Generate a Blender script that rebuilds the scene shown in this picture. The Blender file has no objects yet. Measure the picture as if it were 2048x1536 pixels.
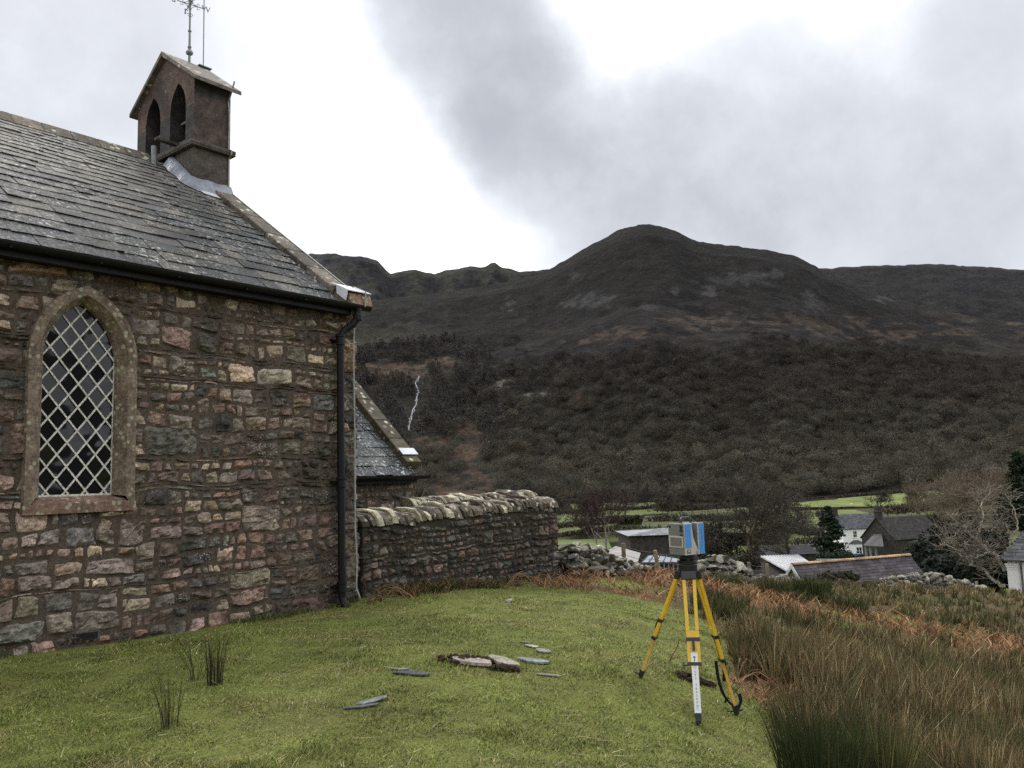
import bpy, bmesh, math, random
import numpy as np
from mathutils import Vector, Matrix

scene = bpy.context.scene
COL = scene.collection
rng = np.random.default_rng(7)
random.seed(7)

# ------------------------------------------------------------------ camera (the eye is the origin)
FPX, PITCH, ROLL = 1658.0, math.radians(6.5), math.radians(-1.75)
_f = np.array([0, math.cos(PITCH), math.sin(PITCH)])
_u = np.array([0, -math.sin(PITCH), math.cos(PITCH)])
_r = np.array([1.0, 0, 0])
CR = _r * math.cos(ROLL) + _u * math.sin(ROLL)
CU = -_r * math.sin(ROLL) + _u * math.cos(ROLL)
cam = bpy.data.cameras.new('camera')
cam.sensor_width = 36.0
cam.lens = FPX / 2048 * 36.0
cam.clip_start, cam.clip_end = 0.05, 30000
camo = bpy.data.objects.new('camera', cam)
COL.objects.link(camo)
M3 = Matrix((CR, CU, -_f)).transposed()
camo.matrix_world = M3.to_4x4()
scene.camera = camo

def ray(x, y):
    return _f + CR * (x - 1024) / FPX - CU * (y - 768) / FPX
def at(x, y, Y):
    d = ray(x, y)
    return d * (Y / d[1])

# ------------------------------------------------------------------ light
SUN_EL, SUN_AZ = math.radians(48), math.radians(-38)      # azimuth from +Y towards +X
sd = Vector((math.sin(SUN_AZ) * math.cos(SUN_EL), math.cos(SUN_AZ) * math.cos(SUN_EL), math.sin(SUN_EL)))
sun = bpy.data.lights.new('sun', 'SUN')
sun.energy, sun.angle, sun.color = 0.9, math.radians(24), (1.0, 0.97, 0.92)
suno = bpy.data.objects.new('sun', sun)
suno.rotation_euler = sd.to_track_quat('Z', 'Y').to_euler()
COL.objects.link(suno)
scene.view_settings.view_transform = 'Standard'
scene.view_settings.look = 'None'
scene.view_settings.exposure = 0.85
scene.cycles.use_denoising = False
scene.cycles.use_adaptive_sampling = False
scene.view_settings.gamma = 1.0

# node helper
def nd(nt, t, ins=None, **props):
    n = nt.nodes.new(t)
    for k, v in props.items():
        setattr(n, k, v)
    for k, v in (ins or {}).items():
        s = n.inputs[k]
        if isinstance(v, bpy.types.NodeSocket):
            nt.links.new(v, s)
        else:
            s.default_value = v
    return n
def s2l(r, g, b):
    f = lambda c: (c / 255 / 12.92) if c / 255 <= 0.04045 else ((c / 255 + 0.055) / 1.055) ** 2.4
    return (f(r), f(g), f(b))
def c4(c):
    return (c[0], c[1], c[2], 1.0)
def math_(nt, op, a, b=0.0, clamp=False):
    n = nd(nt, 'ShaderNodeMath', {0: a, 1: b}, operation=op)
    n.use_clamp = clamp
    return n.outputs[0]
def ramp(nt, fac, stops, interp='LINEAR'):
    n = nd(nt, 'ShaderNodeValToRGB', {0: fac})
    cr = n.color_ramp
    cr.interpolation = interp
    while len(cr.elements) < len(stops):
        cr.elements.new(0.5)
    for e, (p, c) in zip(cr.elements, stops):
        e.position = p
        e.color = c if len(c) == 4 else c4(c)
    return n.outputs[0]
def mixc(nt, fac, a, b, mode='MIX'):
    n = nd(nt, 'ShaderNodeMix', None, data_type='RGBA', blend_type=mode)
    for i, v in ((0, fac), (6, a), (7, b)):
        if isinstance(v, bpy.types.NodeSocket):
            nt.links.new(v, n.inputs[i])
        elif i == 0:
            n.inputs[0].default_value = v
        else:
            n.inputs[i].default_value = c4(v)
    return n.outputs[2]
def noise(nt, vec, scale, detail=4.0, rough=0.55, dist=0.0, dims='3D'):
    n = nd(nt, 'ShaderNodeTexNoise', {'Scale': scale, 'Detail': detail, 'Roughness': rough, 'Distortion': dist}, noise_dimensions=dims)
    if vec is not None:
        nt.links.new(vec, n.inputs['Vector'])
    return n.outputs['Fac']
def smooth(nt, v, a, b, lo=0.0, hi=1.0):
    n = nd(nt, 'ShaderNodeMapRange', {0: v, 1: a, 2: b, 3: lo, 4: hi}, interpolation_type='SMOOTHSTEP')
    return n.outputs[0]

# ------------------------------------------------------------------ sky
world = bpy.data.worlds.new('World')
scene.world = world
world.use_nodes = True
wt = world.node_tree
wt.nodes.clear()
tc = nd(wt, 'ShaderNodeTexCoord')
dirv = tc.outputs['Generated']
sky = nd(wt, 'ShaderNodeTexSky', None, sky_type='NISHITA', sun_disc=False, sun_elevation=SUN_EL, sun_rotation=SUN_AZ, air_density=1.0, dust_density=2.0)
# wind-torn warp of the view direction, so that cloud edges are ragged
wn = nd(wt, 'ShaderNodeTexNoise', {'Vector': dirv, 'Scale': 3.2, 'Detail': 6.0, 'Roughness': 0.55})
wn2 = nd(wt, 'ShaderNodeTexNoise', {'Vector': dirv, 'Scale': 11.0, 'Detail': 6.0, 'Roughness': 0.6})
wv = nd(wt, 'ShaderNodeVectorMath', {0: wn.outputs['Color'], 1: (0.5, 0.5, 0.5)}, operation='SUBTRACT')
wv2 = nd(wt, 'ShaderNodeVectorMath', {0: wn2.outputs['Color'], 1: (0.5, 0.5, 0.5)}, operation='SUBTRACT')
ws = nd(wt, 'ShaderNodeVectorMath', {0: wv.outputs[0], 'Scale': 0.12}, operation='SCALE')
ws2 = nd(wt, 'ShaderNodeVectorMath', {0: wv2.outputs[0], 'Scale': 0.05}, operation='SCALE')
wa = nd(wt, 'ShaderNodeVectorMath', {0: dirv, 1: ws.outputs[0]}, operation='ADD')
wb = nd(wt, 'ShaderNodeVectorMath', {0: wa.outputs[0], 1: ws2.outputs[0]}, operation='ADD')
wd = nd(wt, 'ShaderNodeVectorMath', {0: wb.outputs[0]}, operation='NORMALIZE').outputs[0]
# the dark cloud bank: a chain of soft masses along its length  (x, y of the photo, core and edge radius, depth)
BANK = [(890, -30, 20, 170, .85), (950, 80, 30, 180, .95), (1030, 190, 40, 190, 1.0), (1120, 290, 40, 200, .95), (1230, 380, 40, 210, .82),
        (1350, 330, 60, 230, .78), (1480, 360, 80, 250, .85), (1620, 330, 80, 260, .75), (1760, 360, 80, 260, .72), (1940, 430, 90, 270, .70),
        (1930, 110, 20, 190, .55), (1500, 220, 20, 220, .45), (1750, 220, 30, 220, .45), (-20, 20, 0, 440, .62), (150, 260, 0, 280, .28), (330, 60, 0, 330, .26), (620, 330, 0, 300, .14), (1250, 120, 0, 260, .17), (1700, 30, 0, 330, .20), (2040, 240, 0, 260, .3), (1600, 480, 0, 240, .42), (1420, 90, 0, 200, .15), (1180, 470, 20, 170, .5), (640, 495, 10, 110, .22)]
acc = None
for (x, y, r0, r1, w) in BANK:
    d = ray(x, y)
    d = d / np.linalg.norm(d)
    dp = nd(wt, 'ShaderNodeVectorMath', {0: wd, 1: tuple(d)}, operation='DOT_PRODUCT').outputs['Value']
    m = smooth(wt, dp, math.cos(r1 * 1.12 / FPX), math.cos(r0 * .6 / FPX), 0.0, w)
    if acc is None:
        acc = m
    else:
        acc = nd(wt, 'ShaderNodeMath', {0: acc, 1: m, 2: 0.12}, operation='SMOOTH_MAX').outputs[0]
# behind the camera the cover is plain broken cloud
sep = nd(wt, 'ShaderNodeSeparateXYZ', {0: dirv})
behind = smooth(wt, sep.outputs['Y'], 0.35, -0.1)
bn = noise(wt, wd, 2.2, 5.0)
bm = math_(wt, 'MULTIPLY', behind, smooth(wt, bn, 0.35, 0.65, 0.0, 0.35))
acc = math_(wt, 'MAXIMUM', acc, bm)
fine = noise(wt, dirv, 7.0, 6.0, 0.6)
acc = math_(wt, 'MULTIPLY', acc, smooth(wt, fine, 0.22, 0.75, 0.56, 1.04))
ccol = ramp(wt, acc, [(0.0, (1.7, 1.7, 1.7)), (0.096, (0.78, 0.79, 0.81)), (0.208, (0.545, 0.562, 0.595)), (0.44, (0.425, 0.442, 0.48)), (0.76, (0.335, 0.348, 0.380)), (1.0, (0.285, 0.297, 0.327))])
cl10 = nd(wt, 'ShaderNodeVectorMath', {0: ccol, 'Scale': 10.0}, operation='SCALE').outputs[0]
cover = mixc(wt, 0.97, sky.outputs[0], cl10)
bg = nd(wt, 'ShaderNodeBackground', {0: cover, 1: 0.1})
wo = nd(wt, 'ShaderNodeOutputWorld', {0: bg.outputs[0]})

# ------------------------------------------------------------------ object helpers
def link(o, parent=None):
    COL.objects.link(o)
    if parent is not None:
        o.parent = parent
        o.matrix_parent_inverse = Matrix.Translation(parent.location).inverted() if parent.parent is None else (Matrix.Translation(parent.parent.location) ).inverted()
    return o
def tag(o, label=None, cat=None, group=None, kind=None):
    if label: o['label'] = label
    if cat: o['category'] = cat
    if group: o['group'] = group
    if kind: o['kind'] = kind
    return o
def thing(name, loc, label, cat, group=None):
    o = bpy.data.objects.new(name, None)
    o.location = tuple(map(float, loc))
    o.empty_display_size = 0.2
    COL.objects.link(o)
    return tag(o, label, cat, group)

class MB:
    """collects faces in world coordinates"""
    def __init__(self):
        self.V, self.F, self.C, self.n = [], [], [], 0
    def add(self, V, F, col=None):
        V = np.asarray(V, float).reshape(-1, 3)
        self.V.append(V)
        n = self.n
        if isinstance(F, np.ndarray):
            self.F.append(F + n)
        else:
            d = {}
            for f in F:
                d.setdefault(len(f), []).append(f)
            for k, fs in d.items():
                self.F.append(np.array(fs, int) + n)
        c = np.ones((len(V), 3)) if col is None else np.broadcast_to(np.asarray(col, float), (len(V), 3))
        self.C.append(c)
        self.n += len(V)
        return self
    def box(self, o, ax, ay, az, col=None):
        o, ax, ay, az = (np.asarray(v, float) for v in (o, ax, ay, az))
        V = [o, o + ax, o + ax + ay, o + ay, o + az, o + ax + az, o + ax + ay + az, o + ay + az]
        F = [(0, 3, 2, 1), (4, 5, 6, 7), (0, 1, 5, 4), (1, 2, 6, 5), (2, 3, 7, 6), (3, 0, 4, 7)]
        if np.dot(np.cross(ax, ay), az) < 0:
            F = [f[::-1] for f in F]
        return self.add(V, F, col)
    def tube(self, pts, rad, sides=8, col=None, caps=True):
        P = np.asarray(pts, float)
        n = len(P)
        R = np.broadcast_to(np.asarray(rad, float), (n,))
        T = np.gradient(P, axis=0)
        T /= np.linalg.norm(T, axis=1)[:, None] + 1e-12
        ref = np.array([0, 0, 1.0]) if abs(T[0][2]) < 0.9 else np.array([1.0, 0, 0])
        V = []
        a0 = np.cross(T[0], ref); a0 /= np.linalg.norm(a0)
        for i in range(n):
            a0 = a0 - T[i] * (a0 @ T[i]); a0 /= np.linalg.norm(a0)
            b0 = np.cross(T[i], a0)
            for k in range(sides):
                th = 2 * math.pi * k / sides
                V.append(P[i] + R[i] * (a0 * math.cos(th) + b0 * math.sin(th)))
        F = []
        for i in range(n - 1):
            for k in range(sides):
                k2 = (k + 1) % sides
                F.append((i * sides + k, i * sides + k2, (i + 1) * sides + k2, (i + 1) * sides + k))
        if caps:
            F.append(tuple(range(sides))[::-1])
            F.append(tuple((n - 1) * sides + k for k in range(sides)))
        return self.add(V, F, col)
    def prism(self, poly, d, col=None):
        P = np.asarray(poly, float); d = np.asarray(d, float)
        n = len(P)
        F = [tuple(range(n)), tuple(range(2 * n - 1, n - 1, -1))] + [(i, n + i, n + (i + 1) % n, (i + 1) % n) for i in range(n)]
        return self.add(np.vstack([P, P + d]), F, col)
    def lathe(self, c, prof, sides=16, col=None, axis=(0, 0, 1)):
        ax = np.asarray(axis, float); ax /= np.linalg.norm(ax)
        ref = np.array([1.0, 0, 0]) if abs(ax[0]) < 0.9 else np.array([0, 1.0, 0])
        a = np.cross(ax, ref); a /= np.linalg.norm(a); b = np.cross(ax, a)
        V, F = [], []
        for (r, h) in prof:
            for k in range(sides):
                th = 2 * math.pi * k / sides
                V.append(np.asarray(c) + ax * h + r * (a * math.cos(th) + b * math.sin(th)))
        for i in range(len(prof) - 1):
            for k in range(sides):
                k2 = (k + 1) % sides
                F.append((i * sides + k, i * sides + k2, (i + 1) * sides + k2, (i + 1) * sides + k))
        F.append(tuple(range(sides))[::-1]); F.append(tuple((len(prof) - 1) * sides + k for k in range(sides)))
        return self.add(V, F, col)
    def mesh(self, name, smooth=False):
        V = np.vstack(self.V); C = np.vstack(self.C)
        me = bpy.data.meshes.new(name)
        tot = np.concatenate([np.full(len(f), f.shape[1], np.int32) for f in self.F])
        loops = np.concatenate([f.ravel() for f in self.F]).astype(np.int32)
        starts = np.concatenate([[0], np.cumsum(tot)[:-1]]).astype(np.int32)
        me.vertices.add(len(V)); me.loops.add(len(loops)); me.polygons.add(len(tot))
        me.vertices.foreach_set('co', V.astype(np.float32).ravel())
        me.loops.foreach_set('vertex_index', loops)
        me.polygons.foreach_set('loop_start', starts)
        me.polygons.foreach_set('loop_total', tot)
        me.polygons.foreach_set('use_smooth', np.full(len(tot), smooth, bool))
        at_ = me.attributes.new('col', 'FLOAT_COLOR', 'POINT')
        at_.data.foreach_set('color', np.hstack([C, np.ones((len(C), 1))]).astype(np.float32).ravel())
        me.update(calc_edges=True)
        me.validate(clean_customdata=False)
        return me
    def build(self, name, mat, parent=None, smooth=False, bevel=0.0, loc=None):
        """one mesh object; vertices are given in world space, the object's origin is its base (or its parent's)"""
        root = parent
        while root is not None and root.parent is not None:
            root = root.parent
        V = np.vstack(self.V)
        if root is not None:
            org = np.array(root.location)
        else:
            org = np.array(loc) if loc is not None else np.array([*(V[:, :2].min(0) + V[:, :2].max(0)) / 2, V[:, 2].min()])
        self.V = [V - org]
        me = self.mesh(name, smooth)
        me.materials.append(mat)
        o = bpy.data.objects.new(name, me)
        if root is None:
            o.location = tuple(map(float, org))
        COL.objects.link(o)
        if parent is not None:
            o.parent = parent
        if bevel:
            md = o.modifiers.new('bevel', 'BEVEL')
            md.width, md.segments, md.limit_method = bevel, 2, 'ANGLE'
        return o

def tubes(P0, P1, R0, R1, sides=3):
    """many tapered twigs at once -> V, F"""
    P0, P1 = np.asarray(P0, float), np.asarray(P1, float)
    R0, R1 = np.asarray(R0, float), np.asarray(R1, float)
    D = P1 - P0
    D /= np.linalg.norm(D, axis=1)[:, None] + 1e-12
    ref = np.where((np.abs(D[:, 2]) < 0.9)[:, None], np.array([0, 0, 1.0]), np.array([1.0, 0, 0]))
    A = np.cross(D, ref); A /= np.linalg.norm(A, axis=1)[:, None]
    B = np.cross(D, A)
    n = len(P0)
    V = np.zeros((n, 2 * sides, 3))
    for k in range(sides):
        th = 2 * math.pi * k / sides
        o = A * math.cos(th) + B * math.sin(th)
        V[:, k] = P0 + o * R0[:, None]
        V[:, sides + k] = P1 + o * R1[:, None]
    f = np.array([(k, (k + 1) % sides, sides + (k + 1) % sides, sides + k) for k in range(sides)])
    F = (f[None] + (np.arange(n) * 2 * sides)[:, None, None]).reshape(-1, 4)
    return V.reshape(-1, 3), F

# value noise in numpy
class VN:
    def __init__(self, seed):
        self.t = np.random.default_rng(seed).random((64, 64))
    def __call__(self, x, y):
        x = np.asarray(x, float); y = np.asarray(y, float)
        xi, yi = np.floor(x).astype(int), np.floor(y).astype(int)
        fx, fy = x - xi, y - yi
        fx = fx * fx * (3 - 2 * fx); fy = fy * fy * (3 - 2 * fy)
        t = self.t
        g = lambda a, b: t[a % 64, b % 64]
        return (g(xi, yi) * (1 - fx) + g(xi + 1, yi) * fx) * (1 - fy) + (g(xi, yi + 1) * (1 - fx) + g(xi + 1, yi + 1) * fx) * fy
    def fbm(self, x, y, o=4):
        s, a, n = 0, 1.0, 0
        for i in range(o):
            s = s + a * self(x * 2 ** i + 17.3 * i, y * 2 ** i + 5.1 * i); n += a; a *= 0.5
        return s / n
vn1, vn2, vn3 = VN(1), VN(2), VN(3)
# ------------------------------------------------------------------ materials
def newmat(name):
    m = bpy.data.materials.new(name)
    m.use_nodes = True
    nt = m.node_tree
    nt.nodes.clear()
    return m, nt
def finish(nt, col, rough=0.8, spec=0.3, bump=None, bstr=0.4, bdist=0.02, metal=0.0, extra=None):
    ins = {'Base Color': col if isinstance(col, bpy.types.NodeSocket) else c4(col), 'Roughness': rough, 'Metallic': metal, 'Specular IOR Level': spec}
    if bump is not None:
        b = nd(nt, 'ShaderNodeBump', {'Height': bump, 'Strength': bstr, 'Distance': bdist})
        ins['Normal'] = b.outputs[0]
    if extra: ins.update(extra)
    p = nd(nt, 'ShaderNodeBsdfPrincipled', ins)
    nd(nt, 'ShaderNodeOutputMaterial', {0: p.outputs[0]})
    return p
def objco(nt):
    return nd(nt, 'ShaderNodeTexCoord').outputs['Object']
def vcol(nt):
    return nd(nt, 'ShaderNodeAttribute', None, attribute_name='col').outputs['Color']
def plain(name, col, rough=0.6, spec=0.4, metal=0.0, var=0.25, scale=9.0, bump=0.0):
    m, nt = newmat(name)
    co = objco(nt)
    n = noise(nt, co, scale, 6.0, 0.6)
    f = smooth(nt, n, 0.25, 0.75, 1 - var, 1 + var)
    c = mixc(nt, 1.0, col, nd(nt, 'ShaderNodeCombineColor', {0: f, 1: f, 2: f}).outputs[0], 'MULTIPLY')
    n2 = noise(nt, co, scale * 6, 4.0)
    finish(nt, c, smooth(nt, n2, 0.3, 0.7, max(rough - 0.1, 0.02), min(rough + 0.1, 1)), spec, n2 if bump else None, bump, 0.01, metal)
    return m
def vmat(name, rough=0.85, spec=0.2, var=0.25, scale=14.0, bump=0.3, bdist=0.01):
    """takes its colour from the mesh, broken up by noise"""
    m, nt = newmat(name)
    co = objco(nt)
    n = noise(nt, co, scale, 6.0, 0.65)
    f = smooth(nt, n, 0.25, 0.75, 1 - var, 1 + var)
    c = mixc(nt, 1.0, vcol(nt), nd(nt, 'ShaderNodeCombineColor', {0: f, 1: f, 2: f}).outputs[0], 'MULTIPLY')
    n2 = noise(nt, co, scale * 5, 5.0, 0.65)
    finish(nt, c, rough, spec, n2 if bump else None, bump, bdist)
    return m
def stone_mat(name, lichen=(0.52, 0.52, 0.42), lich_scale=26.0, lich=0.64, big=0.7, damp=0.5, rough=0.75, moss=0.0):
    """rock whose colour comes from each stone, with grain, lichen spots and damp stains"""
    m, nt = newmat(name)
    co = objco(nt)
    g1 = noise(nt, co, 34.0, 9.0, 0.75)
    g2 = noise(nt, co, 8.0, 6.0, 0.65)
    f = math_(nt, 'MULTIPLY', smooth(nt, g1, 0.28, 0.72, 0.5, 1.6), smooth(nt, g2, 0.3, 0.7, 0.65, 1.35))
    c = mixc(nt, 1.0, vcol(nt), nd(nt, 'ShaderNodeCombineColor', {0: f, 1: f, 2: f}).outputs[0], 'MULTIPLY')
    d = noise(nt, co, 0.9, 4.0, 0.6, 0.4)                                   # damp, large scale
    df = smooth(nt, d, 0.44, 0.62, 1.0, damp)
    c = mixc(nt, 1.0, c, nd(nt, 'ShaderNodeCombineColor', {0: df, 1: df, 2: df}).outputs[0], 'MULTIPLY')
    if moss:
        mm = math_(nt, 'MULTIPLY', smooth(nt, noise(nt, co, 3.1, 5.0, 0.65), 0.55, 0.68), moss)
        c = mixc(nt, mm, c, (0.035, 0.045, 0.012))
    v = nd(nt, 'ShaderNodeTexVoronoi', {'Vector': co, 'Scale': lich_scale, 'Randomness': 1.0}).outputs['Distance']
    vv = math_(nt, 'ADD', v, math_(nt, 'MULTIPLY', math_(nt, 'SUBTRACT', g1, 0.5), 0.6))
    area = smooth(nt, noise(nt, co, 2.6, 5.0, 0.6), lich - 0.08, lich + 0.06)
    spot = math_(nt, 'MULTIPLY', smooth(nt, vv, 0.34, 0.22), area)
    c = mixc(nt, math_(nt, 'MULTIPLY', spot, big), c, lichen)
    h = math_(nt, 'ADD', g1, math_(nt, 'MULTIPLY', g2, 0.8))
    finish(nt, c, rough, 0.3, h, 0.55, 0.012)
    return m
M = {}
M['church_stone'] = stone_mat('church stone', lichen=(0.48, 0.47, 0.40), lich=0.58, lich_scale=34, damp=0.40)
M['cemetery_stone'] = stone_mat('churchyard wall stone', lichen=(0.62, 0.60, 0.42), lich=0.64, lich_scale=22, damp=0.55, moss=0.8)
M['cope_stone'] = stone_mat('coping stone', lichen=(0.66, 0.64, 0.52), lich=0.44, lich_scale=8, big=0.9, damp=0.9)
M['field_stone'] = stone_mat('dry wall stone', lichen=(0.62, 0.62, 0.52), lich=0.5, lich_scale=12, damp=0.75, moss=0.6)
M['dressed'] = stone_mat('dressed sandstone', lichen=(0.36, 0.37, 0.25), lich=0.43, lich_scale=13, big=0.85, damp=0.8)
M['bell_stone'] = stone_mat('bellcote stone', lichen=(0.40, 0.40, 0.36), lich=0.66, lich_scale=9, damp=0.45)
M['verge_stone'] = stone_mat('verge stone', lichen=(0.62, 0.60, 0.46), lich=0.50, lich_scale=7, big=0.9, damp=0.7)

def slate_mat(name, lich=0.5, lcol=(0.55, 0.55, 0.52), rough=0.38):
    m, nt = newmat(name)
    co = objco(nt)
    g = noise(nt, co, 24.0, 7.0, 0.7)
    f = math_(nt, 'MULTIPLY', smooth(nt, g, 0.28, 0.72, 0.6, 1.45), smooth(nt, noise(nt, co, 2.2, 5.0, 0.6), 0.3, 0.7, 0.7, 1.3))
    c = mixc(nt, 1.0, vcol(nt), nd(nt, 'ShaderNodeCombineColor', {0: f, 1: f, 2: f}).outputs[0], 'MULTIPLY')
    area = noise(nt, co, 1.3, 6.0, 0.65)
    sp = noise(nt, co, 16.0, 4.0, 0.55)
    s1 = math_(nt, 'MULTIPLY', smooth(nt, sp, 0.56, 0.64), smooth(nt, area, lich - 0.12, lich + 0.12))
    sp2 = noise(nt, co, 46.0, 3.0, 0.5)
    s2 = math_(nt, 'MULTIPLY', smooth(nt, sp2, 0.62, 0.68), smooth(nt, area, lich - 0.25, lich + 0.1))
    c = mixc(nt, math_(nt, 'MAXIMUM', math_(nt, 'MULTIPLY', s1, 0.75), math_(nt, 'MULTIPLY', s2, 0.7)), c, lcol)
    finish(nt, c, smooth(nt, g, 0.3, 0.7, rough - 0.08, rough + 0.2), 0.16, g, 0.5, 0.008)
    return m
M['slate'] = slate_mat('roof slate', 0.49, (0.5, 0.49, 0.45), 0.60)
M['slate_far'] = slate_mat('village roof slate', 0.60, (0.2, 0.2, 0.19), 0.7)
M['porch_slate'] = slate_mat('porch slate', 0.40, (0.6, 0.6, 0.58))
M['mortar'] = vmat('mortar', 0.95, 0.1, 0.4, 25.0, 0.8, 0.02)
M['black_iron'] = plain('black painted iron', (0.009, 0.009, 0.010), 0.5, 0.25, 0, 0.3, 20)
M['lead'] = plain('lead sheet', (0.19, 0.21, 0.24), 0.42, 0.5, 0.35, 0.3, 6, 0.1)
M['lead_new'] = plain('new lead sheet', (0.68, 0.71, 0.75), 0.45, 0.5, 0.2, 0.12, 6, 0.1)
M['grey_metal'] = plain('weathered grey metal', (0.22, 0.24, 0.24), 0.5, 0.5, 0.3, 0.25, 30)
M['tape'] = plain('conductor tape', (0.28, 0.28, 0.25), 0.5, 0.5, 0.2, 0.3, 20)
M['lattice'] = plain('flaking white lattice paint', (0.60, 0.58, 0.52), 0.7, 0.3, 0, 0.5, 38, 0.3)
M['glass'] = None
m, nt = newmat('old window glass')
_co = objco(nt)
finish(nt, (0.006, 0.007, 0.008), 0.06, 0.55, noise(nt, _co, 2.2, 2.0), 0.25, 0.05)
M['glass'] = m
M['leaf'] = vmat('blades', 0.65, 0.14, 0.2, 3.0, 0.0)
M['bark'] = vmat('bark', 0.9, 0.15, 0.35, 8.0, 0.5, 0.02)
M['twig'] = vmat('far twigs', 0.95, 0.05, 0.15, 0.1, 0.0)
M['render_white'] = plain('white render', (0.88, 0.88, 0.86), 0.85, 0.2, 0, 0.06, 1.5, 0.2)
M['render_cream'] = plain('cream render', (0.55, 0.53, 0.45), 0.85, 0.2, 0, 0.15, 2.0, 0.2)
M['dark_stone'] = plain('dark house stone', (0.052, 0.047, 0.043), 0.9, 0.2, 0, 0.5, 3.0, 0.5)
M['dark_glass'] = plain('dark panes', (0.012, 0.013, 0.015), 0.15, 0.5, 0, 0.1)
M['white_paint'] = plain('white paint', (0.75, 0.75, 0.73), 0.5, 0.4, 0, 0.05)
M['wood_old'] = plain('weathered fence wood', (0.16, 0.14, 0.095), 0.9, 0.2, 0, 0.4, 12, 0.5)
M['wire'] = plain('fence wire', (0.12, 0.12, 0.12), 0.5, 0.5, 0.5)

# ------------------------------------------------------------------ lie of the land
C0 = np.array([-2.27422, 11.93699, 0.0])        # near corner of the church, at eye height
AZ = math.radians(39.0)
U3 = np.array([math.sin(AZ), math.cos(AZ), 0.0])   # along the church wall, away from us
N3 = np.array([-math.cos(AZ), math.sin(AZ), 0.0])  # into the church
Z3 = np.array([0, 0, 1.0])
def ch(t, s, z):
    return C0 + U3 * t + N3 * s + Z3 * z
CTRL = [(-5.13, 8.41, -1.60), (-4.4, 9.2, -1.645), (-3.4, 10.4, -1.66), (-2.6, 11.5, -1.68), (-2.25, 12.0, -1.62), (-0.07, 4.98, -1.65), (-3.18, 5.25, -1.62),
        (1.44, 7.05, -2.04), (1.06, 7.65, -1.82), (1.86, 7.45, -2.12), (0.2, 7.3, -1.68), (0.82, 16.0, -1.93), (-0.8, 14.0, -1.72), (0.95, 17.0, -1.97),
        (3.65, 21.0, -2.52), (5.12, 22.0, -2.78), (8.32, 25.0, -3.38), (12.6, 28.0, -3.98), (16.9, 31.0, -4.66), (18.3, 31, -4.95), (1.4, 4.9, -1.85), (2.7, 5.2, -2.30),
        (3.4, 7.4, -2.6), (5.0, 9.0, -2.9), (0.5, 10.0, -1.76), (2.5, 11.0, -2.2), (2.6, 15.0, -2.25), (6.0, 13.0, -2.95), (10.0, 17.0, -3.55), (16, 22, -4.4), (24, 28, -5.6),
        (0, 0, -1.62), (3, 0, -2.2), (-6, 0, -1.45), (7, 4, -3.1), (-10, 6, -1.5), (12, 8, -3.9), (-14, 16, -1.2), (-8, 20, -1.4), (20, 14, -5.4), (-5, 17, -1.4), (-10, -10, -0.4), (10, -12, -3.2), (0, 26, -2.9), (5, 30, -4.2), (14, 36, -5.9), (-8, 34, -3.8), (24, 38, -7.0), (30, 24, -6.6)]
_P = np.array(CTRL)
def _tps(r2):
    return 0.5 * r2 * np.log(r2 + 1e-9)
_n = len(_P)
_K = _tps(((_P[:, None, :2] - _P[None, :, :2]) ** 2).sum(-1)) + np.eye(_n) * 0.02
_A = np.zeros((_n + 3, _n + 3)); _A[:_n, :_n] = _K; _A[:_n, _n] = 1; _A[:_n, _n + 1] = _P[:, 0]; _A[:_n, _n + 2] = _P[:, 1]; _A[_n:, :_n] = _A[:_n, _n:].T
_W = np.linalg.solve(_A, np.concatenate([_P[:, 2], [0, 0, 0]]))
def near_h(x, y):
    x = np.asarray(x, float); y = np.asarray(y, float)
    z = _W[_n] + _W[_n + 1] * x + _W[_n + 2] * y
    for i in range(_n):
        z = z + _W[i] * _tps((x - _P[i, 0]) ** 2 + (y - _P[i, 1]) ** 2)
    return z
FAR_Y = [-400, -60, 0, 30, 45, 80, 120, 150, 250, 400, 600, 700, 3000]
FAR_Z = [20, 3, -2.0, -5.5, -8.5, -12.0, -14.3, -16.0, -21.5, -26.5, -27, -26, -20]
def far_h(x, y):
    z = np.interp(y, FAR_Y, FAR_Z)
    w = np.clip((np.asarray(y, float) - 20) / 100, 0, 1)
    return z - np.clip(x, -200, 200) * 0.10 * (1 - w) + 1.2 * (vn1.fbm(np.asarray(x) / 60 + 9, np.asarray(y) / 60 + 4) - .5) * w
def ground_h(x, y):
    x = np.asarray(x, float); y = np.asarray(y, float)
    d = np.hypot(x - 3, y - 14)
    w = np.clip((d - 20) / 16, 0, 1); w = w * w * (3 - 2 * w)
    z = near_h(np.clip(x, -24, 34), np.clip(y, -14, 40)) * (1 - w) + far_h(x, y) * w
    bump = (vn2.fbm(x * 0.9 + 40, y * 0.9 + 40, 3) - .5) * 0.07 + (vn3.fbm(x * 3.1 + 20, y * 3.1 + 20, 2) - .5) * 0.03
    return z + bump * np.clip(1.6 - d / 40, 0, 1)
def G(x, y):
    return np.array([x, y, float(ground_h(x, y))])
def gpx(px, py):
    """the point of the ground seen at a point of the photo"""
    d = ray(px, py); d = d / d[1]
    Y = np.arange(3.0, 60, 0.05)
    z = ground_h(d[0] * Y, Y) - d[2] * Y
    k = np.argmax(z > 0)
    Y = Y[k] if z[k] > 0 else 40.0
    return np.array([d[0] * Y, Y, float(ground_h(d[0] * Y, Y))])

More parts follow.
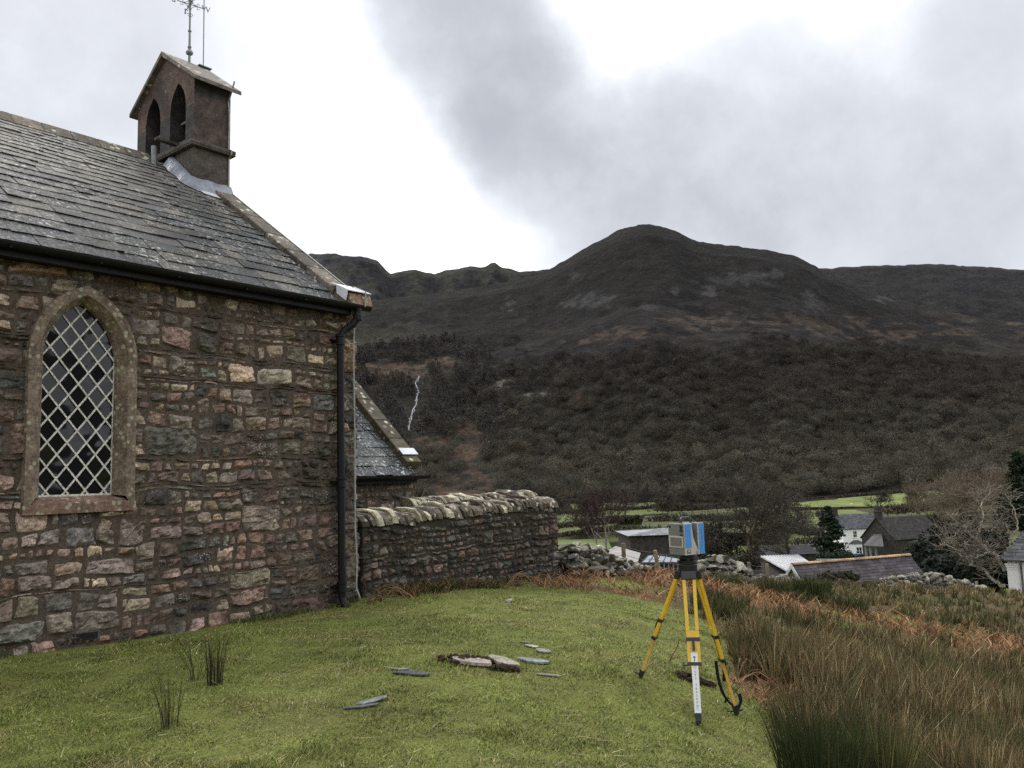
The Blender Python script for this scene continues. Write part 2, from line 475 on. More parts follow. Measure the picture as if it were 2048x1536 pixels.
# lawn, rush bed, bracken: patches of the hillside
_lawn_edge = np.array([gpx(*p)[:2] for p in [(1600, 1530), (1575, 1470), (1545, 1420), (1510, 1385), (1480, 1345), (1462, 1300), (1440, 1262), (1400, 1235), (1340, 1212), (1270, 1198), (1190, 1182), (1120, 1172)]])
_lawn = np.vstack([_lawn_edge, [[0.2, 15.4], [-2.2, 12.2], [-12, 0], [-12, -6], [1.2, -6], [1.5, 3.5]]])
def in_poly(P, x, y):
    x = np.asarray(x, float); y = np.asarray(y, float)
    c = np.zeros(x.shape, bool)
    j = len(P) - 1
    for i in range(len(P)):
        xi, yi, xj, yj = P[i, 0], P[i, 1], P[j, 0], P[j, 1]
        with np.errstate(divide='ignore', invalid='ignore'):
            hit = ((yi > y) != (yj > y)) & (x < (xj - xi) * (y - yi) / (yj - yi + 1e-12) + xi)
        c ^= hit
        j = i
    return c
def lawn_mask(x, y):
    wx = (vn1.fbm(x * 1.3, y * 1.3, 3) - .5) * 0.5
    wy = (vn2.fbm(x * 1.3 + 7, y * 1.3, 3) - .5) * 0.5
    return in_poly(_lawn, x + wx, y + wy)
# (px, py, rx along the picture, ry in depth) of bracken and of green moss
BRACK = [(1165, 1160, .7, .5), (1255, 1188, .8, .4), (1300, 1170, .9, .6), (1400, 1180, 1.4, 1.0), (1470, 1195, 1.5, 1.2), (1545, 1205, 1.1, .7), (1600, 1222, .6, .4), (1340, 1160, 1.2, 1.2),
         (1640, 1232, .6, .4), (1840, 1262, 1.5, .7), (1940, 1285, 1.6, .7), (2040, 1300, 1.4, .8), (1740, 1250, .7, .4), (1880, 1290, 1.0, .5), (1490, 1400, .35, .35), (1560, 1395, .3, .3), (1120, 1178, .7, .5)]
MOSS = [(1600, 1190, .6, .6), (1715, 1255, .6, .45), (1580, 1268, .9, .35), (1660, 1225, .4, .3), (1850, 1525, .5, .25), (1240, 1168, 1.0, .6), (1500, 1250, .35, .3), (1800, 1240, .5, .3), (1920, 1270, .5, .3)]
_bk = [(gpx(a, b), c, d) for a, b, c, d in BRACK]
_ms = [(gpx(a, b), c, d) for a, b, c, d in MOSS]
def blob_mask(lst, x, y, seed=0.0):
    x = np.asarray(x, float); y = np.asarray(y, float)
    o = np.zeros(x.shape)
    w = (vn3.fbm(x * 1.7 + seed, y * 1.7, 3) - .5) * 1.1
    for p, rx, ry in lst:
        d = np.sqrt(((x - p[0]) / rx) ** 2 + ((y - p[1]) / (ry * 1.5)) ** 2) + w
        o = np.maximum(o, np.clip(1.6 - 1.5 * d, 0, 1))
    return o
# ------------------------------------------------------------------ ground sheet
def sinh_axis(c, ext, n, k):
    u = np.linspace(-1, 1, n)
    return c + ext * np.sinh(k * u) / math.sinh(k)
gx = sinh_axis(1.5, 4200, 420, 7.6)
gy = sinh_axis(9.0, 4200, 420, 7.6)
X, Y = np.meshgrid(gx, gy)
Zg = ground_h(X, Y)
lm = lawn_mask(X, Y).astype(float)
bk = blob_mask(_bk, X, Y, 3.0); ms = blob_mask(_ms, X, Y, 11.0)
d0 = np.hypot(X - 3, Y - 12)
def lerp(a, b, w):
    return a * (1 - w[..., None]) + np.asarray(b) * w[..., None]
cg = np.zeros(X.shape + (3,)) + np.array([0.075, 0.056, 0.028])
cg = lerp(cg, (0.130, 0.145, 0.040), lm)
cg = lerp(cg, (0.17, 0.085, 0.042), bk * (1 - lm))
cg = lerp(cg, (0.15, 0.175, 0.04), ms * (1 - lm))
far = np.clip((d0 - 30) / 40, 0, 1)
pat = np.clip((vn1.fbm(X / 55, Y / 90 + 3, 4) - .40) * 5, 0, 1)
cg = lerp(cg, lerp(np.zeros(X.shape + (3,)) + np.array([0.050, 0.046, 0.024]), (0.088, 0.115, 0.034), pat), far)
b = MB()
nx, ny = len(gx), len(gy)
idx = np.arange(nx * ny).reshape(ny, nx)
b.add(np.stack([X, Y, Zg], -1).reshape(-1, 3), np.stack([idx[:-1, :-1], idx[:-1, 1:], idx[1:, 1:], idx[1:, :-1]], -1).reshape(-1, 4), cg.reshape(-1, 3))
m, nt = newmat('ground')
co = objco(nt)
n1 = noise(nt, co, 3.0, 6.0, 0.65); n2 = noise(nt, co, 40.0, 5.0, 0.7); n3 = noise(nt, co, 0.6, 4.0, 0.6)
f = math_(nt, 'MULTIPLY', smooth(nt, n1, 0.25, 0.75, 0.75, 1.25), smooth(nt, n2, 0.25, 0.75, 0.6, 1.4))
c = mixc(nt, 1.0, vcol(nt), nd(nt, 'ShaderNodeCombineColor', {0: f, 1: f, 2: math_(nt, 'MULTIPLY', f, 0.9)}).outputs[0], 'MULTIPLY')
c = mixc(nt, smooth(nt, n3, 0.5, 0.72, 0.0, 0.45), c, (0.10, 0.085, 0.032))
finish(nt, c, 0.9, 0.15, n2, 0.5, 0.03)
go = b.build('ground', m, smooth=True, loc=(0, 0, 0))
tag(go, kind='structure')

# ------------------------------------------------------------------ fells across the valley
def crest(tab, px):
    a = np.array(tab, float)
    return np.interp(px, a[:, 0], a[:, 1])
MAIN = [(200, 660), (560, 622), (720, 603), (860, 588), (940, 577), (1000, 566), (1060, 552), (1100, 538), (1130, 520), (1180, 490), (1230, 463), (1260, 453), (1290, 449), (1320, 452), (1345, 459), (1375, 475), (1400, 484), (1430, 488), (1500, 495), (1550, 503), (1590, 512), (1620, 527), (1650, 543), (1720, 575), (1800, 600), (1900, 625), (2000, 640), (2100, 650), (2500, 690)]
BACKR = [(1300, 640), (1450, 560), (1560, 541), (1640, 536), (1750, 532), (1820, 529), (1860, 527), (1900, 529), (1940, 532), (2040, 539), (2100, 543), (2500, 570)]
BACKL = [(200, 560), (480, 525), (560, 512), (620, 507), (655, 507), (690, 510), (735, 515), (755, 522), (770, 538), (780, 546), (800, 544), (830, 539), (850, 543), (870, 549), (890, 541), (940, 533), (970, 533), (982, 527), (992, 526), (1003, 533), (1020, 537), (1040, 543), (1070, 541), (1100, 539), (1150, 545), (1300, 600)]
PXS = None
def fell(name, tab, r0, rc, z0, npx, nr, px0, px1, shelf, rough, colf, mat, prof):
    px = np.linspace(px0, px1, npx)
    # elevation of the crest along each azimuth
    cy = crest(tab, px) + (vn1.fbm(px / 16 + 3, px * 0 + rough, 4) - .5) * 5
    dd = np.array([ray(x, y) for x, y in zip(px, cy)])
    azs = np.arctan2(dd[:, 0], dd[:, 1])
    el = dd[:, 2] / np.hypot(dd[:, 0], dd[:, 1])
    rcx = rc(px) if callable(rc) else np.full(npx, float(rc))
    zc = el * rcx
    tt = np.concatenate([np.linspace(0, 1, nr), 1 + np.linspace(0.02, 0.5, 14)])
    Rr = r0 + (rcx[None, :] - r0) * tt[:, None]
    base = prof(np.clip(tt, 0, 1))
    Zr = z0 + (zc[None, :] - z0) * base[:, None]
    back = np.clip(tt - 1, 0, None)[:, None]
    Zr = Zr - back * (zc[None, :] - z0) * 0.5
    Xr = np.sin(azs)[None, :] * Rr; Yr = np.cos(azs)[None, :] * Rr
    amp = np.clip(np.sin(np.clip(tt, 0, 1) * math.pi), 0, 1)[:, None] ** 0.7
    nz = (vn1.fbm(Xr / 210, Yr / 210, 6) - .5) * 2
    rg = 1 - np.abs(vn2.fbm(Xr / 120 + 9, Yr / 260, 5) - .5) * 2
    Zr = Zr + amp * rough * (nz * 0.75 + (rg - .75) * 0.9)
    fine = (vn3.fbm(Xr / 26, Yr / 26, 4) - .5)
    Zr = Zr + fine * rough * (0.34 * amp + 0.10)
    b = MB()
    n0, n1 = Zr.shape
    idx = np.arange(n0 * n1).reshape(n0, n1)
    P = np.stack([Xr, Yr, Zr], -1)
    b.add(P.reshape(-1, 3), np.stack([idx[:-1, :-1], idx[:-1, 1:], idx[1:, 1:], idx[1:, :-1]], -1).reshape(-1, 4), colf(px, tt, P, base).reshape(-1, 3))
    o = b.build(name, mat, smooth=True, loc=(0, 0, 0))
    tag(o, kind='structure')
    return px, azs, tt, P, base
def fell_mat(name):
    m, nt = newmat(name)
    co = objco(nt)
    n1 = noise(nt, co, 0.035, 8.0, 0.7)
    n2 = noise(nt, co, 0.012, 5.0, 0.6)
    n3 = noise(nt, co, 0.16, 6.0, 0.75)
    n4 = noise(nt, co, 0.07, 3.0, 0.6)
    f = math_(nt, 'MULTIPLY', math_(nt, 'MULTIPLY', smooth(nt, n1, 0.3, 0.7, 0.6, 1.4), smooth(nt, n2, 0.3, 0.7, 0.8, 1.2)), smooth(nt, n3, 0.3, 0.7, 0.5, 1.55))
    c = mixc(nt, 1.0, vcol(nt), nd(nt, 'ShaderNodeCombineColor', {0: f, 1: f, 2: f}).outputs[0], 'MULTIPLY')
    out = math_(nt, 'MULTIPLY', smooth(nt, n3, 0.60, 0.68), smooth(nt, n4, 0.48, 0.60))        # grey outcrops
    c = mixc(nt, math_(nt, 'MULTIPLY', out, 0.75), c, (0.042, 0.041, 0.039))
    finish(nt, c, 0.95, 0.1, math_(nt, 'ADD', n1, math_(nt, 'MULTIPLY', n3, 0.35)), 1.0, 7.0)
    return m
M['fell'] = fell_mat('fell heather and scree')
def mainprof(t):
    return np.interp(t, [0, .08, .2, .40, .52, .60, .68, .8, .92, 1.0], [0, .012, .09, .30, .44, .515, .555, .72, .91, 1.0])
def img_y(P):
    w = P @ _f
    return 768 - FPX * (P @ CU) / w, 1024 + FPX * (P @ CR) / w
# brown shelf line, scree patches given where they lie on the slope
SHELF = [(700, 600), (900, 640), (1000, 690), (1100, 690), (1200, 672), (1350, 655), (1500, 645), (1600, 655), (1700, 660), (1850, 660), (2048, 652), (2300, 650)]
SCREE = [(1185, 600, 32, 14), (1205, 598, 25, 10), (1450, 560, 45, 10), (1500, 553, 40, 14), (1520, 565, 22, 10), (1350, 582, 14, 10), (1620, 600, 14, 26), (1640, 612, 20, 8), (1300, 615, 20, 7), (1140, 608, 14, 9), (1020, 610, 14, 16), (1420, 585, 14, 8), (1560, 545, 20, 6), (1150, 548, 12, 8), (1750, 600, 30, 6)]
BROWN = [(800, 742, 60, 18), (880, 725, 40, 12), (930, 900, 35, 40), (960, 960, 45, 45), (900, 985, 60, 30), (870, 890, 50, 16), (1160, 800, 20, 8), (760, 740, 40, 14)]
ROCK = [(1050, 795, 26, 8), (1000, 770, 18, 10), (1085, 790, 20, 6)]
def maincol(px, tt, P, base):
    iy, ix = img_y(P)
    c = np.zeros(P.shape) + np.array([0.0115, 0.0103, 0.0096])
    nb = vn2.fbm(P[..., 0] / 38, P[..., 1] / 38, 5)
    nb2 = vn3.fbm(P[..., 0] / 15 + 3, P[..., 1] / 15, 4)
    wob = (nb - .5) * 60 + (nb2 - .5) * 26
    woods = np.clip((iy - crest(SHELF, ix) - 30 + wob) / 18, 0, 1)
    c = lerp(c, (0.026, 0.024, 0.018), woods)
    sh = np.exp(-((iy + (nb - .5) * 50 - crest(SHELF, ix)) / 22) ** 2) * np.clip((ix - 1040) / 90, 0, 1)
    sh = np.clip(sh * 1.6 * np.clip((nb2 - .42) * 5, 0, 1) * np.clip((vn1.fbm(ix / 60 + 3, iy / 9, 4) - .40) * 6, 0, 1), 0, 1)
    c = lerp(c, (0.058, 0.043, 0.031), sh * .8)
    up = np.clip((nb2 - .55) * 6, 0, 1) * (1 - woods) * .5
    c = lerp(c, (0.028, 0.024, 0.018), up * np.clip((1250 - ix) / 500, 0.15, 1))
    for lst, col, k in ((SCREE, (0.036, 0.035, 0.036), .8), (BROWN, (0.068, 0.046, 0.032), 1.0), (ROCK, (0.09, 0.085, 0.066), .9)):
        for (x, y, rx, ry) in lst:
            d = np.sqrt(((ix - x) / rx) ** 2 + ((iy - y) / ry) ** 2) + (nb2 - .5) * 3.0 + (nb - .5) * 1.2
            c = lerp(c, col, np.clip(2.6 - 2.6 * d, 0, 1) * k)
    return c
pxm, azm, ttm, PM, basem = fell('hillside', MAIN, 640.0, 1700.0, -27.0, 560, 300, 150, 2400, None, 17.0, maincol, M['fell'], mainprof)
def backcol(px, tt, P, base):
    c = np.zeros(P.shape) + np.array([0.017, 0.0168, 0.0180])
    nb = vn2.fbm(P[..., 0] / 60, P[..., 1] / 60, 5)
    c = lerp(c, (0.060, 0.061, 0.064), np.clip((780 - px) / 160, 0, .55)[None, :] * np.clip((nb - .3) * 4, 0, 1))      # mist's grey pallor put into the colour, stronger to the left
    return lerp(c, (0.036, 0.036, 0.028), np.clip((nb - .46) * 6, 0, 1) * .8 * np.clip((1150 - px) / 100, 0.15, 1)[None, :])
fell('far_ridge', BACKR, 1300.0, 2100.0, 60.0, 260, 120, 1250, 2500, None, 16.0, backcol, M['fell'], lambda t: np.interp(t, [0, .5, .8, .93, 1], [0, .45, .80, .96, 1]))
fell('misty_crags', BACKL, 1500.0, 2700.0, 80.0, 300, 160, 200, 1300, None, 60.0, backcol, M['fell'], lambda t: np.interp(t, [0, .5, .85, .95, 1], [0, .4, .78, .95, 1]))
# the fell on our own side of the valley, behind the viewer
b = MB()
aa = np.radians(np.linspace(62, 322, 140)); rr_ = np.linspace(140, 1500, 50)
A_, R_ = np.meshgrid(aa, rr_)
Xb, Yb = np.sin(A_) * R_, np.cos(A_) * R_
fr = np.clip((R_ - 140) / 1100, 0, 1) ** 1.15
Zb = np.minimum(ground_h(Xb, Yb), -6) - 4 + fr * (190 + 150 * (vn1.fbm(A_ * 3.1 + 5, A_ * 0 + 2, 4) - .5) * 2) + (vn2.fbm(Xb / 120, Yb / 120, 5) - .5) * 40 * fr
ii = np.arange(A_.size).reshape(A_.shape)
cb = lerp(np.zeros(Xb.shape + (3,)) + np.array([.05, .05, .025]), (.03, .026, .02), np.clip(fr * 2.2, 0, 1))
b.add(np.stack([Xb, Yb, Zb], -1).reshape(-1, 3), np.stack([ii[:-1, :-1], ii[:-1, 1:], ii[1:, 1:], ii[1:, :-1]], -1).reshape(-1, 4), cb.reshape(-1, 3))
tag(b.build('fell', M['fell'], smooth=True, loc=(0, 0, 0)), kind='structure')
def slope_at(px, t):
    """point on the hillside along azimuth column px at fraction t"""
    i = np.clip(np.searchsorted(pxm, px), 0, len(pxm) - 1)
    j = np.clip(np.searchsorted(ttm, t), 0, len(ttm) - 1)
    return PM[j, i]
# ------------------------------------------------------------------ rubble masonry
def dissect(a0, a1, z0, z1, rg, hmin, hmax, band, out, asp=(1.2, 3.2), sliver=0.25):
    z = z0
    while z < z1 - 0.02:
        bh = min(rg.uniform(*band), z1 - z)
        if z1 - z - bh < hmin: bh = z1 - z
        for _ in range(2):
            if rg.random() > sliver or bh < .14: break
            th = min(rg.uniform(0.022, 0.06), bh)
            x = a0 - rg.uniform(0, .3)
            while x < a1:
                w = rg.uniform(.15, .55); out.append((x, x + w, z, z + th)); x += w
            z += th; bh = max(bh - th, 0.05)
        x = a0 - rg.uniform(0, .4)
        while x < a1:
            w = rg.uniform(.5, 1.5)
            stack = [(x, x + w, z, z + bh)]
            while stack:
                xa, xb, ya, yb = stack.pop()
                W, H = xb - xa, yb - ya
                hm = rg.uniform(hmin * 1.3, hmax)
                if H > hm and H > hmin * 1.9:
                    r = rg.uniform(.28, .72); q = ya + H * r
                    stack += [(xa, xb, ya, q), (xa, xb, q, yb)]
                elif W > max(H, .07) * rg.uniform(*asp) and W > 0.12:
                    r = rg.uniform(.33, .67); q = xa + W * r
                    stack += [(xa, q, ya, yb), (q, xb, ya, yb)]
                else:
                    out.append((xa, xb, ya, yb))
            x += w
        z += bh
def clipc(cells, a0, a1):
    return [(max(a, a0), min(c, a1), y0, y1) for a, c, y0, y1 in cells if min(c, a1) - max(a, a0) > .04]
def stones(mb, cells, place, rg, palette, depth=(.012, .04), gap=.008, warp=.03, wf=2.2, skip=None, seed=0.0, tone=None):
    """each cell becomes one rough, faceted stone standing proud of its bed"""
    pal = np.array([p[:3] for p in palette]); pw = np.array([p[3] for p in palette], float); pw /= pw.sum()
    for (xa, xb, ya, yb) in cells:
        W, H = xb - xa, yb - ya
        cx, cy = (xa + xb) / 2, (ya + yb) / 2
        n = int(np.clip(round(W / .024), 5, 22)); k = int(np.clip(round(H / .022), 4, 16))
        a = np.linspace(-1, 1, n); c = np.linspace(-1, 1, k)
        A, B = np.meshgrid(a, c)
        p = rg.uniform(7.0, 20)
        mx = np.maximum(np.abs(A), np.abs(B))
        r = (np.abs(A) ** p + np.abs(B) ** p) ** (1 / p) + 1e-9
        sc = mx / r
        Aq, Bq = A * sc, B * sc
        g = gap * rg.uniform(.15, 1.2)
        hw, hh = max(W / 2 - g, .01), max(H / 2 - g * .8, .006)
        jx = rg.uniform(-.24, .16, 4) * min(H, .18); jy = rg.uniform(-.19, .13, 4) * H
        u, v = (Aq + 1) / 2, (Bq + 1) / 2
        sx = Aq * hw + np.sign(Aq) * ((1 - u) * (1 - v) * jx[0] + u * (1 - v) * jx[1] + (1 - u) * v * jx[2] + u * v * jx[3]) * np.abs(Aq)
        sy = Bq * hh + np.sign(Bq) * ((1 - u) * (1 - v) * jy[0] + u * (1 - v) * jy[1] + (1 - u) * v * jy[2] + u * v * jy[3]) * np.abs(Bq)
        px_, py_ = cx + sx, cy + sy
        px2 = px_ + warp * 1.3 * (vn1.fbm(px_ * wf + seed, py_ * wf + 31, 3) - .5) * 2
        py2 = py_ + warp * (vn2.fbm(px_ * wf * .8 + seed, py_ * wf * 1.2 + 11, 3) - .5) * 2
        px2 = px2 + .016 * (vn3.fbm(px_ * 9 + seed, py_ * 9 + 3, 3) - .5) * 2 * np.clip(H / .12, .2, 1)
        py2 = py2 + .016 * (vn1.fbm(px_ * 8 + 9 + seed, py_ * 10 + 7, 3) - .5) * 2 * np.clip(H / .12, .2, 1)
        D = rg.uniform(*depth) * min(1, .35 + H / .16)
        d = np.full(A.shape, D * 1.15)
        for _ in range(4):
            d = np.minimum(d, D * (rg.uniform(.7, 1.4) + rg.uniform(-1.3, 1.3) * A + rg.uniform(-1.2, 1.2) * B))
        d = np.maximum(d, D * .30)
        d = d + (vn3.fbm(px_ * 16 + seed, py_ * 26, 4) - .5) * min(D, .04) * 2.2
        edge = np.clip((1 - mx) / .22, 0, 1) ** .5
        d = d * (.5 + .5 * edge)
        d = np.where(mx > .999, -.02, d)
        col = pal[rg.choice(len(pal), p=pw)] * rg.uniform(.72, 1.42) * (.7 if H < .06 else 1) * rg.uniform(.93, 1.07, 3)
        if tone is not None: col = col * tone(cx, cy)
        if skip is not None:
            s_ = skip(px2, py2)
            if s_.all(): continue
        else:
            s_ = None
        idx = np.arange(n * k).reshape(k, n)
        F = np.stack([idx[:-1, :-1], idx[:-1, 1:], idx[1:, 1:], idx[1:, :-1]], -1).reshape(-1, 4)
        if s_ is not None:
            F = F[~s_.ravel()[F].all(1)]
            if len(F) == 0: continue
        mb.add(place(px2.ravel(), d.ravel(), py2.ravel()), F, col)
PAL_CHURCH = [(.25, .175, .137, 3.4), (.33, .245, .188, 2.6), (.225, .182, .146, 4.5), (.41, .335, .25, 1.2), (.180, .155, .128, 2.6), (.110, .098, .088, 1.2), (.20, .19, .165, .5), (.245, .160, .125, 1.4), (.46, .40, .31, .25)]
PAL_CEM = [(.15, .105, .082, 3), (.12, .10, .085, 3), (.085, .08, .072, 3), (.19, .16, .13, 1.0), (.055, .052, .048, 2.0), (.15, .145, .13, .7)]
rs = np.random.default_rng(21)
def arch_outline(tc, w, z0, zs, h, n=18):
    """pointed arch: up the right jamb, over the point, down the left"""
    R = (w * w + h * h) / (2 * w)
    pts = [(tc + w, z0), (tc + w, (z0 + zs) / 2), (tc + w, zs)]
    amax = math.asin(h / R)
    for i in range(1, n + 1):
        a = amax * i / n
        pts.append((tc + w - R + R * math.cos(a), zs + R * math.sin(a)))
    left = [(2 * tc - x, z) for x, z in pts[::-1][1:]]
    return np.array(pts + left)
def arch_in(x, z, tc, w, z0, zs, h):
    R = (w * w + h * h) / (2 * w)
    dx = np.abs(np.asarray(x) - tc)
    ok = (z > z0) & (dx < w)
    return ok & ((z < zs) | ((dx + R - w) ** 2 + (z - zs) ** 2 < R * R))
def arch_top(x, tc, w, zs, h):
    R = (w * w + h * h) / (2 * w)
    dx = np.abs(np.asarray(x) - tc)
    return zs + np.sqrt(np.maximum(R * R - (dx + R - w) ** 2, 0))

# ------------------------------------------------------------------ the church
church = thing('church', ch(-4.5, 4.27, -1.7), 'small rubble stone church with lattice window, wet slate roof and gabled bellcote', 'church')
RS, RZ = 0.715, 2.66                     # roof pitch, roof height over the wall face
def roof_z(s): return RZ + RS * s
WC, WOW, WOZ0, WOS, WOH = -3.822, .585, -.222, 1.46, .80
WIW, WIZ0, WIS, WIH = .392, -.045, 1.44, .63
TL, TR = -9.6, 0.0
def churchp(t, d, z):
    return C0 + np.outer(t, U3) - np.outer(d, N3) + np.outer(z, Z3)
# wall core with the window opening, and the other walls
b = MB()
def quadp(mb, pts, col=None): mb.add(pts, [tuple(range(len(pts)))], col)
mort = (.112, .090, .070)
zb, zt = -2.2, roof_z(0) - .05
for (ta, tb, za, zc) in ((TL, WC - .5, zb, zt), (WC + .5, TR, zb, zt), (WC - .5, WC + .5, zb, -.14)):
    nn = max(2, int((tb - ta) / .12)); kk = max(2, int((zc - za) / .12))
    tt_ = np.linspace(ta, tb, nn); zz_ = np.linspace(za, zc, kk)
    A, B_ = np.meshgrid(tt_, zz_)
    ii = np.arange(nn * kk).reshape(kk, nn)
    b.add(churchp(A.ravel(), np.zeros(nn * kk), B_.ravel()), np.stack([ii[:-1, :-1], ii[:-1, 1:], ii[1:, 1:], ii[1:, :-1]], -1).reshape(-1, 4), mort)
ts = np.linspace(WC - .5, WC + .5, 41)
zz = np.maximum(arch_top(ts, WC, .5, 1.46, .72), -.14)
for i in range(40):
    quadp(b, [ch(ts[i], 0, zz[i]), ch(ts[i + 1], 0, zz[i + 1]), ch(ts[i + 1], 0, zt), ch(ts[i], 0, zt)], mort)
SW = 8.54
quadp(b, [ch(0, 0, zb), ch(0, SW, zb), ch(0, SW, zt), ch(0, SW / 2, roof_z(SW / 2) - .02), ch(0, 0, zt)], mort)
quadp(b, [ch(TL, 0, zb), ch(TL, 0, zt), ch(TL, SW / 2, roof_z(SW / 2) - .02), ch(TL, SW, zt), ch(TL, SW, zb)], mort)
quadp(b, [ch(TL, SW, zb), ch(TL, SW, zt), ch(0, SW, zt), ch(0, SW, zb)], mort)
b.build('wall_core', M['mortar'], church)
cells = []
dissect(-9.5, -.26, -2.05, zt - .03, rs, .125, .40, (.32, .60), cells, asp=(1.3, 3.0), sliver=.5)
def skipw(x, z): return arch_in(x, z, WC, WOW - .02, WOZ0 + .02, WOS, WOH - .02)
def wtone(x, z):
    return 1.0 - .55 * np.clip((x + 1.9) / 1.5, 0, 1) * np.clip((1.6 - z) / 1.4, 0, 1) - .25 * np.clip((-.6 - z) / .9, 0, 1) * np.clip((x + 3.6) / 2, 0, 1)     # the corner by the pipe is stained with wet
b = MB()
stones(b, [c for c in cells if c[0] < -.2], churchp, rs, PAL_CHURCH, depth=(.020, .055), gap=.0035, warp=.055, skip=skipw, tone=wtone)
# quoins at the corner, long and short, returning round the gable
z = -2.0; k = 0
qc = []
while z < zt - .1:
    h = rs.uniform(.24, .42); w = .34 if k % 2 else .22
    qc.append((-w, .035, z, min(z + h, zt))); z += h; k += 1
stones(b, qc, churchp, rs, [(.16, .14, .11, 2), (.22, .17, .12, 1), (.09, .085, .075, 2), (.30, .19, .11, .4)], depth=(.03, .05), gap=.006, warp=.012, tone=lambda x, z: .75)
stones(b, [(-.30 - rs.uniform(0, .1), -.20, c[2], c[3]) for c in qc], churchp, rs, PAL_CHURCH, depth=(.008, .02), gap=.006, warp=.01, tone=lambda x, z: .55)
gcell = []
dissect(.0, 8.5, -2.0, 5.6, rs, .07, .26, (.25, .42), gcell)
gcell = clipc(gcell, .0, 8.5)
gcell = [c for c in gcell if max(c[3], c[3]) < roof_z(min(c[0], SW - c[1])) - .05 and c[0] < 3.6]
stones(b, gcell, lambda s, d, z: C0 + np.outer(s, N3) + np.outer(d, U3) + np.outer(z, Z3), rs, PAL_CHURCH)
b.build('wall', M['church_stone'], church)

# window: surround, sill, glass, lattice
win = None
def loft(mb, outs, depths, col, place=churchp):
    n = len(outs[0])
    V = np.vstack([place(o[:, 0], np.full(n, d), o[:, 1]) for o, d in zip(outs, depths)])
    F = []
    for i in range(len(outs) - 1):
        for k in range(n - 1):
            F.append((i * n + k, i * n + k + 1, (i + 1) * n + k + 1, (i + 1) * n + k))
    mb.add(V, F, col)
o0 = arch_outline(WC, WOW, WOZ0, WOS, WOH); o1 = arch_outline(WC, WOW - .012, WOZ0, WOS, WOH - .012)
o2 = arch_outline(WC, WOW - .115, -.06, WOS - .01, WOH - .105); o3 = arch_outline(WC, WIW, WIZ0, WIS, WIH); o4 = arch_outline(WC, WIW - .012, WIZ0, WIS, WIH - .014)
b = MB()
loft(b, [o0, o1, o2, o3, o4], [-.02, .062, .062, -.055, -.13], (.19, .145, .108))
wn_ = b.build('window', M['dressed'], church)
b = MB()
b.box(ch(WC - WOW, .02, WOZ0), U3 * WOW * 2, -N3 * .092, Z3 * .105, (.19, .12, .09))
sl = [ch(WC - WOW + .1, -.071, WOZ0 + .105), ch(WC + WOW - .1, -.071, WOZ0 + .105), ch(WC + WOW - .1, .13, WIZ0 + .012), ch(WC - WOW + .1, .13, WIZ0 + .012)]
quadp(b, sl, (.19, .12, .09))
b.build('sill', M['dressed'], wn_)
b = MB()
cw, chh = .203, .258
for i in range(-6, 7):
    for j in range(-4, 24):
        if (i + j) % 2: continue
        cx, cz = WC + i * cw / 2, WIZ0 + .06 + j * chh / 2
        t_ = rs.normal(0, .02, 2)
        pts = []
        for dx, dz in ((cw / 2, 0), (0, chh / 2), (-cw / 2, 0), (0, -chh / 2)):
            pts.append(ch(cx + dx, .118 + dx * t_[0] * 2 + dz * t_[1] * 2, cz + dz))
        if arch_in(cx, cz, WC, WIW + .1, WIZ0 - .1, WIS, WIH + .1): quadp(b, pts)
b.build('glass', M['glass'], wn_)
b = MB()
def lat_in(x, z): return arch_in(x, z, WC, WIW + .002, WIZ0 + .002, WIS, WIH)
for sg in (1, -1):
    for k in range(-8, 26):
        x = np.linspace(WC - .42, WC + .42, 421)
        zz = WIZ0 + .06 + chh * (k + .5) + sg * (chh / cw) * (x - WC)
        ok = lat_in(x, zz)
        if ok.sum() < 8: continue
        i0, i1 = np.where(ok)[0][[0, -1]]
        P0, P1 = np.array([x[i0], zz[i0]]), np.array([x[i1], zz[i1]])
        dv = (P1 - P0) / np.linalg.norm(P1 - P0); nv = np.array([-dv[1], dv[0]]) * .0088
        off = .102 if sg > 0 else .104
        q = [P0 + nv, P1 + nv, P1 - nv, P0 - nv]
        b.prism([ch(p[0], off, p[1]) for p in q], N3 * .012)
for (x0, x1, z0_, z1_) in ((WC - WIW, WC + WIW, WIZ0, WIZ0 + .02), (WC - WIW, WC - WIW + .014, WIZ0 + .02, WIS), (WC + WIW - .014, WC + WIW, WIZ0 + .02, WIS)):
    b.box(ch(x0, .100, z0_), U3 * (x1 - x0), N3 * .02, Z3 * (z1_ - z0_))
b.build('lattice', M['lattice'], wn_)
# air vent low in the wall
b = MB()
b.box(ch(-3.845, -.028, -1.575), U3 * .265, N3 * .05, Z3 * .095, (.10, .09, .08))
v_ = b.build('air_vent', M['church_stone'], church)
b = MB()
for k in range(11):
    b.box(ch(-3.825 + k * .0205, -.032, -1.565), U3 * .013, N3 * .02, Z3 * .075)
b.build('slot', M['black_iron'], v_)

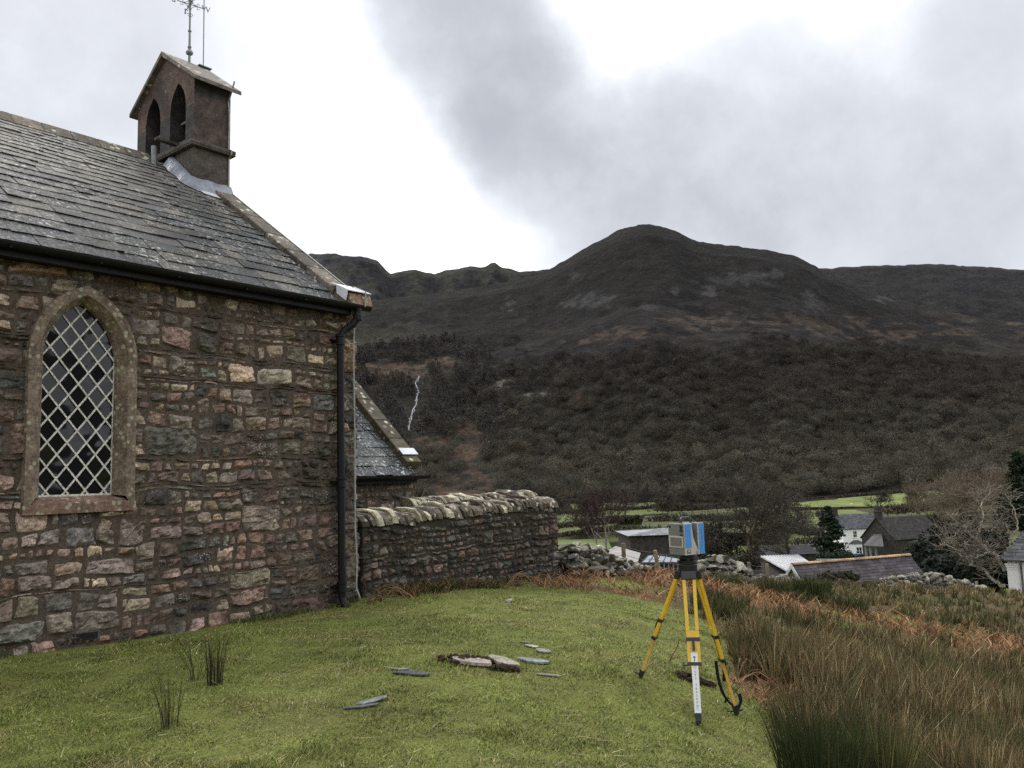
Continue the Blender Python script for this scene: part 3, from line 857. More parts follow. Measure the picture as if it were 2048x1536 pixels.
# roof: real slates in diminishing courses
def slate_roof(mb, t0, t1, s0, s1, zf, pitch, rg, expo, width, pal, org=C0):
    L = (s1 - s0) * math.sqrt(1 + pitch * pitch)
    sdir = N3 * 1 + Z3 * pitch; sdir = sdir / np.linalg.norm(sdir)
    nrm = np.cross(U3, sdir); nrm *= np.sign(nrm[2])
    O = org + N3 * s0 + Z3 * zf(s0)
    l = 0.0
    pal = np.array(pal)
    while l < L - .05:
        f = l / L
        e = expo[0] * (1 - f) + expo[1] * f
        t = t0 - rg.uniform(0, .3)
        while t < t1:
            w = rg.uniform(*width) * (1 - .45 * f)
            ta, tb = max(t, t0), min(t + w, t1)
            t += w
            if tb - ta < .03: continue
            ta += rg.uniform(.001, .004); tb -= rg.uniform(.001, .004)
            la = l + rg.normal(0, .008); lb = la + e * 1.9
            lb = min(lb, L)
            th = rg.uniform(.009, .016); up = rg.uniform(.020, .034); sk = rg.normal(0, .006)
            lt = (.26 * f) * np.clip(vn1.fbm(np.array([(t - tb) * 0 + ta * .9 + 3]), np.array([l * .8]), 3)[0] * 2.2 - .75 + .5 * f, 0, 1)
            col = pal[rg.integers(len(pal))] * rg.uniform(.6, 1.3) * (1 - lt) + lt * np.array([.36, .33, .27])
            p = lambda tt, ll, hh: O + U3 * tt + sdir * ll + nrm * hh
            um = (ta + tb) / 2 + rg.uniform(-.3, .3) * (tb - ta)
            tq = [ta, um, tb]
            lw = [la + sk, la + rg.normal(0, .004), la - sk]
            V = [p(tq[i], lw[i], up + rg.normal(0, .0025)) for i in range(3)] + [p(tq[i], lw[i], up - th) for i in range(3)] + [p(tq[i], lb, .004) for i in range(3)]
            F = [(0, 1, 7, 6), (1, 2, 8, 7), (3, 4, 1, 0), (4, 5, 2, 1), (0, 6, 3), (2, 5, 8)]
            mb.add(V, F, col)
        l += e
PAL_SL = [(.030, .032, .035), (.022, .024, .027), (.042, .044, .043), (.070, .066, .056), (.032, .041, .037), (.018, .020, .023), (.062, .056, .046), (.027, .029, .03)]
b = MB()
SE = -.17
slate_roof(b, -9.6, -.36, SE, 4.27, roof_z, RS, rs, (.33, .15), (.26, .62), PAL_SL)
# under-sheet, soffit and the far slope
quadp(b, [ch(TL, SE + .05, roof_z(SE + .05) - .012), ch(-.02, SE + .05, roof_z(SE + .05) - .012), ch(-.02, 4.27, roof_z(4.27) - .012), ch(TL, 4.27, roof_z(4.27) - .012)], (.03, .03, .03))
quadp(b, [ch(TL, SW - SE, roof_z(SE)), ch(TL, 4.27, roof_z(4.27)), ch(-.02, 4.27, roof_z(4.27)), ch(-.02, SW - SE, roof_z(SE))], (.07, .072, .075))
roof = b.build('roof', M['slate'], church)
# ridge tiles
b = MB()
t = -9.6
while t < -1.0:
    w = rs.uniform(.42, .5)
    b.prism([ch(t + .004, 4.27 - .20, roof_z(4.07) + .03), ch(t + .004, 4.27, roof_z(4.27) + .10), ch(t + .004, 4.27 + .2, roof_z(4.07) + .03), ch(t + .004, 4.27 + .17, roof_z(4.07) + .005), ch(t + .004, 4.27, roof_z(4.27) + .05), ch(t + .004, 4.27 - .17, roof_z(4.07) + .005)], U3 * (w - .008), np.array([.16, .135, .10]) * rs.uniform(.7, 1.3))
    t += w
b.build('ridge_tiles', M['verge_stone'], roof, bevel=.008)
# verge coping: long slabs up the gable
b = MB()
sdir = (N3 + Z3 * RS) / math.sqrt(1 + RS * RS)
nrm = np.cross(U3, sdir); nrm *= np.sign(nrm[2])
l = .12
Lc = 3.42 * math.sqrt(1 + RS * RS)
Oc = ch(0, 0, roof_z(0))
while l < Lc:
    e = min(rs.uniform(.55, .8), Lc - l + .01)
    c_ = np.array([.125, .105, .08]) * rs.uniform(.7, 1.25)
    if 0.3 < l < .75: c_ = np.array([.30, .16, .095])
    o_ = Oc + sdir * l - U3 * .34 + nrm * (-.06)
    b.box(o_, U3 * .375, sdir * (e - .012), nrm * .15, c_)
    l += e
b.build('verge_coping', M['verge_stone'], roof, bevel=.018)
b = MB()
q0 = ch(-.34, -.27, 2.50)
b.prism([ch(-.30, -.30, 2.52), ch(-.30, .14, 2.52), ch(-.30, .14, 2.87), ch(-.30, -.03, 2.80), ch(-.30, -.24, 2.70)], U3 * .40, (.20, .13, .085))
kn = b.build('kneeler', M['dressed'], roof, bevel=.012)
b = MB()
b.prism([ch(-.34, -.27, 2.715), ch(-.34, -.02, 2.835), ch(-.34, .14, 2.895), ch(-.34, .14, 2.905), ch(-.34, -.02, 2.847), ch(-.34, -.275, 2.727)], U3 * .435)
b.prism([ch(-.345, -.265, 2.727), ch(-.345, -.02, 2.845), ch(-.345, -.02, 2.72), ch(-.345, -.22, 2.58)], U3 * .012)
b.build('lead_cap', M['lead_new'], kn)
# gutter and downpipe
b = MB()
gs = [(math.cos(a) * .068, math.sin(a) * .068) for a in np.linspace(math.pi, 2 * math.pi, 9)]
gi = [(x * .86, z_ * .86) for x, z_ in gs[::-1]]
b.prism([ch(-9.6, -.235 + x, 2.535 + z_) for x, z_ in gs + gi], U3 * 9.68)
b.box(ch(-9.6, -.17, 2.40), U3 * 9.4, N3 * .17, Z3 * .09)
for t in np.arange(-9.2, 0, .9):
    b.box(ch(t, -.30, 2.462), U3 * .025, N3 * .30, Z3 * .012)
gut = b.build('gutter', M['black_iron'], church)
b = MB()
pp = [ch(-.13, -.235, 2.50), ch(-.14, -.235, 2.36), ch(-.20, -.20, 2.25), ch(-.30, -.14, 2.17), ch(-.355, -.115, 2.07), ch(-.358, -.115, 1.9), ch(-.362, -.115, .9), ch(-.362, -.115, -.2), ch(-.36, -.115, -1.2), ch(-.36, -.115, -1.55), ch(-.345, -.16, -1.66), ch(-.33, -.22, -1.70)]
b.tube(pp, .052, 14)
for z_ in (2.02, .02, -1.40):
    b.lathe(ch(-.36, -.115, z_), [(.055, -.075), (.068, -.07), (.068, -.045), (.060, -.04), (.060, .04), (.072, .045), (.072, .07), (.055, .075)], 16)
    b.box(ch(-.47, -.075, z_ - .012), U3 * .22, N3 * .09, Z3 * .024)
b.lathe(ch(-.14, -.235, 2.36), [(.056, -.05), (.07, -.045), (.07, .03), (.058, .05)], 14)
b.build('downpipe', M['black_iron'], church, smooth=False, bevel=0)

# bellcote
bs0, bs1, bt0, bt1 = 3.29, 5.25, -.69, 0.0
bst = (.155, .115, .095)
b = MB()
b.box(ch(bt0, bs0, 4.6), U3 * (bt1 - bt0), N3 * (bs1 - bs0), Z3 * (5.76 - 4.6), (.085, .070, .057))
def ring(mb, t0, t1, s0, s1, z0, z1, col): mb.box(ch(t0, s0, z0), U3 * (t1 - t0), N3 * (s1 - s0), Z3 * (z1 - z0), col)
belc = b.build('bellcote', M['bell_stone'], church, bevel=.01)
b = MB()
ring(b, bt0 - .075, bt1 + .075, bs0 - .075, bs1 + .075, 5.79, 5.86, (.10, .085, .07))
b.prism([ch(bt0 - .075, bs0 - .075, 5.791), ch(bt1 + .075, bs0 - .075, 5.791), ch(bt1 + .075, bs1 + .075, 5.791), ch(bt0 - .075, bs1 + .075, 5.791)], -Z3 * .032, (.09, .075, .06))
b.build('string_course', M['bell_stone'], belc, bevel=.02)
# upper stage with two pointed bell openings in the nave side
b = MB()
EV, AP = 6.97, 7.66
ARCH = [(3.82, .262, 5.95, 6.55, .50), (4.68, .262, 5.95, 6.55, .50)]
sx = np.unique(np.concatenate([np.linspace(bs0, bs1, 15), [4.27]] + [np.linspace(a - w, a + w, 25) for a, w, *_ in ARCH]))
zbm = 5.861
def gable(s): return AP - (AP - EV) * abs(s - 4.27) / (4.27 - bs0)
red = np.array([.125, .080, .064]); drk = np.array([.055, .049, .043])
def bcol(s, z): return red if (z > 6.5) else drk
for i in range(len(sx) - 1):
    sa, sb = sx[i], sx[i + 1]; sm = (sa + sb) / 2
    za, zb_ = zbm, None
    hit = [A_ for A_ in ARCH if abs(sm - A_[0]) < A_[1]]
    segs = []
    if hit:
        A_ = hit[0]
        ta_, tb_ = arch_top(np.array([sa, sb]), A_[0], A_[1], A_[3], A_[4])
        segs.append(((zbm, zbm), (A_[2], A_[2])))
        segs.append(((ta_, tb_), (gable(sa), gable(sb))))
    else:
        segs.append(((zbm, zbm), (6.52, 6.52))); segs.append(((6.52, 6.52), (gable(sa), gable(sb))))
    for (l0, l1), (h0, h1) in segs:
        quadp(b, [ch(bt0, sa, l0), ch(bt0, sa, h0), ch(bt0, sb, h1), ch(bt0, sb, l1)], bcol(sm, (l0 + h0) / 2 + .03) * rs.uniform(.97, 1.03))
for A_ in ARCH:                                      # soffits of the openings and the dark boarding inside
    ol = arch_outline(A_[0], A_[1], A_[2], A_[3], A_[4])
    n_ = len(ol)
    V = [ch(bt0, p[0], p[1]) for p in ol] + [ch(bt0 + .42, p[0], p[1]) for p in ol]
    b.add(V, [(k, k + 1, n_ + k + 1, n_ + k) for k in range(n_ - 1)], drk)
    quadp(b, [ch(bt0, A_[0] - A_[1], A_[2]), ch(bt0, A_[0] + A_[1], A_[2]), ch(bt0 + .42, A_[0] + A_[1], A_[2]), ch(bt0 + .42, A_[0] - A_[1], A_[2])], drk)
quadp(b, [ch(bt0, bs0, zbm), ch(bt1, bs0, zbm), ch(bt1, bs0, 6.72), ch(bt0, bs0, 6.72)], (.092, .066, .054))
quadp(b, [ch(bt0, bs0, 6.72), ch(bt1, bs0, 6.72), ch(bt1, bs0, EV), ch(bt0, bs0, EV)], (.055, .052, .048))
quadp(b, [ch(bt0, bs1, zbm), ch(bt0, bs1, EV), ch(bt1, bs1, EV), ch(bt1, bs1, zbm)], drk)
quadp(b, [ch(bt1, bs0, zbm), ch(bt1, bs1, zbm), ch(bt1, bs1, EV), ch(bt1, 4.27, AP), ch(bt1, bs0, EV)], drk)
quadp(b, [ch(bt0 + .419, bs0, zbm), ch(bt0 + .419, bs1, zbm), ch(bt0 + .419, bs1, EV), ch(bt0 + .419, bs0, EV)], (.02, .018, .016))
b.build('bell_stage', M['bell_stone'], belc)
for A_ in ARCH:
    b = MB(); b.box(ch(bt0 + .2, A_[0] - .262, 6.42), U3 * .05, N3 * .524, Z3 * .035)
    b.build('bell_beam', M['tape'], belc)
b = MB()
rr = (AP - EV) / (4.27 - bs0)
for sg in (1, -1):
    e0 = 4.27 - sg * (4.27 - bs0 + .16)
    P = [ch(bt0 - .09, 4.27, AP + .02), ch(bt0 - .09, e0, AP + .02 - rr * (4.27 - bs0 + .16)), ch(bt0 - .09, e0, AP + .095 - rr * (4.27 - bs0 + .16)), ch(bt0 - .09, 4.27, AP + .115)]
    b.prism(P, U3 * .90, (.17, .145, .125))
b.build('bellcote_roof', M['verge_stone'], belc, bevel=.01)
# lead flashing where the bellcote meets the slates, dressed up the nave side
b = MB()
zr = roof_z(bs0)
n_ = 14
V, F = [], []
path = [(bt1 + .03, bs0 - .0), (bt0 - .0, bs0 - .0)] 
tn = np.linspace(bt1 + .02, bt0 - .02, 9)
low = [(t, bs0 - .16 - .03 * math.sin(i * .9), None) for i, t in enumerate(tn)]
hi = [(t, bs0 - .012, zr + .20 + .01 * math.sin(i * 1.7)) for i, t in enumerate(tn)]
sn = np.linspace(bs0 - .02, 4.0, 12)
low += [(bt0 - .17 - .02 * math.sin(i * 1.1), s, None) for i, s in enumerate(sn)]
hi += [(bt0 - .012, s, roof_z(s) + .20 + .08 * i / 11) for i, s in enumerate(sn)]
for (t, s, _z), (t2, s2, z2) in zip(low, hi):
    V += [ch(t, s, roof_z(s) + .042), ch(t2, s2, z2)]
F = [(2 * i, 2 * i + 2, 2 * i + 3, 2 * i + 1) for i in range(len(low) - 1)]
b.add(V, F)
b.build('lead_flashing', M['lead'], belc)
b = MB()
quadp(b, [ch(-.62, 3.05, roof_z(3.05) + .045), ch(-.34, 3.00, roof_z(3.0) + .045), ch(-.34, 3.16, roof_z(3.16) + .05), ch(-.66, 3.14, roof_z(3.14) + .05)])
b.build('lead_soaker', M['lead_new'], belc)
b = MB()
b.tube([ch(-1.02, 3.98, roof_z(3.98) - .05), ch(-1.02, 3.98, roof_z(3.98) + .34)], .048, 12)
b.build('vent_pipe', M['grey_metal'], roof)
b = MB()
b.box(ch(bt0 - .42, 3.72, 5.875), U3 * .5, N3 * .10, Z3 * .045, (.09, .08, .06))
b.build('bell_lever', M['bell_stone'], belc, bevel=.005)

# ------------------------------------------------------------------ weather vane and lightning rod
def text_mesh(body, size, ext=0.0):
    cu = bpy.data.curves.new('lettering', 'FONT')
    cu.body = body; cu.size = size; cu.extrude = ext; cu.align_x = 'CENTER'; cu.align_y = 'CENTER'; cu.resolution_u = 3
    tmp = bpy.data.objects.new('lettering', cu)
    COL.objects.link(tmp)
    bpy.context.view_layer.update()
    me = bpy.data.meshes.new_from_object(tmp.evaluated_get(bpy.context.evaluated_depsgraph_get()))
    V = np.array([v.co[:] for v in me.vertices]); F = [tuple(p.vertices) for p in me.polygons]
    bpy.data.objects.remove(tmp); bpy.data.curves.remove(cu); bpy.data.meshes.remove(me)
    return V, F
def put_text(mb, body, size, o, ex, ey, ext=0.0, lift=0.0, col=None):
    V, F = text_mesh(body, size, ext)
    ex, ey = np.asarray(ex, float), np.asarray(ey, float)
    ez = np.cross(ex, ey)
    mb.add(np.asarray(o) + V[:, :1] * ex + V[:, 1:2] * ey + (V[:, 2:] + lift) * ez, F, col)
VB = ch(-.24, 4.27, 7.74)
vane = thing('weather_vane', VB, 'grey iron weather vane with letters N, E, S, W on the bellcote ridge', 'weather vane')
b = MB()
b.lathe(VB, [(.024, 0), (.024, .16), (.06, .19), (.068, .22), (.05, .255), (.028, .27), (.028, .30), (.036, .315), (.036, .335), (.022, .35), (.02, .62), (.032, .625), (.032, .645), (.018, .65), (.017, .98), (.02, 1.15), (.03, 1.2), (.04, 1.23), (.028, 1.26), (.014, 1.34), (.013, 1.9)], 12)
b.build('spindle', M['grey_metal'], vane)
hub = VB + Z3 * 1.16
E_ = np.array([-.24, -.19, 0]); E_ /= np.linalg.norm(E_)
N_ = np.array([.19, -.24, 0]); N_ /= np.linalg.norm(N_)
b = MB()
for d in (E_, -E_, N_, -N_):
    b.tube([hub, hub + d * .235], .008, 6)
    for sgn in (1, -1):
        a = np.linspace(0, 4.6, 12)
        c0 = hub + d * .145 + Z3 * sgn * .032
        b.tube([c0 + (d * math.cos(x) + Z3 * sgn * math.sin(x)) * .028 * (1 - .1 * x) for x in a], .005, 5)
        b.tube([hub + d * .012 + Z3 * sgn * .12, hub + d * .03 + Z3 * sgn * .06, hub + d * .075 + Z3 * sgn * .022, hub + d * .12 + Z3 * sgn * .008], .005, 5)
b.build('scrollwork', M['grey_metal'], vane)
for zz_ in (-.21, .42):
    b = MB()
    for k in range(4):
        d = (E_, -E_, N_, -N_)[k]
        a = np.linspace(0, 5.2, 12)
        b.tube([VB + Z3 * (1.16 + zz_) + d * .03 + (d * math.cos(x) + Z3 * math.sin(x)) * .024 for x in a], .006, 5)
    b.build('scroll_knot', M['grey_metal'], vane)
for L_, d in (('E', E_), ('W', -E_), ('N', N_), ('S', -N_)):
    b = MB()
    put_text(b, L_, .155, hub + d * .29, d, Z3, .007)
    b.build('letter', M['grey_metal'], vane)
b = MB()
top = VB + Z3 * 1.60
A1 = np.array([.62, -.12, 0]); A1 = A1 / np.linalg.norm(A1)
b.tube([top - A1 * .33, top + A1 * .30], .008, 6)
b.prism([top + A1 * .36, top + A1 * .27 + Z3 * .05, top + A1 * .27 - Z3 * .05], np.cross(A1, Z3) * .012)
b.prism([top - A1 * .36 - Z3 * .05, top - A1 * .18 - Z3 * .008, top - A1 * .18 + Z3 * .008, top - A1 * .36 + Z3 * .08, top - A1 * .31], np.cross(A1, Z3) * .012)
b.build('arrow', M['grey_metal'], vane)
RB = ch(.04, 4.27, 7.72)
rod = thing('lightning_rod', RB, 'thin straight lightning rod with earth tape beside the weather vane', 'lightning rod')
b = MB()
b.tube([RB, RB + Z3 * 2.0], .011, 8)
b.build('rod', M['tape'], rod)
b = MB()
b.box(RB + ch(-.13, -.09, .035) - C0, U3 * .26, N3 * .18, Z3 * .02); b.lathe(RB, [(.05, .02), (.05, .07), (.02, .09)], 10)
b.build('saddle', M['tape'], rod, bevel=.004)
b = MB()
def strip(mb, pts, w, th, side):
    for p, q in zip(pts[:-1], pts[1:]):
        d = (q - p); L = np.linalg.norm(d); d = d / L
        nn_ = np.cross(d, side); nn_ /= np.linalg.norm(nn_)
        mb.box(p - side * w / 2 - nn_ * th / 2, side * w, d * (L + .004), nn_ * th)
pe = bs0 - .18
strip(b, [ch(-.03, bs0 - .17, 7.09), ch(-.05, bs0 - .02, 6.75), ch(-.03, bs0 - .018, 6.5), ch(-.035, bs0 - .016, 5.88), ch(-.03, bs0 - .095, 5.85), ch(-.03, bs0 - .095, 5.77), ch(-.03, bs0 - .02, 5.72), ch(-.03, bs0 - .02, 5.08)], .028, .006, U3)
cp = [ch(.0, s, roof_z(s) + .122) for s in (3.2, 2.5, 1.8, 1.1, .5, .12)] + [ch(-.02, -.02, 2.862), ch(-.03, -.29, 2.74)]
strip(b, cp, .028, .006, U3)
strip(b, [ch(-.05, -.31, 2.74), ch(-.06, -.31, 2.52), ch(-.08, -.09, 2.42), ch(-.085, -.075, 1.7), ch(-.075, -.075, .6), ch(-.085, -.075, -.6), ch(-.06, -.078, -1.1), ch(-.075, -.08, -1.45), ch(-.02, -.12, -1.66)], .024, .006, U3)
b.build('earth_tape', M['tape'], rod)

# ------------------------------------------------------------------ the lower porch beyond the gable
PS, PT, PP = 1.5, 2.6, .93
def pz(s): return .25 + PP * (s - PS)
porch = thing('porch', ch(1.3, 3.0, -1.8), 'low stone porch with lichen spotted slates beyond the church gable', 'porch')
b = MB()
b.box(ch(.02, PS, -2.3), U3 * (PT - .02), N3 * 5.2, Z3 * 2.45, mort)
quadp(b, [ch(PT, PS, .15), ch(PT, PS + 5.2, .15), ch(PT, PS + 2.6, pz(PS + 2.6) - .02)], mort)
b.build('wall_core', M['mortar'], porch)
cells = []
dissect(0.02, PT, -1.9, .12, rs, .10, .3, (.26, .42), cells)
cells = clipc(cells, .02, PT)
b = MB()
stones(b, cells, lambda t, d, z: C0 + np.outer(t, U3) + np.outer(PS - d, N3) + np.outer(z, Z3), rs, PAL_CHURCH, depth=(.02, .05), tone=lambda x, z: .62)
b.build('wall', M['church_stone'], porch)
b = MB()
slate_roof(b, .02, PT - .22, PS - .16, PS + 2.6, pz, PP, rs, (.25, .17), (.26, .46), [(.055, .06, .065), (.07, .075, .08), (.085, .09, .088)])
quadp(b, [ch(.02, PS - .1, pz(PS - .1) - .01), ch(PT, PS - .1, pz(PS - .1) - .01), ch(PT, PS + 2.6, pz(PS + 2.6) - .01), ch(.02, PS + 2.6, pz(PS + 2.6) - .01)], (.03, .03, .03))
quadp(b, [ch(.02, PS + 5.3, pz(PS - .1)), ch(.02, PS + 2.6, pz(PS + 2.6) - .01), ch(PT, PS + 2.6, pz(PS + 2.6) - .01), ch(PT, PS + 5.3, pz(PS - .1))], (.06, .06, .06))
pr = b.build('roof', M['porch_slate'], porch)
b = MB()
sd2 = (N3 + Z3 * PP) / math.sqrt(1 + PP * PP); nm2 = np.cross(U3, sd2); nm2 *= np.sign(nm2[2])
l = .0
while l < 3.5:
    e = rs.uniform(.5, .7)
    b.box(ch(PT - .25, PS, pz(PS)) + sd2 * l - nm2 * .05, U3 * .36, sd2 * (e - .012), nm2 * .19, np.array([.085, .072, .045]) * rs.uniform(.8, 1.2))
    l += e
vp_ = b.build('verge_coping', M['verge_stone'], pr, bevel=.015)
b = MB()
b.box(ch(PT - .26, PS - .03, pz(PS) + .0) + sd2 * .18 + nm2 * .145, U3 * .38, sd2 * .17, nm2 * .012)
b.build('lead_patch', M['lead_new'], vp_)
b = MB()
b.prism([ch(0.05, PS - .21 + x * .9, .10 + z_ * .9) for x, z_ in gs + gi], U3 * (PT + .12))
b.box(ch(0.05, PS - .13, -.02), U3 * (PT - .1), N3 * .12, Z3 * .08)
b.build('gutter', M['black_iron'], porch)

# ------------------------------------------------------------------ churchyard wall, stones on edge along its top
def rubble_wall(name, label, A, B, thick, topA, topB, botA, botB, pal, rg, cope_h=.2, lean=.35, parent_cat='stone wall', end_tall=0.0):
    A, B = np.array([*A, 0.]), np.array([*B, 0.])
    L = np.linalg.norm(B - A); D = (B - A) / L
    Nn = np.array([-D[1], D[0], 0])               # away from us
    root = thing(name, (A + B) / 2 + Z3 * min(botA, botB), label, parent_cat)
    top = lambda x: topA + (topB - topA) * x / L + .02 * np.sin(x * 5) + .015 * np.sin(x * 11 + 1)
    bot = min(botA, botB) - .3
    b = MB()
    b.prism([A + Z3 * bot, B + Z3 * bot, B + Z3 * (top(L) - .03), A + Z3 * (top(0) - .03)], Nn * thick, (.06, .05, .04))
    b.build('wall_core', M['mortar'], root)
    cells = []
    h = max(topA, topB) - bot
    dissect(0, L, 0, h, rg, .09, .28, (.22, .44), cells, asp=(1.0, 2.3), sliver=.25)
    cells = clipc(cells, .0, L)
    cells = [(a, min(c, L + .02), bot + y0, bot + y1) for a, c, y0, y1 in cells if a < L - .05 and bot + y1 < top(np.clip((a + c) / 2, 0, L)) + .03]
    b = MB()
    pl_ = lambda x, d, z: A + np.outer(x, D) - np.outer(d, Nn) + np.outer(z, Z3)
    stones(b, cells, pl_, rg, pal, depth=(.03, .08), gap=.010, warp=.045, wf=3.0)
    ec = []
    dissect(0, thick, 0, h, rg, .06, .24, (.2, .34), ec, asp=(1.0, 2.0), sliver=.0)
    ec = [(max(a, -.02), min(c, thick + .02), bot + y0, bot + y1) for a, c, y0, y1 in ec if bot + y1 < top(L) + .03 and c > .03 and a < thick - .03]
    stones(b, ec, lambda x, d, z: B + np.outer(x, Nn) + np.outer(d, D) + np.outer(z, Z3), rg, pal, depth=(.02, .06), gap=.01, warp=.02)
    b.build('rubble_face', M['cemetery_stone'], root)
    b = MB()
    x = -.02
    while x < L:
        w = rg.uniform(.055, .17); hh = cope_h * rg.uniform(.75, 1.25)
        if x + w > L - .3 and end_tall: w = L - x + .02
        ln = lean * hh
        ov = rg.uniform(.02, .06)
        c_ = np.array([.16, .135, .105]) * rg.uniform(.5, 1.35)
        if rg.random() < .15: c_ = np.array([.50, .47, .34])
        z0 = top(min(x, L)) - .02
        n1, n2 = 5, 7
        V = []; F = []
        prof = [(-ov, 0), (-ov - .01, hh * .45), (thick * .08 - ov, hh * .86), (thick * .3, hh), (thick * .7, hh * 1.02), (thick * .95, hh * .85), (thick + ov, hh * .4), (thick + ov, 0)]
        V = []
        for j, xx in enumerate((0, .12, .88, 1)):
            for (q, zq) in prof:
                k_ = 1 if j in (1, 2) else .93
                V.append(A + D * (x + xx * (w - .008) - ln * zq / hh + rg.normal(0, .006)) + Nn * ((q - thick / 2) * k_ + thick / 2 + rg.normal(0, .007)) + Z3 * (z0 + zq * k_ + rg.normal(0, .007)))
        m_ = len(prof)
        for j in range(3):
            for i in range(m_ - 1):
                F.append((j * m_ + i, (j + 1) * m_ + i, (j + 1) * m_ + i + 1, j * m_ + i + 1))
        F.append(tuple(range(m_))[::-1][::-1]); F.append(tuple(3 * m_ + i for i in range(m_))[::-1])
        b.add(V, F, c_)
        x += w
    b.build('coping', M['cope_stone'], root)
    return root
rw = np.random.default_rng(5)
rubble_wall('churchyard_wall', 'mossy rubble wall with tilted coping stones running from the church corner', (-2.20, 12.02), (.78, 16.1), .5, -.62, -.53, -1.65, -1.95, PAL_CEM, rw, .20, .5, end_tall=.3)
rubble_wall('inner_wall', 'second churchyard wall just behind, its pale coping showing over the first', (-1.75, 14.55), (.45, 17.35), .45, -.50, -.46, -1.8, -1.95, PAL_CEM, rw, .20, .5)
# ------------------------------------------------------------------ tumbled dry stone walls
def icosphere(sub):
    bmx = bmesh.new()
    bmesh.ops.create_icosphere(bmx, subdivisions=sub, radius=1.0)
    V = np.array([v.co[:] for v in bmx.verts]); F = np.array([[v.index for v in f.verts] for f in bmx.faces])
    bmx.free()
    return V, F
ICO2, ICO3 = icosphere(2), icosphere(3)
def rock(mb, c, size, rg, col, ico=ICO3, rz=None):
    V, F = ico
    V = V.copy()
    for _ in range(9):                                       # chop flats so that it reads as broken rock
        d = rg.normal(size=3); d /= np.linalg.norm(d)
        h = rg.uniform(.35, .8)
        e = V @ d - h
        V = V - np.outer(np.clip(e, 0, None), d) * .9
    V = V * (1 + .10 * (vn1.fbm(V[:, 0] * 2.5 + rg.uniform(0, 40), V[:, 1] * 2.5 + V[:, 2] * 1.7 + 20, 3) - .5)[:, None])
    V = V * np.asarray(size)
    a = rg.uniform(0, 6.28) if rz is None else rz
    tl = rg.normal(0, .22)
    R = np.array([[math.cos(a), -math.sin(a), 0], [math.sin(a), math.cos(a), 0], [0, 0, 1]]) @ np.array([[1, 0, 0], [0, math.cos(tl), -math.sin(tl)], [0, math.sin(tl), math.cos(tl)]])
    mb.add(V @ R.T + np.asarray(c), F, col)
FIELD = np.array([[.15, .14, .11], [.09, .085, .07], [.20, .19, .15], [.06, .058, .048], [.30, .29, .23]])
def dry_wall(name, label, pts, hts, rg, thick=.45, big=.135):
    pts = np.array(pts, float)
    root = thing(name, G(*pts.mean(0)), label, 'dry stone wall')
    b = MB()
    for (p, q, h0, h1) in zip(pts[:-1], pts[1:], hts[:-1], hts[1:]):
        L = np.linalg.norm(q - p); d = (q - p) / L; nn_ = np.array([-d[1], d[0]])
        x = 0
        while x < L:
            h = h0 + (h1 - h0) * x / L
            z = 0.0
            while z < h * rg.uniform(.8, 1.15):
                s_ = big * rg.uniform(.5, 1.55)
                for k in (0, 1):
                    w_ = thick * (1 - .4 * z / max(h, .1)) * .5
                    P = p + d * (x + rg.uniform(-.1, .1)) + nn_ * ((k - .5) * 2 * w_ * .7 + rg.normal(0, .03))
                    rock(b, [P[0], P[1], float(ground_h(P[0], P[1])) + z + s_ * .35], (s_ * rg.uniform(.8, 1.4), s_ * rg.uniform(.7, 1.1), s_ * rg.uniform(.5, .8)), rg, FIELD[rg.choice(5, p=[.3, .27, .2, .15, .08])] * rg.uniform(.75, 1.2), ICO2 if z < h * .4 else ICO3, math.atan2(d[1], d[0]) + rg.normal(0, .5))
                z += s_ * .95
            x += big * 1.15
    b.build('stones', M['field_stone'], root)
    return root
rd_ = np.random.default_rng(11)
dry_wall('dry_stone_wall', 'tumbled dry stone wall sloping down from the churchyard wall end', [(.95, 16.9), (1.7, 18.1), (2.5, 19.3), (3.2, 20.5)], [.55, .50, .30, .06], rd_)
dry_wall('dry_stone_wall', 'low heap of field stones left of a wall gap, right behind the yellow tripod', [(4.7, 21.6), (5.1, 21.9), (5.8, 22.4), (6.3, 22.8)], [.42, .62, .45, .15], rd_, big=.155)
dry_wall('dry_stone_wall', 'nearly buried row of mossy field stones before the slate roofed shed', [(6.3, 23.0), (7.4, 24.2), (8.4, 25.1)], [.07, .10, .08], rd_, big=.16)
dry_wall('dry_stone_wall', 'long low lichen covered wall under the white cottage and dark evergreens', [(12.4, 28.6), (14.6, 30.0), (16.9, 31.6), (18.6, 32.4), (20.0, 33.0)], [.34, .42, .45, .40, .40], rd_)
# loose boulders at the wall
for (px, py, s_, lab) in [(1545, 1152, .34, 'large rounded pale boulder beside the shed gable'), (1577, 1160, .22, 'small white boulder touching the foot of the shed gable'), (1598, 1199, .09, 'small pale stone alone in the rush gap'), (1018, 1206, .06, 'single grey stone in the grass before the churchyard wall')]:
    p = gpx(px, py)
    b = MB(); rock(b, p + Z3 * s_ * .3, (s_ * 1.2, s_ * .9, s_ * .7), rd_, (.27, .26, .22))
    tag(b.build('boulder', M['field_stone']), lab, 'boulder')

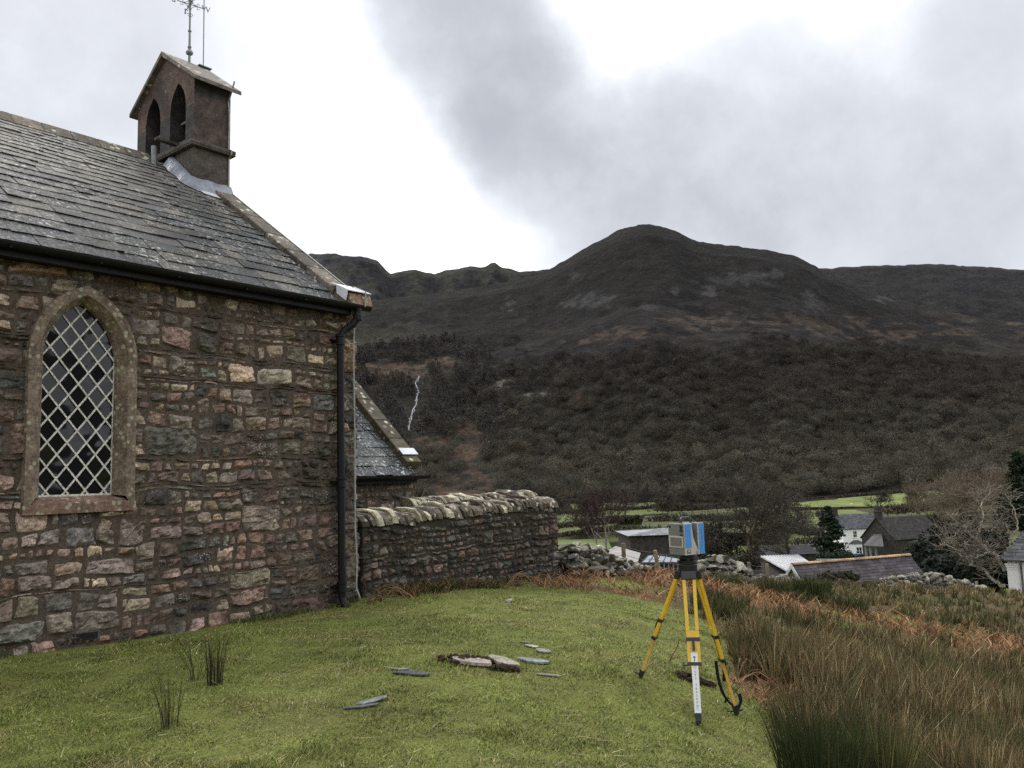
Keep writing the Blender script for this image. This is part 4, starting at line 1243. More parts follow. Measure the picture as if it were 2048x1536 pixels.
# ------------------------------------------------------------------ post and wire fence beyond the wall
def fence(name, label, posts, sag=.05, wires=(.92, .62, .35)):
    root = thing(name, posts[0][0], label, 'fence')
    tops = []
    for (p, h, lean, r) in posts:
        b = MB()
        p = np.array(p); t = p + np.array([lean[0], lean[1], h])
        b.tube([p - Z3 * .3, p + (t - p) * .5, t - (t - p) * .02, t], [r, r * .97, r * .93, r * .7], 8, np.array([.17, .15, .10]) * rd_.uniform(.8, 1.4))
        b.build('post', M['bark'], root)
        tops.append((p, t))
    b = MB()
    for (p, t), (p2, t2) in zip(tops[:-1], tops[1:]):
        for w in wires:
            a, c = p + (t - p) * w, p2 + (t2 - p2) * w
            b.tube([a + (c - a) * f - Z3 * sag * 4 * f * (1 - f) for f in np.linspace(0, 1, 7)], .0045, 4)
    b.build('wire', M['wire'], root)
def fp(px, Y, dy=0):
    d = at(px, 1100, Y); return G(d[0], d[1])
def topz(px, py, Y, p): return at(px, py, Y)[2] - p[2]
def post_at(px, py, Y, lean=(0, 0), r=.055):
    p = fp(px, Y); h = topz(px, py, Y, p)
    return (p, h, lean, r)
fence('post_and_wire_fence', 'leaning post and wire fence behind the tumbled wall near the grey roof', [post_at(1176, 1093, 19.5, (.22, 0), .07), post_at(1247, 1086, 20.5), post_at(1316, 1100, 21.8, (-.08, 0)), post_at(1411, 1121, 23.5, (-.05, 0))])
fence('post_and_wire_fence', 'post and wire fence between the stone heap and the shed gable', [post_at(1416, 1123, 24.0, (-.05, 0)), post_at(1459, 1122, 24.6), post_at(1496, 1124, 25.2), post_at(1532, 1127, 26.0)], wires=(.9, .7, .5, .3))
fence('post_and_wire_fence', 'three short fence posts along the low wall beside the white cottage', [post_at(1852, 1164, 30.5, (-.06, 0), .05), post_at(1926, 1166, 32.5, (0, 0), .05), post_at(1947, 1163, 33.0, (0, 0), .06)])

# ------------------------------------------------------------------ survey tripod
M['tri_yellow'] = plain('yellow lacquered wood', (0.72, 0.46, 0.028), 0.38, 0.5, 0, 0.12, 10)
M['tri_wood'] = plain('varnished ash', (0.60, 0.38, 0.075), 0.45, 0.4, 0, 0.2, 14)
M['plastic'] = plain('black plastic fittings', (0.016, 0.016, 0.017), 0.4, 0.5, 0, 0.2, 30)
M['strap'] = plain('black webbing', (0.012, 0.012, 0.012), 0.9, 0.2, 0, 0.3, 60)
M['label'] = plain('white label', (0.78, 0.78, 0.78), 0.45, 0.4, 0, 0.04, 20)
M['ink_black'] = plain('black ink', (0.02, 0.02, 0.025), 0.6)
M['ink_red'] = plain('red ink', (0.65, 0.06, 0.05), 0.6)
M['ink_blue'] = plain('pale blue ink', (0.32, 0.62, 0.72), 0.6)
M['scan_grey'] = plain('scanner grey shell', (0.20, 0.20, 0.182), 0.45, 0.45, 0.1, 0.08, 12)
M['scan_beige'] = plain('scanner light shell', (0.50, 0.49, 0.44), 0.4, 0.45, 0.05, 0.06, 12)
M['scan_blue'] = plain('scanner blue panel', (0.085, 0.30, 0.68), 0.4, 0.45, 0, 0.06, 20)
M['scan_screen'] = plain('scanner screen', (0.21, 0.175, 0.15), 0.25, 0.5, 0, 0.06)
M['scan_dark'] = plain('scanner dark fittings', (0.035, 0.035, 0.037), 0.35, 0.5, 0, 0.1)
HD = at(1376, 1139, 7.5)
F_front, F_left, F_right = G(1.44, 7.05), G(1.065, 7.66), G(1.87, 7.50)
HD = np.array([1.505, 7.48, HD[2]])
tri = thing('tripod', [HD[0], HD[1], F_front[2]], 'yellow and black surveying tripod on the lawn with a white lettered leg', 'tripod')
b = MB()
b.lathe(HD + Z3 * .002, [(.062, -.012), (.082, -.005), (.085, .045), (.080, .052), (.088, .058), (.088, .068), (.03, .07)], 24)
for th in (0, 1, 2):
    pass
b.build('head', M['plastic'], tri)
def leg(foot, label=False, strap=False):
    outd = foot - HD; outd[2] = 0; outd /= np.linalg.norm(outd)
    side = np.array([-outd[1], outd[0], 0])
    top = HD + outd * .072 - Z3 * .01
    ax = foot - top; L = np.linalg.norm(ax); ax = ax / L
    nrm = np.cross(side, ax); nrm /= np.linalg.norm(nrm)      # faces outwards
    if nrm @ outd < 0: nrm = -nrm
    P = lambda l, s, n: top + ax * l + side * s + nrm * n
    b = MB()
    for sg in (1, -1):
        w0, w1 = .030, .028
        b.add([P(.03, sg * .058, -.012), P(.03, sg * .030, -.012), P(.03, sg * .030, .016), P(.03, sg * .058, .016), P(L * .40, sg * .054, -.012), P(L * .40, sg * .024, -.012), P(L * .40, sg * .024, .016), P(L * .40, sg * .054, .016)],
              [(0, 1, 2, 3), (7, 6, 5, 4), (0, 4, 5, 1), (1, 5, 6, 2), (2, 6, 7, 3), (3, 7, 4, 0)])
    b.box(P(L * .40, -.054, -.012), side * .108, ax * (L * .235), nrm * .028)
    lg = b.build('leg', M['tri_yellow'], tri, bevel=.003)
    b = MB()
    b.box(P(-.005, -.064, -.022), side * .128, ax * .075, nrm * .045)
    b.build('hinge', M['plastic'], lg, bevel=.006)
    b = MB()
    b.box(P(L * .46, -.027, -.012 if not label else -.004), side * .054, ax * (L * .47), nrm * .024)
    lo = b.build('lower_leg', M['tri_wood'], lg, bevel=.002)
    for l_ in (.455, .615):
        b = MB()
        b.box(P(L * l_ - .012, -.058, -.016), side * .116, ax * .030, nrm * .040)
        b.build('clamp', M['plastic'], lg, bevel=.002)
    b = MB()
    b.box(P(L * .455 + .01, -.010, .022), side * .020, ax * .085, nrm * .012)
    b.build('clamp_lever', M['plastic'], lg, bevel=.002)
    b = MB()
    b.tube([P(L * .625, -.05, .004), P(L * .625, -.085, .004)], .007, 8); b.box(P(L * .605, -.098, -.004), side * .014, ax * .045, nrm * .016)
    b.build('clamp_screw', M['plastic'], lg, bevel=.002)
    b = MB()
    b.add([P(L * .925, -.026, -.022), P(L * .925, .026, -.022), P(L * .925, .026, .024), P(L * .925, -.026, .024), P(L * .99, -.022, -.018), P(L * .99, .022, -.018), P(L * .99, .022, .018), P(L * .99, -.022, .018)],
          [(0, 3, 2, 1), (4, 5, 6, 7), (0, 1, 5, 4), (1, 2, 6, 5), (2, 3, 7, 6), (3, 0, 4, 7)])
    b.box(P(L * .965, -.022, .018), side * .044, ax * .012, nrm * .045)
    b.tube([P(L * .98, 0, 0), P(L * 1.03, 0, 0)], [.010, .003], 8)
    b.build('foot', M['plastic'], lg, bevel=.003)
    return P, L, ax, side, nrm, lg
P, L, ax, side, nrm, lg = leg(F_front, True)
ds = side if (side @ CR) > 0 else -side        # reading direction left to right as one faces the leg
Pf = lambda l, s, n: HD * 0 + P(l, 0, n) + ds * s
b = MB()
b.box(Pf(L * .545, -.0275, .0205), ds * .055, ax * (L * .38), nrm * .0025)
sticker = b.build('label_strip', M['label'], lg)
b = MB()
a0 = Pf(L * .565, 0, .0242)
b.prism([a0, a0 + ax * .018 - ds * .013, a0 + ax * .018 - ds * .008, a0 + ax * .009 - ds * .003, a0 + ax * .045 - ds * .003, a0 + ax * .045 + ds * .003, a0 + ax * .009 + ds * .003, a0 + ax * .018 + ds * .008, a0 + ax * .018 + ds * .013], -nrm * .001)
b.build('arrow_mark', M['ink_black'], lg)
b = MB()
for i, chh_ in enumerate('GPS TRACKED'):
    if chh_ == ' ':
        b.build('lettering', M['ink_black'], lg); b = MB()
    else:
        put_text(b, chh_, .0235, Pf(L * .668 + i * .0265, 0, .0236), ds, -ax, lift=0)
b.build('lettering', M['ink_black'], lg)
b = MB()
c_ = Pf(L * .637, 0, .0236)
for r0, r1 in ((.0, .003), (.008, .011)):
    n_ = 20
    V = []
    for k in range(n_):
        a = 2 * math.pi * k / n_
        dd_ = ds * math.cos(a) + ax * math.sin(a)
        V += [c_ + dd_ * r0, c_ + dd_ * r1]
    b.add(V, [(2 * k, 2 * k + 1, (2 * k + 3) % (2 * n_), (2 * k + 2) % (2 * n_)) for k in range(n_)])
b.build('ring_mark', M['ink_red'], lg)
b = MB()
put_text(b, 'dpr', .033, Pf(L * .893, 0.002, .0236), ax, ds)
b.build('script_mark', M['ink_blue'], lg)
leg(F_left)
P, L, ax, side, nrm, lg = leg(F_right)
b = MB()
pts = [P(L * .46, .03, -.03), P(L * .52, .045, -.04), P(L * .60, .055, -.05), P(L * .68, .045, -.05), P(L * .76, .03, -.04)]
def ribbon(mb, pts, wd, w=.02, th=.003):
    P_ = np.array(pts); 
    k = np.linspace(0, len(P_) - 1, 24); P_ = np.stack([np.interp(k, np.arange(len(P_)), P_[:, i]) for i in range(3)], 1)
    for _ in range(3): P_[1:-1] = (P_[:-2] + 2 * P_[1:-1] + P_[2:]) / 4
    T = np.gradient(P_, axis=0); T /= np.linalg.norm(T, axis=1)[:, None]
    Nn_ = np.cross(T, wd); Nn_ /= np.linalg.norm(Nn_, axis=1)[:, None]
    V = np.concatenate([P_ - wd * w / 2 - Nn_ * th, P_ + wd * w / 2 - Nn_ * th, P_ + wd * w / 2 + Nn_ * th, P_ - wd * w / 2 + Nn_ * th])
    n = len(P_); F = []
    for i in range(n - 1):
        for a, c in ((0, 1), (1, 2), (2, 3), (3, 0)):
            F.append((a * n + i, c * n + i, c * n + i + 1, a * n + i + 1))
    mb.add(V, F)
RX = np.array([CR[0], CR[1], 0]); RX /= np.linalg.norm(RX)
ribbon(b, [P(L * .45, 0, -.03) + RX * .025, P(L * .55, 0, -.03) + RX * .042, P(L * .64, 0, -.03) + RX * .045, P(L * .72, 0, -.03) + RX * .02, P(L * .76, 0, -.03)], RX, .030)
ribbon(b, [P(L * .62, 0, -.03) - RX * .020, P(L * .70, 0, -.03) - RX * .036, P(L * .78, 0, -.03) - RX * .045, P(L * .86, 0, -.03) - RX * .035, P(L * .90, 0, -.03) - RX * .01, P(L * .93, 0, -.03) + RX * .02], RX, .026)
ribbon(b, [P(L * .86, 0, .03) + RX * .04, P(L * .91, 0, .035) + RX * .035, P(L * .955, 0, .03), P(L * .98, 0, .03) - RX * .03, P(L * .975, 0, .03) - RX * .10], nrm, .03)
ribbon(b, [P(L * .885, 0, 0.0) - RX * .03, P(L * .882, 0, .02) - RX * .065, P(L * .905, 0, .02) - RX * .085, P(L * .915, 0, .02) - RX * .088], nrm, .022)
b.build('carry_strap', M['strap'], tri)

# ------------------------------------------------------------------ laser scanner on its tribrach
SB = HD + Z3 * .072
scn = thing('laser_scanner', SB, 'blue and grey boxy laser scanner standing on the yellow tripod', 'laser scanner')
b = MB()
b.prism([SB + np.array([math.cos(a) * .085, math.sin(a) * .085, 0]) for a in np.linspace(0, 2 * math.pi, 7)[:-1]], Z3 * .012)
for k in range(3):
    a = 2.1 * k + .4
    b.lathe(SB + np.array([math.cos(a) * .058, math.sin(a) * .058, .012]), [(.016, 0), (.019, .004), (.019, .022), (.012, .026)], 12)
b.lathe(SB + Z3 * .012, [(.05, 0), (.062, .012), (.066, .016), (.066, .03), (.045, .036)], 24)
b.build('tribrach', M['plastic'], scn)
th = math.radians(35)
fx = np.array([math.cos(th), math.sin(th), 0]); fy = np.array([-math.sin(th), math.cos(th), 0])   # width to the right, depth away
SW_, SD_, SH_ = .252, .185, .272
O = np.array([SB[0], SB[1], SB[2] + .066]) + CR * .002 - fx * SW_ / 2 - fy * SD_ / 2
Q = lambda x, y, z: O + fx * x + fy * y + Z3 * z
def sbox(mb, x0, x1, y0, y1, z0, z1, col=None): mb.box(Q(x0, y0, z0), fx * (x1 - x0), fy * (y1 - y0), Z3 * (z1 - z0), col)
b = MB(); b.lathe(Q(SW_ / 2, SD_ / 2, -.020), [(.052, 0), (.052, .008), (.075, .018), (.05, .022)], 24)
b.build('base_collar', M['scan_dark'], scn)
b = MB()
sbox(b, 0, .098, 0, SD_, 0, SH_)
lh = b.build('left_housing', M['scan_grey'], scn, bevel=.004)
b = MB()
sbox(b, .168, SW_, 0, SD_, 0, SH_)
rh = b.build('right_housing', M['scan_grey'], scn, bevel=.004)
b = MB(); sbox(b, .0985, .1675, .003, SD_ - .003, 0, .075); sbox(b, .0985, .1675, .05, SD_ - .003, .076, .13)
b.build('centre_bridge', M['scan_grey'], scn, bevel=.003)
b = MB()
sbox(b, .001, .097, -.004, .0, .001, SH_ - .001)
b.build('front_frame', M['scan_beige'], lh, bevel=.001)
b = MB(); sbox(b, .008, .084, -.0065, -.0035, .062, SH_ - .006)
b.build('blue_panel', M['scan_blue'], lh)
b = MB(); sbox(b, .169, SW_ - .001, -.004, .0, .001, SH_ - .001)
b.build('front_frame', M['scan_beige'], rh, bevel=.001)
b = MB(); sbox(b, .184, SW_ - .004, -.0065, -.0035, .006, SH_ - .005)
b.build('blue_panel', M['scan_blue'], rh)
b = MB(); put_text(b, 'IMAGER 5010', .026, Q(.218, -.0070, .14), -Z3, fx)
m = plain('faint panel lettering', (.07, .17, .34), .5)
b.build('panel_lettering', m, rh)
b = MB()                                                      # the pale wedge that slopes from the left tower to the base
b.prism([Q(.098, -.004, .001), Q(.166, -.004, .001), Q(.166, -.004, .03), Q(.112, -.004, .15), Q(.098, -.004, .27)], fy * .03)
b.build('wedge_cover', M['scan_beige'], scn, bevel=.001)
b = MB()
b.lathe(Q(.148, -.0042, .017), [(.011, 0), (.011, .0015)], 20, axis=-fy)
b.build('round_badge', plain('navy badge', (.02, .035, .22), .4), scn)
b = MB(); sbox(b, .138, .158, -.0066, -.0058, .0155, .0185)
b.build('badge_stripe', M['label'], scn)
b = MB(); sbox(b, .022, .075, -.0055, -.0035, .012, .050)
b.build('port_door', M['scan_grey'], lh, bevel=.003)
b = MB(); sbox(b, .040, .062, -.0075, -.005, .026, .042)
b.build('latch', M['scan_beige'], lh, bevel=.001)
b = MB(); b.lathe(Q(.1, SD_ * .42, .19), [(.001, .0), (.058, .002), (.058, .012), (.04, .03), (.036, .046)], 28, axis=fx)
b.build('mirror_drum', M['scan_dark'], scn)
# left flank: frame, screen, sockets
b = MB(); sbox(b, -.004, 0, .012, SD_ - .004, .065, .165)
b.build('screen_frame', M['scan_beige'], lh, bevel=.001)
b = MB(); sbox(b, -.0058, -.0035, .026, SD_ - .024, .078, .152)
b.build('screen', M['scan_screen'], lh)
b = MB(); sbox(b, -.0066, -.005, .034, .043, .112, .126)
b.build('screen_button', M['scan_dark'], lh)
b = MB()
for z_ in (.225, .197):
    b = MB(); b.lathe(Q(0, .028, z_ + .02), [(.015, 0), (.015, .008), (.008, .0085)], 16, axis=-fx); b.build('socket', M['scan_dark'], lh, bevel=.001)
b = MB(); sbox(b, -.006, 0, .012, .045, .170, .182); b.build('socket', M['scan_dark'], lh, bevel=.001)
b = MB(); sbox(b, -.005, 0, SD_ - .03, SD_ - .012, .235, .255)
b.build('socket', M['scan_dark'], lh, bevel=.001)
b = MB()
a = Q(.062, SD_ * .5, SH_); c = Q(.190, SD_ * .5, SH_)
hp = [a, a + Z3 * .03 + (c - a) * .06, a + Z3 * .046 + (c - a) * .16, c + Z3 * .046 - (c - a) * .2, c + Z3 * .03 - (c - a) * .08, c]
b.tube(hp, .012, 8)
b.build('carry_handle', M['scan_dark'], scn, smooth=False)
b = MB(); sbox(b, .098, .168, SD_ * .3, SD_ * .7, SH_ - .012, SH_ - .002)
b.build('top_bridge', M['scan_beige'], scn, bevel=.001)

# ------------------------------------------------------------------ stones, soil and tufts on the lawn
def slab(px, py, w, d, rot, th, col, label, tilt=0.0, name='slate_slab', irregular=.2, n=9, lift=.0):
    p = gpx(px, py)
    rg = np.random.default_rng(int(px * 7 + py))
    ang = np.sort(rg.uniform(0, 2 * math.pi, n)) 
    ang = np.linspace(0, 2 * math.pi, n, endpoint=False) + rg.uniform(-.2, .2, n)
    r = 1 + rg.uniform(-irregular, irregular, n)
    pts = []
    for a, q in zip(ang, r):
        x, y = math.cos(a) * w * .42 * q, math.sin(a) * d * .44 * q
        X_, Y_ = x * math.cos(rot) - y * math.sin(rot), x * math.sin(rot) + y * math.cos(rot)
        pts.append([p[0] + X_, p[1] + Y_, float(ground_h(p[0] + X_, p[1] + Y_)) + .006 + lift + tilt * .4 * X_])
    b = MB(); pts = np.array(pts)
    b.prism(pts[::-1], Z3 * th, col)
    o = b.build(name, M['slab'], None, bevel=.004)
    return tag(o, label, 'slate slab' if name == 'slate_slab' else 'flagstone')
M['slab'] = stone_mat('split slate', lichen=(.4, .4, .36), lich=.68, lich_scale=20, damp=.8, rough=.5)
slab(745, 1406, .30, .10, .35, .012, (.17, .19, .18), 'pale grey-green slate tilted in the grass, lowest of the scattered slates', .25, irregular=.12)
slab(722, 1418, .30, .06, .30, .014, (.085, .09, .09), 'dark narrow slate edge just under the pale tilted slate', .1)
slab(820, 1350, .34, .11, -.12, .016, (.045, .048, .052), 'flat dark charcoal slate lying by itself in the grass')
slab(800, 1342, .22, .06, -.1, .012, (.17, .18, .17), 'thin grey slate overlapping the back of the charcoal slate')
slab(1068, 1326, .36, .13, -.35, .02, (.20, .215, .22), 'blue-grey slate right of the dug up flagstones')
slab(1096, 1354, .26, .05, -.12, .012, (.20, .21, .17), 'thin mossy slate sliver low in the grass left of the tripod')
slab(1062, 1296, .17, .08, -.3, .012, (.33, .32, .26), 'small pale stone flake behind the blue-grey slate')
slab(1085, 1306, .18, .12, -.3, .016, (.24, .25, .20), 'green-grey flat stone farthest right among the lawn slates')
slab(1049, 1287, .14, .06, 0, .010, (.15, .155, .15), 'tiny grey slate, farthest back on the lawn')
slab(945, 1331, .46, .24, -.15, .03, (.30, .25, .22), 'pinkish pale flagstone half covered with dug soil', name='flagstone', lift=.01)
slab(1008, 1332, .42, .17, -.75, .03, (.27, .245, .19), 'tan oblong flagstone beside the soil covered one', name='flagstone', lift=.012, irregular=.08)
M['soil'] = plain('dug soil', (.038, .027, .018), .95, .1, 0, .5, 30, .8)
def soil(px, py, rx, ry, h, label, n=60):
    p = gpx(px, py); rg = np.random.default_rng(int(px))
    b = MB()
    for _ in range(n):
        a = rg.uniform(0, 6.28); q = math.sqrt(rg.random())
        x, y = p[0] + math.cos(a) * q * rx, p[1] + math.sin(a) * q * ry
        s_ = rg.uniform(.012, .04)
        rock(b, [x, y, float(ground_h(x, y)) + h * (1 - q * q) * .7 + s_ * .2 + .01], (s_, s_, s_ * .7), rg, (1, 1, 1), ICO2)
    tag(b.build('soil_heap', M['soil']), label, 'soil')
soil(915, 1325, .17, .14, .03, 'dark crumbly soil heap at the left end of the pinkish flagstone')
soil(955, 1328, .16, .05, .05, 'strip of soil lying on top of the pinkish flagstone', 34)
soil(1010, 1344, .13, .05, .03, 'turned soil at the near edge of the two flagstones', 30)
soil(1383, 1362, .16, .10, .05, 'small dark molehill between the tripod legs', 60)
soil(1412, 1370, .09, .06, .02, 'low scatter of soil right behind the white tripod leg', 26)

# ------------------------------------------------------------------ grass, rushes and bracken
def blades(mb, P, H, Wd, lean, col, rg, seg=2, curl=.5):
    """n blades: root P, height H, width Wd, lean vector (n,2)"""
    n = len(P)
    a = rg.uniform(0, 2 * math.pi, n)
    sx = np.stack([np.cos(a), np.sin(a), np.zeros(n)], 1)
    ln = np.concatenate([lean, np.zeros((n, 1))], 1)
    rows = []
    for k in range(seg):
        f = k / seg
        c = P + ln * (f ** (1 + curl))[..., None] if False else P + ln * f ** (1 + curl) + Z3 * (H * f)[:, None]
        w = (Wd * (1 - .45 * f))[:, None]
        rows += [c - sx * w / 2, c + sx * w / 2]
    tip = P + ln + Z3 * H[:, None]
    V = np.stack(rows + [tip], 1)
    m_ = V.shape[1]
    base = (np.arange(n) * m_)[:, None]
    if seg > 1:
        q = np.concatenate([base + np.array([[2 * k, 2 * k + 1, 2 * k + 3, 2 * k + 2]]) for k in range(seg - 1)])
    t = base + np.array([[m_ - 3, m_ - 2, m_ - 1]])
    C = np.repeat(col[:, None], m_, 1).reshape(-1, 3)
    off = mb.n
    mb.V.append(V.reshape(-1, 3)); mb.C.append(C); mb.n += n * m_
    if seg > 1: mb.F.append(q + off)
    mb.F.append(t + off)
def pick(rg, n, cols, p):
    c = np.array(cols)[rg.choice(len(cols), n, p=np.array(p) / np.sum(p))]
    return c * rg.uniform(.7, 1.3, (n, 1))
rgz = np.random.default_rng(99)
def visible_pts(n, y0, y1, rg, power=1.0, m0=-.68, m1=.68):
    Y = y0 * (y1 / y0) ** (rg.random(n) ** power)
    X = Y * rg.uniform(m0, m1, n)
    return X, Y
def in_church(x, y):
    d = np.stack([x - C0[0], y - C0[1]], -1)
    t = d @ U3[:2]; s = d @ N3[:2]
    return (s > -.03) & (t < 0.0)
def behind_yard(x, y):
    a, c = np.array([-2.20, 12.02]), np.array([.78, 16.1])
    d = (c - a) / np.linalg.norm(c - a); nn_ = np.array([-d[1], d[0]])
    return ((x - a[0]) * nn_[0] + (y - a[1]) * nn_[1] > -.02) & (x < .9)
def keep(x, y): return ~in_church(x, y) & ~behind_yard(x, y)
b = MB()
x, y = visible_pts(430000, 4.3, 24, rgz, .95, -.70, .55)
ok = keep(x, y) & (lawn_mask(x, y) | (blob_mask(_ms, x, y, 11.0) > .35) | ((rgz.random(len(x)) < .55) & (x > .5))); x, y = x[ok], y[ok]
n = len(x); z = ground_h(x, y)
straw = np.clip((vn1.fbm(x * 1.1 + 3, y * 1.1 + 8, 4) - .50) * 7, 0, 1)
tall = .5 + .9 * vn2.fbm(x * 2.2, y * 2.2, 3) + .9 * np.clip((vn3.fbm(x * 1.6 + 5, y * 1.6, 3) - .58) * 8, 0, 1)
H = rgz.uniform(.009, .025, n) * tall
W_ = .0030 + .00052 * y
green = pick(rgz, n, [(.134, .176, .038), (.174, .212, .052), (.086, .118, .029), (.208, .232, .068), (.25, .22, .092)], [3, 3, 2.0, 1.8, .9])
sc = pick(rgz, n, [(.25, .225, .085), (.36, .31, .16), (.20, .20, .06), (.48, .43, .27), (.15, .11, .045)], [3, 1.5, 3, .5, 1.2])
isst = rgz.random(n) < (.19 + .66 * straw)
patch = .62 + .85 * np.clip((vn2.fbm(x * 1.9 + 13, y * 1.9 + 2, 4) - .30) * 2.2, 0, 1)
col = np.where(isst[:, None], sc * rgz.uniform(.7, 1.35, (n, 1)), green * patch[:, None] * rgz.uniform(.6, 1.45, (n, 1)))
la = rgz.uniform(0, 6.28, n); lm_ = rgz.uniform(.2, 1.3, n) * H * np.where(isst, 1.6, 1.0)
blades(b, np.stack([x, y, z - .004], 1), H, W_, np.stack([np.cos(la) * lm_ + .006, np.sin(la) * lm_], 1), col, rgz)
# ragged growth along the foot of the church wall and the churchyard wall
n = 7000
f_ = rgz.random(n); t_ = -8.2 + 8.2 * f_; s_ = -np.abs(rgz.normal(0, .07, n)) - .02
x, y = C0[0] + U3[0] * t_ + N3[0] * s_, C0[1] + U3[1] * t_ + N3[1] * s_
ok = vn1.fbm(t_ * 1.7, t_ * 0 + 4, 3) > rgz.uniform(.3, .6, n); x, y, s_ = x[ok], y[ok], s_[ok]; n = len(x)
H = rgz.uniform(.02, .10, n); a = rgz.uniform(0, 6.28, n); q = rgz.uniform(.1, .9, n) * H
blades(b, np.stack([x, y, ground_h(x, y) - .005], 1), H, np.full(n, .008), np.stack([np.cos(a) * q, np.sin(a) * q], 1), pick(rgz, n, [(.08, .11, .03), (.055, .075, .022), (.16, .15, .06), (.10, .075, .035), (.28, .24, .13)], [3, 3, 1.5, 1, .5]), rgz)
# straws lying about
n = 500
x, y = visible_pts(n, 4.6, 17, rgz, .9, -.6, .3); ok = keep(x, y) & lawn_mask(x, y); x, y = x[ok], y[ok]; n = len(x)
a = rgz.uniform(0, 6.28, n); Ls = rgz.uniform(.05, .16, n); z = ground_h(x, y) + .022
P0 = np.stack([x, y, z], 1); x1, y1 = x + np.cos(a) * Ls, y + np.sin(a) * Ls
P1 = np.stack([x1, y1, ground_h(x1, y1) + rgz.uniform(.02, .05, n)], 1)
V, F = tubes(P0, P1, np.full(n, .0016 + .0), np.full(n, .001)); b.add(V, F, np.repeat(pick(rgz, n, [(.42, .37, .24), (.32, .27, .15)], [1, 1]), 6, 0))
g_ = b.build('grass', M['leaf'], loc=(0, 0, 0)); tag(g_, 'short green and straw coloured lawn grass', kind='stuff')

def rush_points(n, y0, y1, m0, m1, rg):
    x, y = visible_pts(n, y0, y1, rg, 1.0, m0, m1)
    d = in_poly(_lawn, x, y)
    bm_ = blob_mask(_bk, x, y, 3.0); mm_ = blob_mask(_ms, x, y, 11.0)
    wall = y > 16.6 + (x - .9) * 1.35 - .0 * x
    limit = np.interp(x, [.9, 3.6, 5.1, 8.3, 12.6, 16.9, 20, 24], [16.8, 20.9, 21.8, 24.8, 28.2, 31.2, 33, 34])
    ok = ~d & keep(x, y) & (rg.random(n) > np.clip(bm_ * 1.5, 0, .93)) & (rg.random(n) > np.clip(mm_ * 2.2, 0, 1)) & (y < limit) & (x > .9)
    return x[ok], y[ok]
b = MB()
cx, cy = rush_points(4300, 4.6, 34, .2, .74, rgz)
# density grows with nearness so that the front bank is thick
nx_, ny_ = rush_points(1700, 4.3, 10.5, .2, .72, rgz)
cx = np.concatenate([cx, nx_]); cy = np.concatenate([cy, ny_])
for x0, y0 in zip(cx, cy):
    dist = math.hypot(x0, y0)
    nb = int(np.clip(430 / dist ** .9, 20, 84))
    if float(vn3.fbm(np.array([x0 * 1.5 + 9]), np.array([y0 * 1.1 + 3]), 3)[0]) < (.44 if dist < 9.5 else .38 if dist < 11 else .27): continue
    clb = rgz.uniform(.6, 1.4)
    dark = float(vn1.fbm(np.array([x0 * .8 + 2]), np.array([y0 * .8]), 3)[0])
    green_ = dark > .54
    h0 = rgz.uniform(.27, .62) * (1.12 if green_ else 1.0) * (.62 if 12 < dist < 17 else .48 if dist >= 17 else 1.0)
    edge = float(in_poly(_lawn, np.array([x0 - .25]), np.array([y0]))[0])
    if edge: h0 *= .75
    r = rgz.uniform(.03, .12)
    a = rgz.uniform(0, 6.28, nb); q = np.sqrt(rgz.random(nb)) * r
    px_, py_ = x0 + np.cos(a) * q, y0 + np.sin(a) * q
    H = h0 * rgz.uniform(.45, 1.1, nb)
    sp = (.05 + .9 * rgz.random(nb) ** 2.6) * H * (.6 if green_ else .9)
    l2 = np.stack([np.cos(a) * sp + rgz.normal(0, .03, nb) + .03, np.sin(a) * sp + rgz.normal(0, .03, nb)], 1)
    if green_:
        col = pick(rgz, nb, [(.055, .068, .024), (.075, .085, .030), (.15, .115, .055), (.10, .10, .038)], [3, 3, 1.6, 2.0])
    else:
        col = pick(rgz, nb, [(.185, .138, .066), (.135, .100, .048), (.28, .215, .112), (.095, .092, .036), (.42, .34, .20), (.165, .104, .052)], [3, 3, 2.0, 3.4, .8, 1.2])
    col = col * clb * rgz.uniform(.5, 1.5, (nb, 1))
    blades(b, np.stack([px_, py_, ground_h(px_, py_) - .01], 1), H, np.full(nb, .0036 + .00050 * dist) * rgz.uniform(.7, 1.4, nb), l2, col, rgz, 3, .35)
o = b.build('rushes', M['leaf'], loc=(0, 0, 0)); tag(o, 'brown and green rushes covering the slope', kind='stuff')
# separate dark clumps and thin tufts
def rush_tuft(px, py, n, h, r, cols, p, label, spread=.3, w=.004, base=None):
    p0 = gpx(px, py) if base is None else base
    b = MB()
    a = rgz.uniform(0, 6.28, n); q = np.sqrt(rgz.random(n)) * r
    X_, Y_ = p0[0] + np.cos(a) * q, p0[1] + np.sin(a) * q
    H = h * rgz.uniform(.45, 1.05, n)
    sp = spread * H * rgz.random(n)
    blades(b, np.stack([X_, Y_, ground_h(X_, Y_) - .01], 1), H, np.full(n, w), np.stack([np.cos(a) * sp, np.sin(a) * sp], 1), pick(rgz, n, cols, p), rgz, 3, .6)
    return tag(b.build('rush_clump', M['leaf'], loc=G(p0[0], p0[1])), label, 'rush clump')
DK = [(.034, .048, .017), (.050, .064, .022), (.085, .080, .034)]
rush_tuft(432, 1372, 60, .50, .07, [(.045, .040, .022), (.03, .03, .016), (.09, .075, .04)], [2, 2, 1], 'dense dark upright rush tuft on the lawn before the church wall', .25, .006)
rush_tuft(392, 1362, 24, .52, .06, [(.06, .06, .03), (.04, .04, .02)], [1, 1], 'sparse rush stems fanning left beside the dense tuft', .9, .005)
rush_tuft(336, 1456, 36, .46, .07, [(.055, .05, .025), (.035, .04, .018), (.12, .10, .05)], [2, 2, 1], 'thin rush tuft lowest on the lawn, left of the slates', .4, .005)
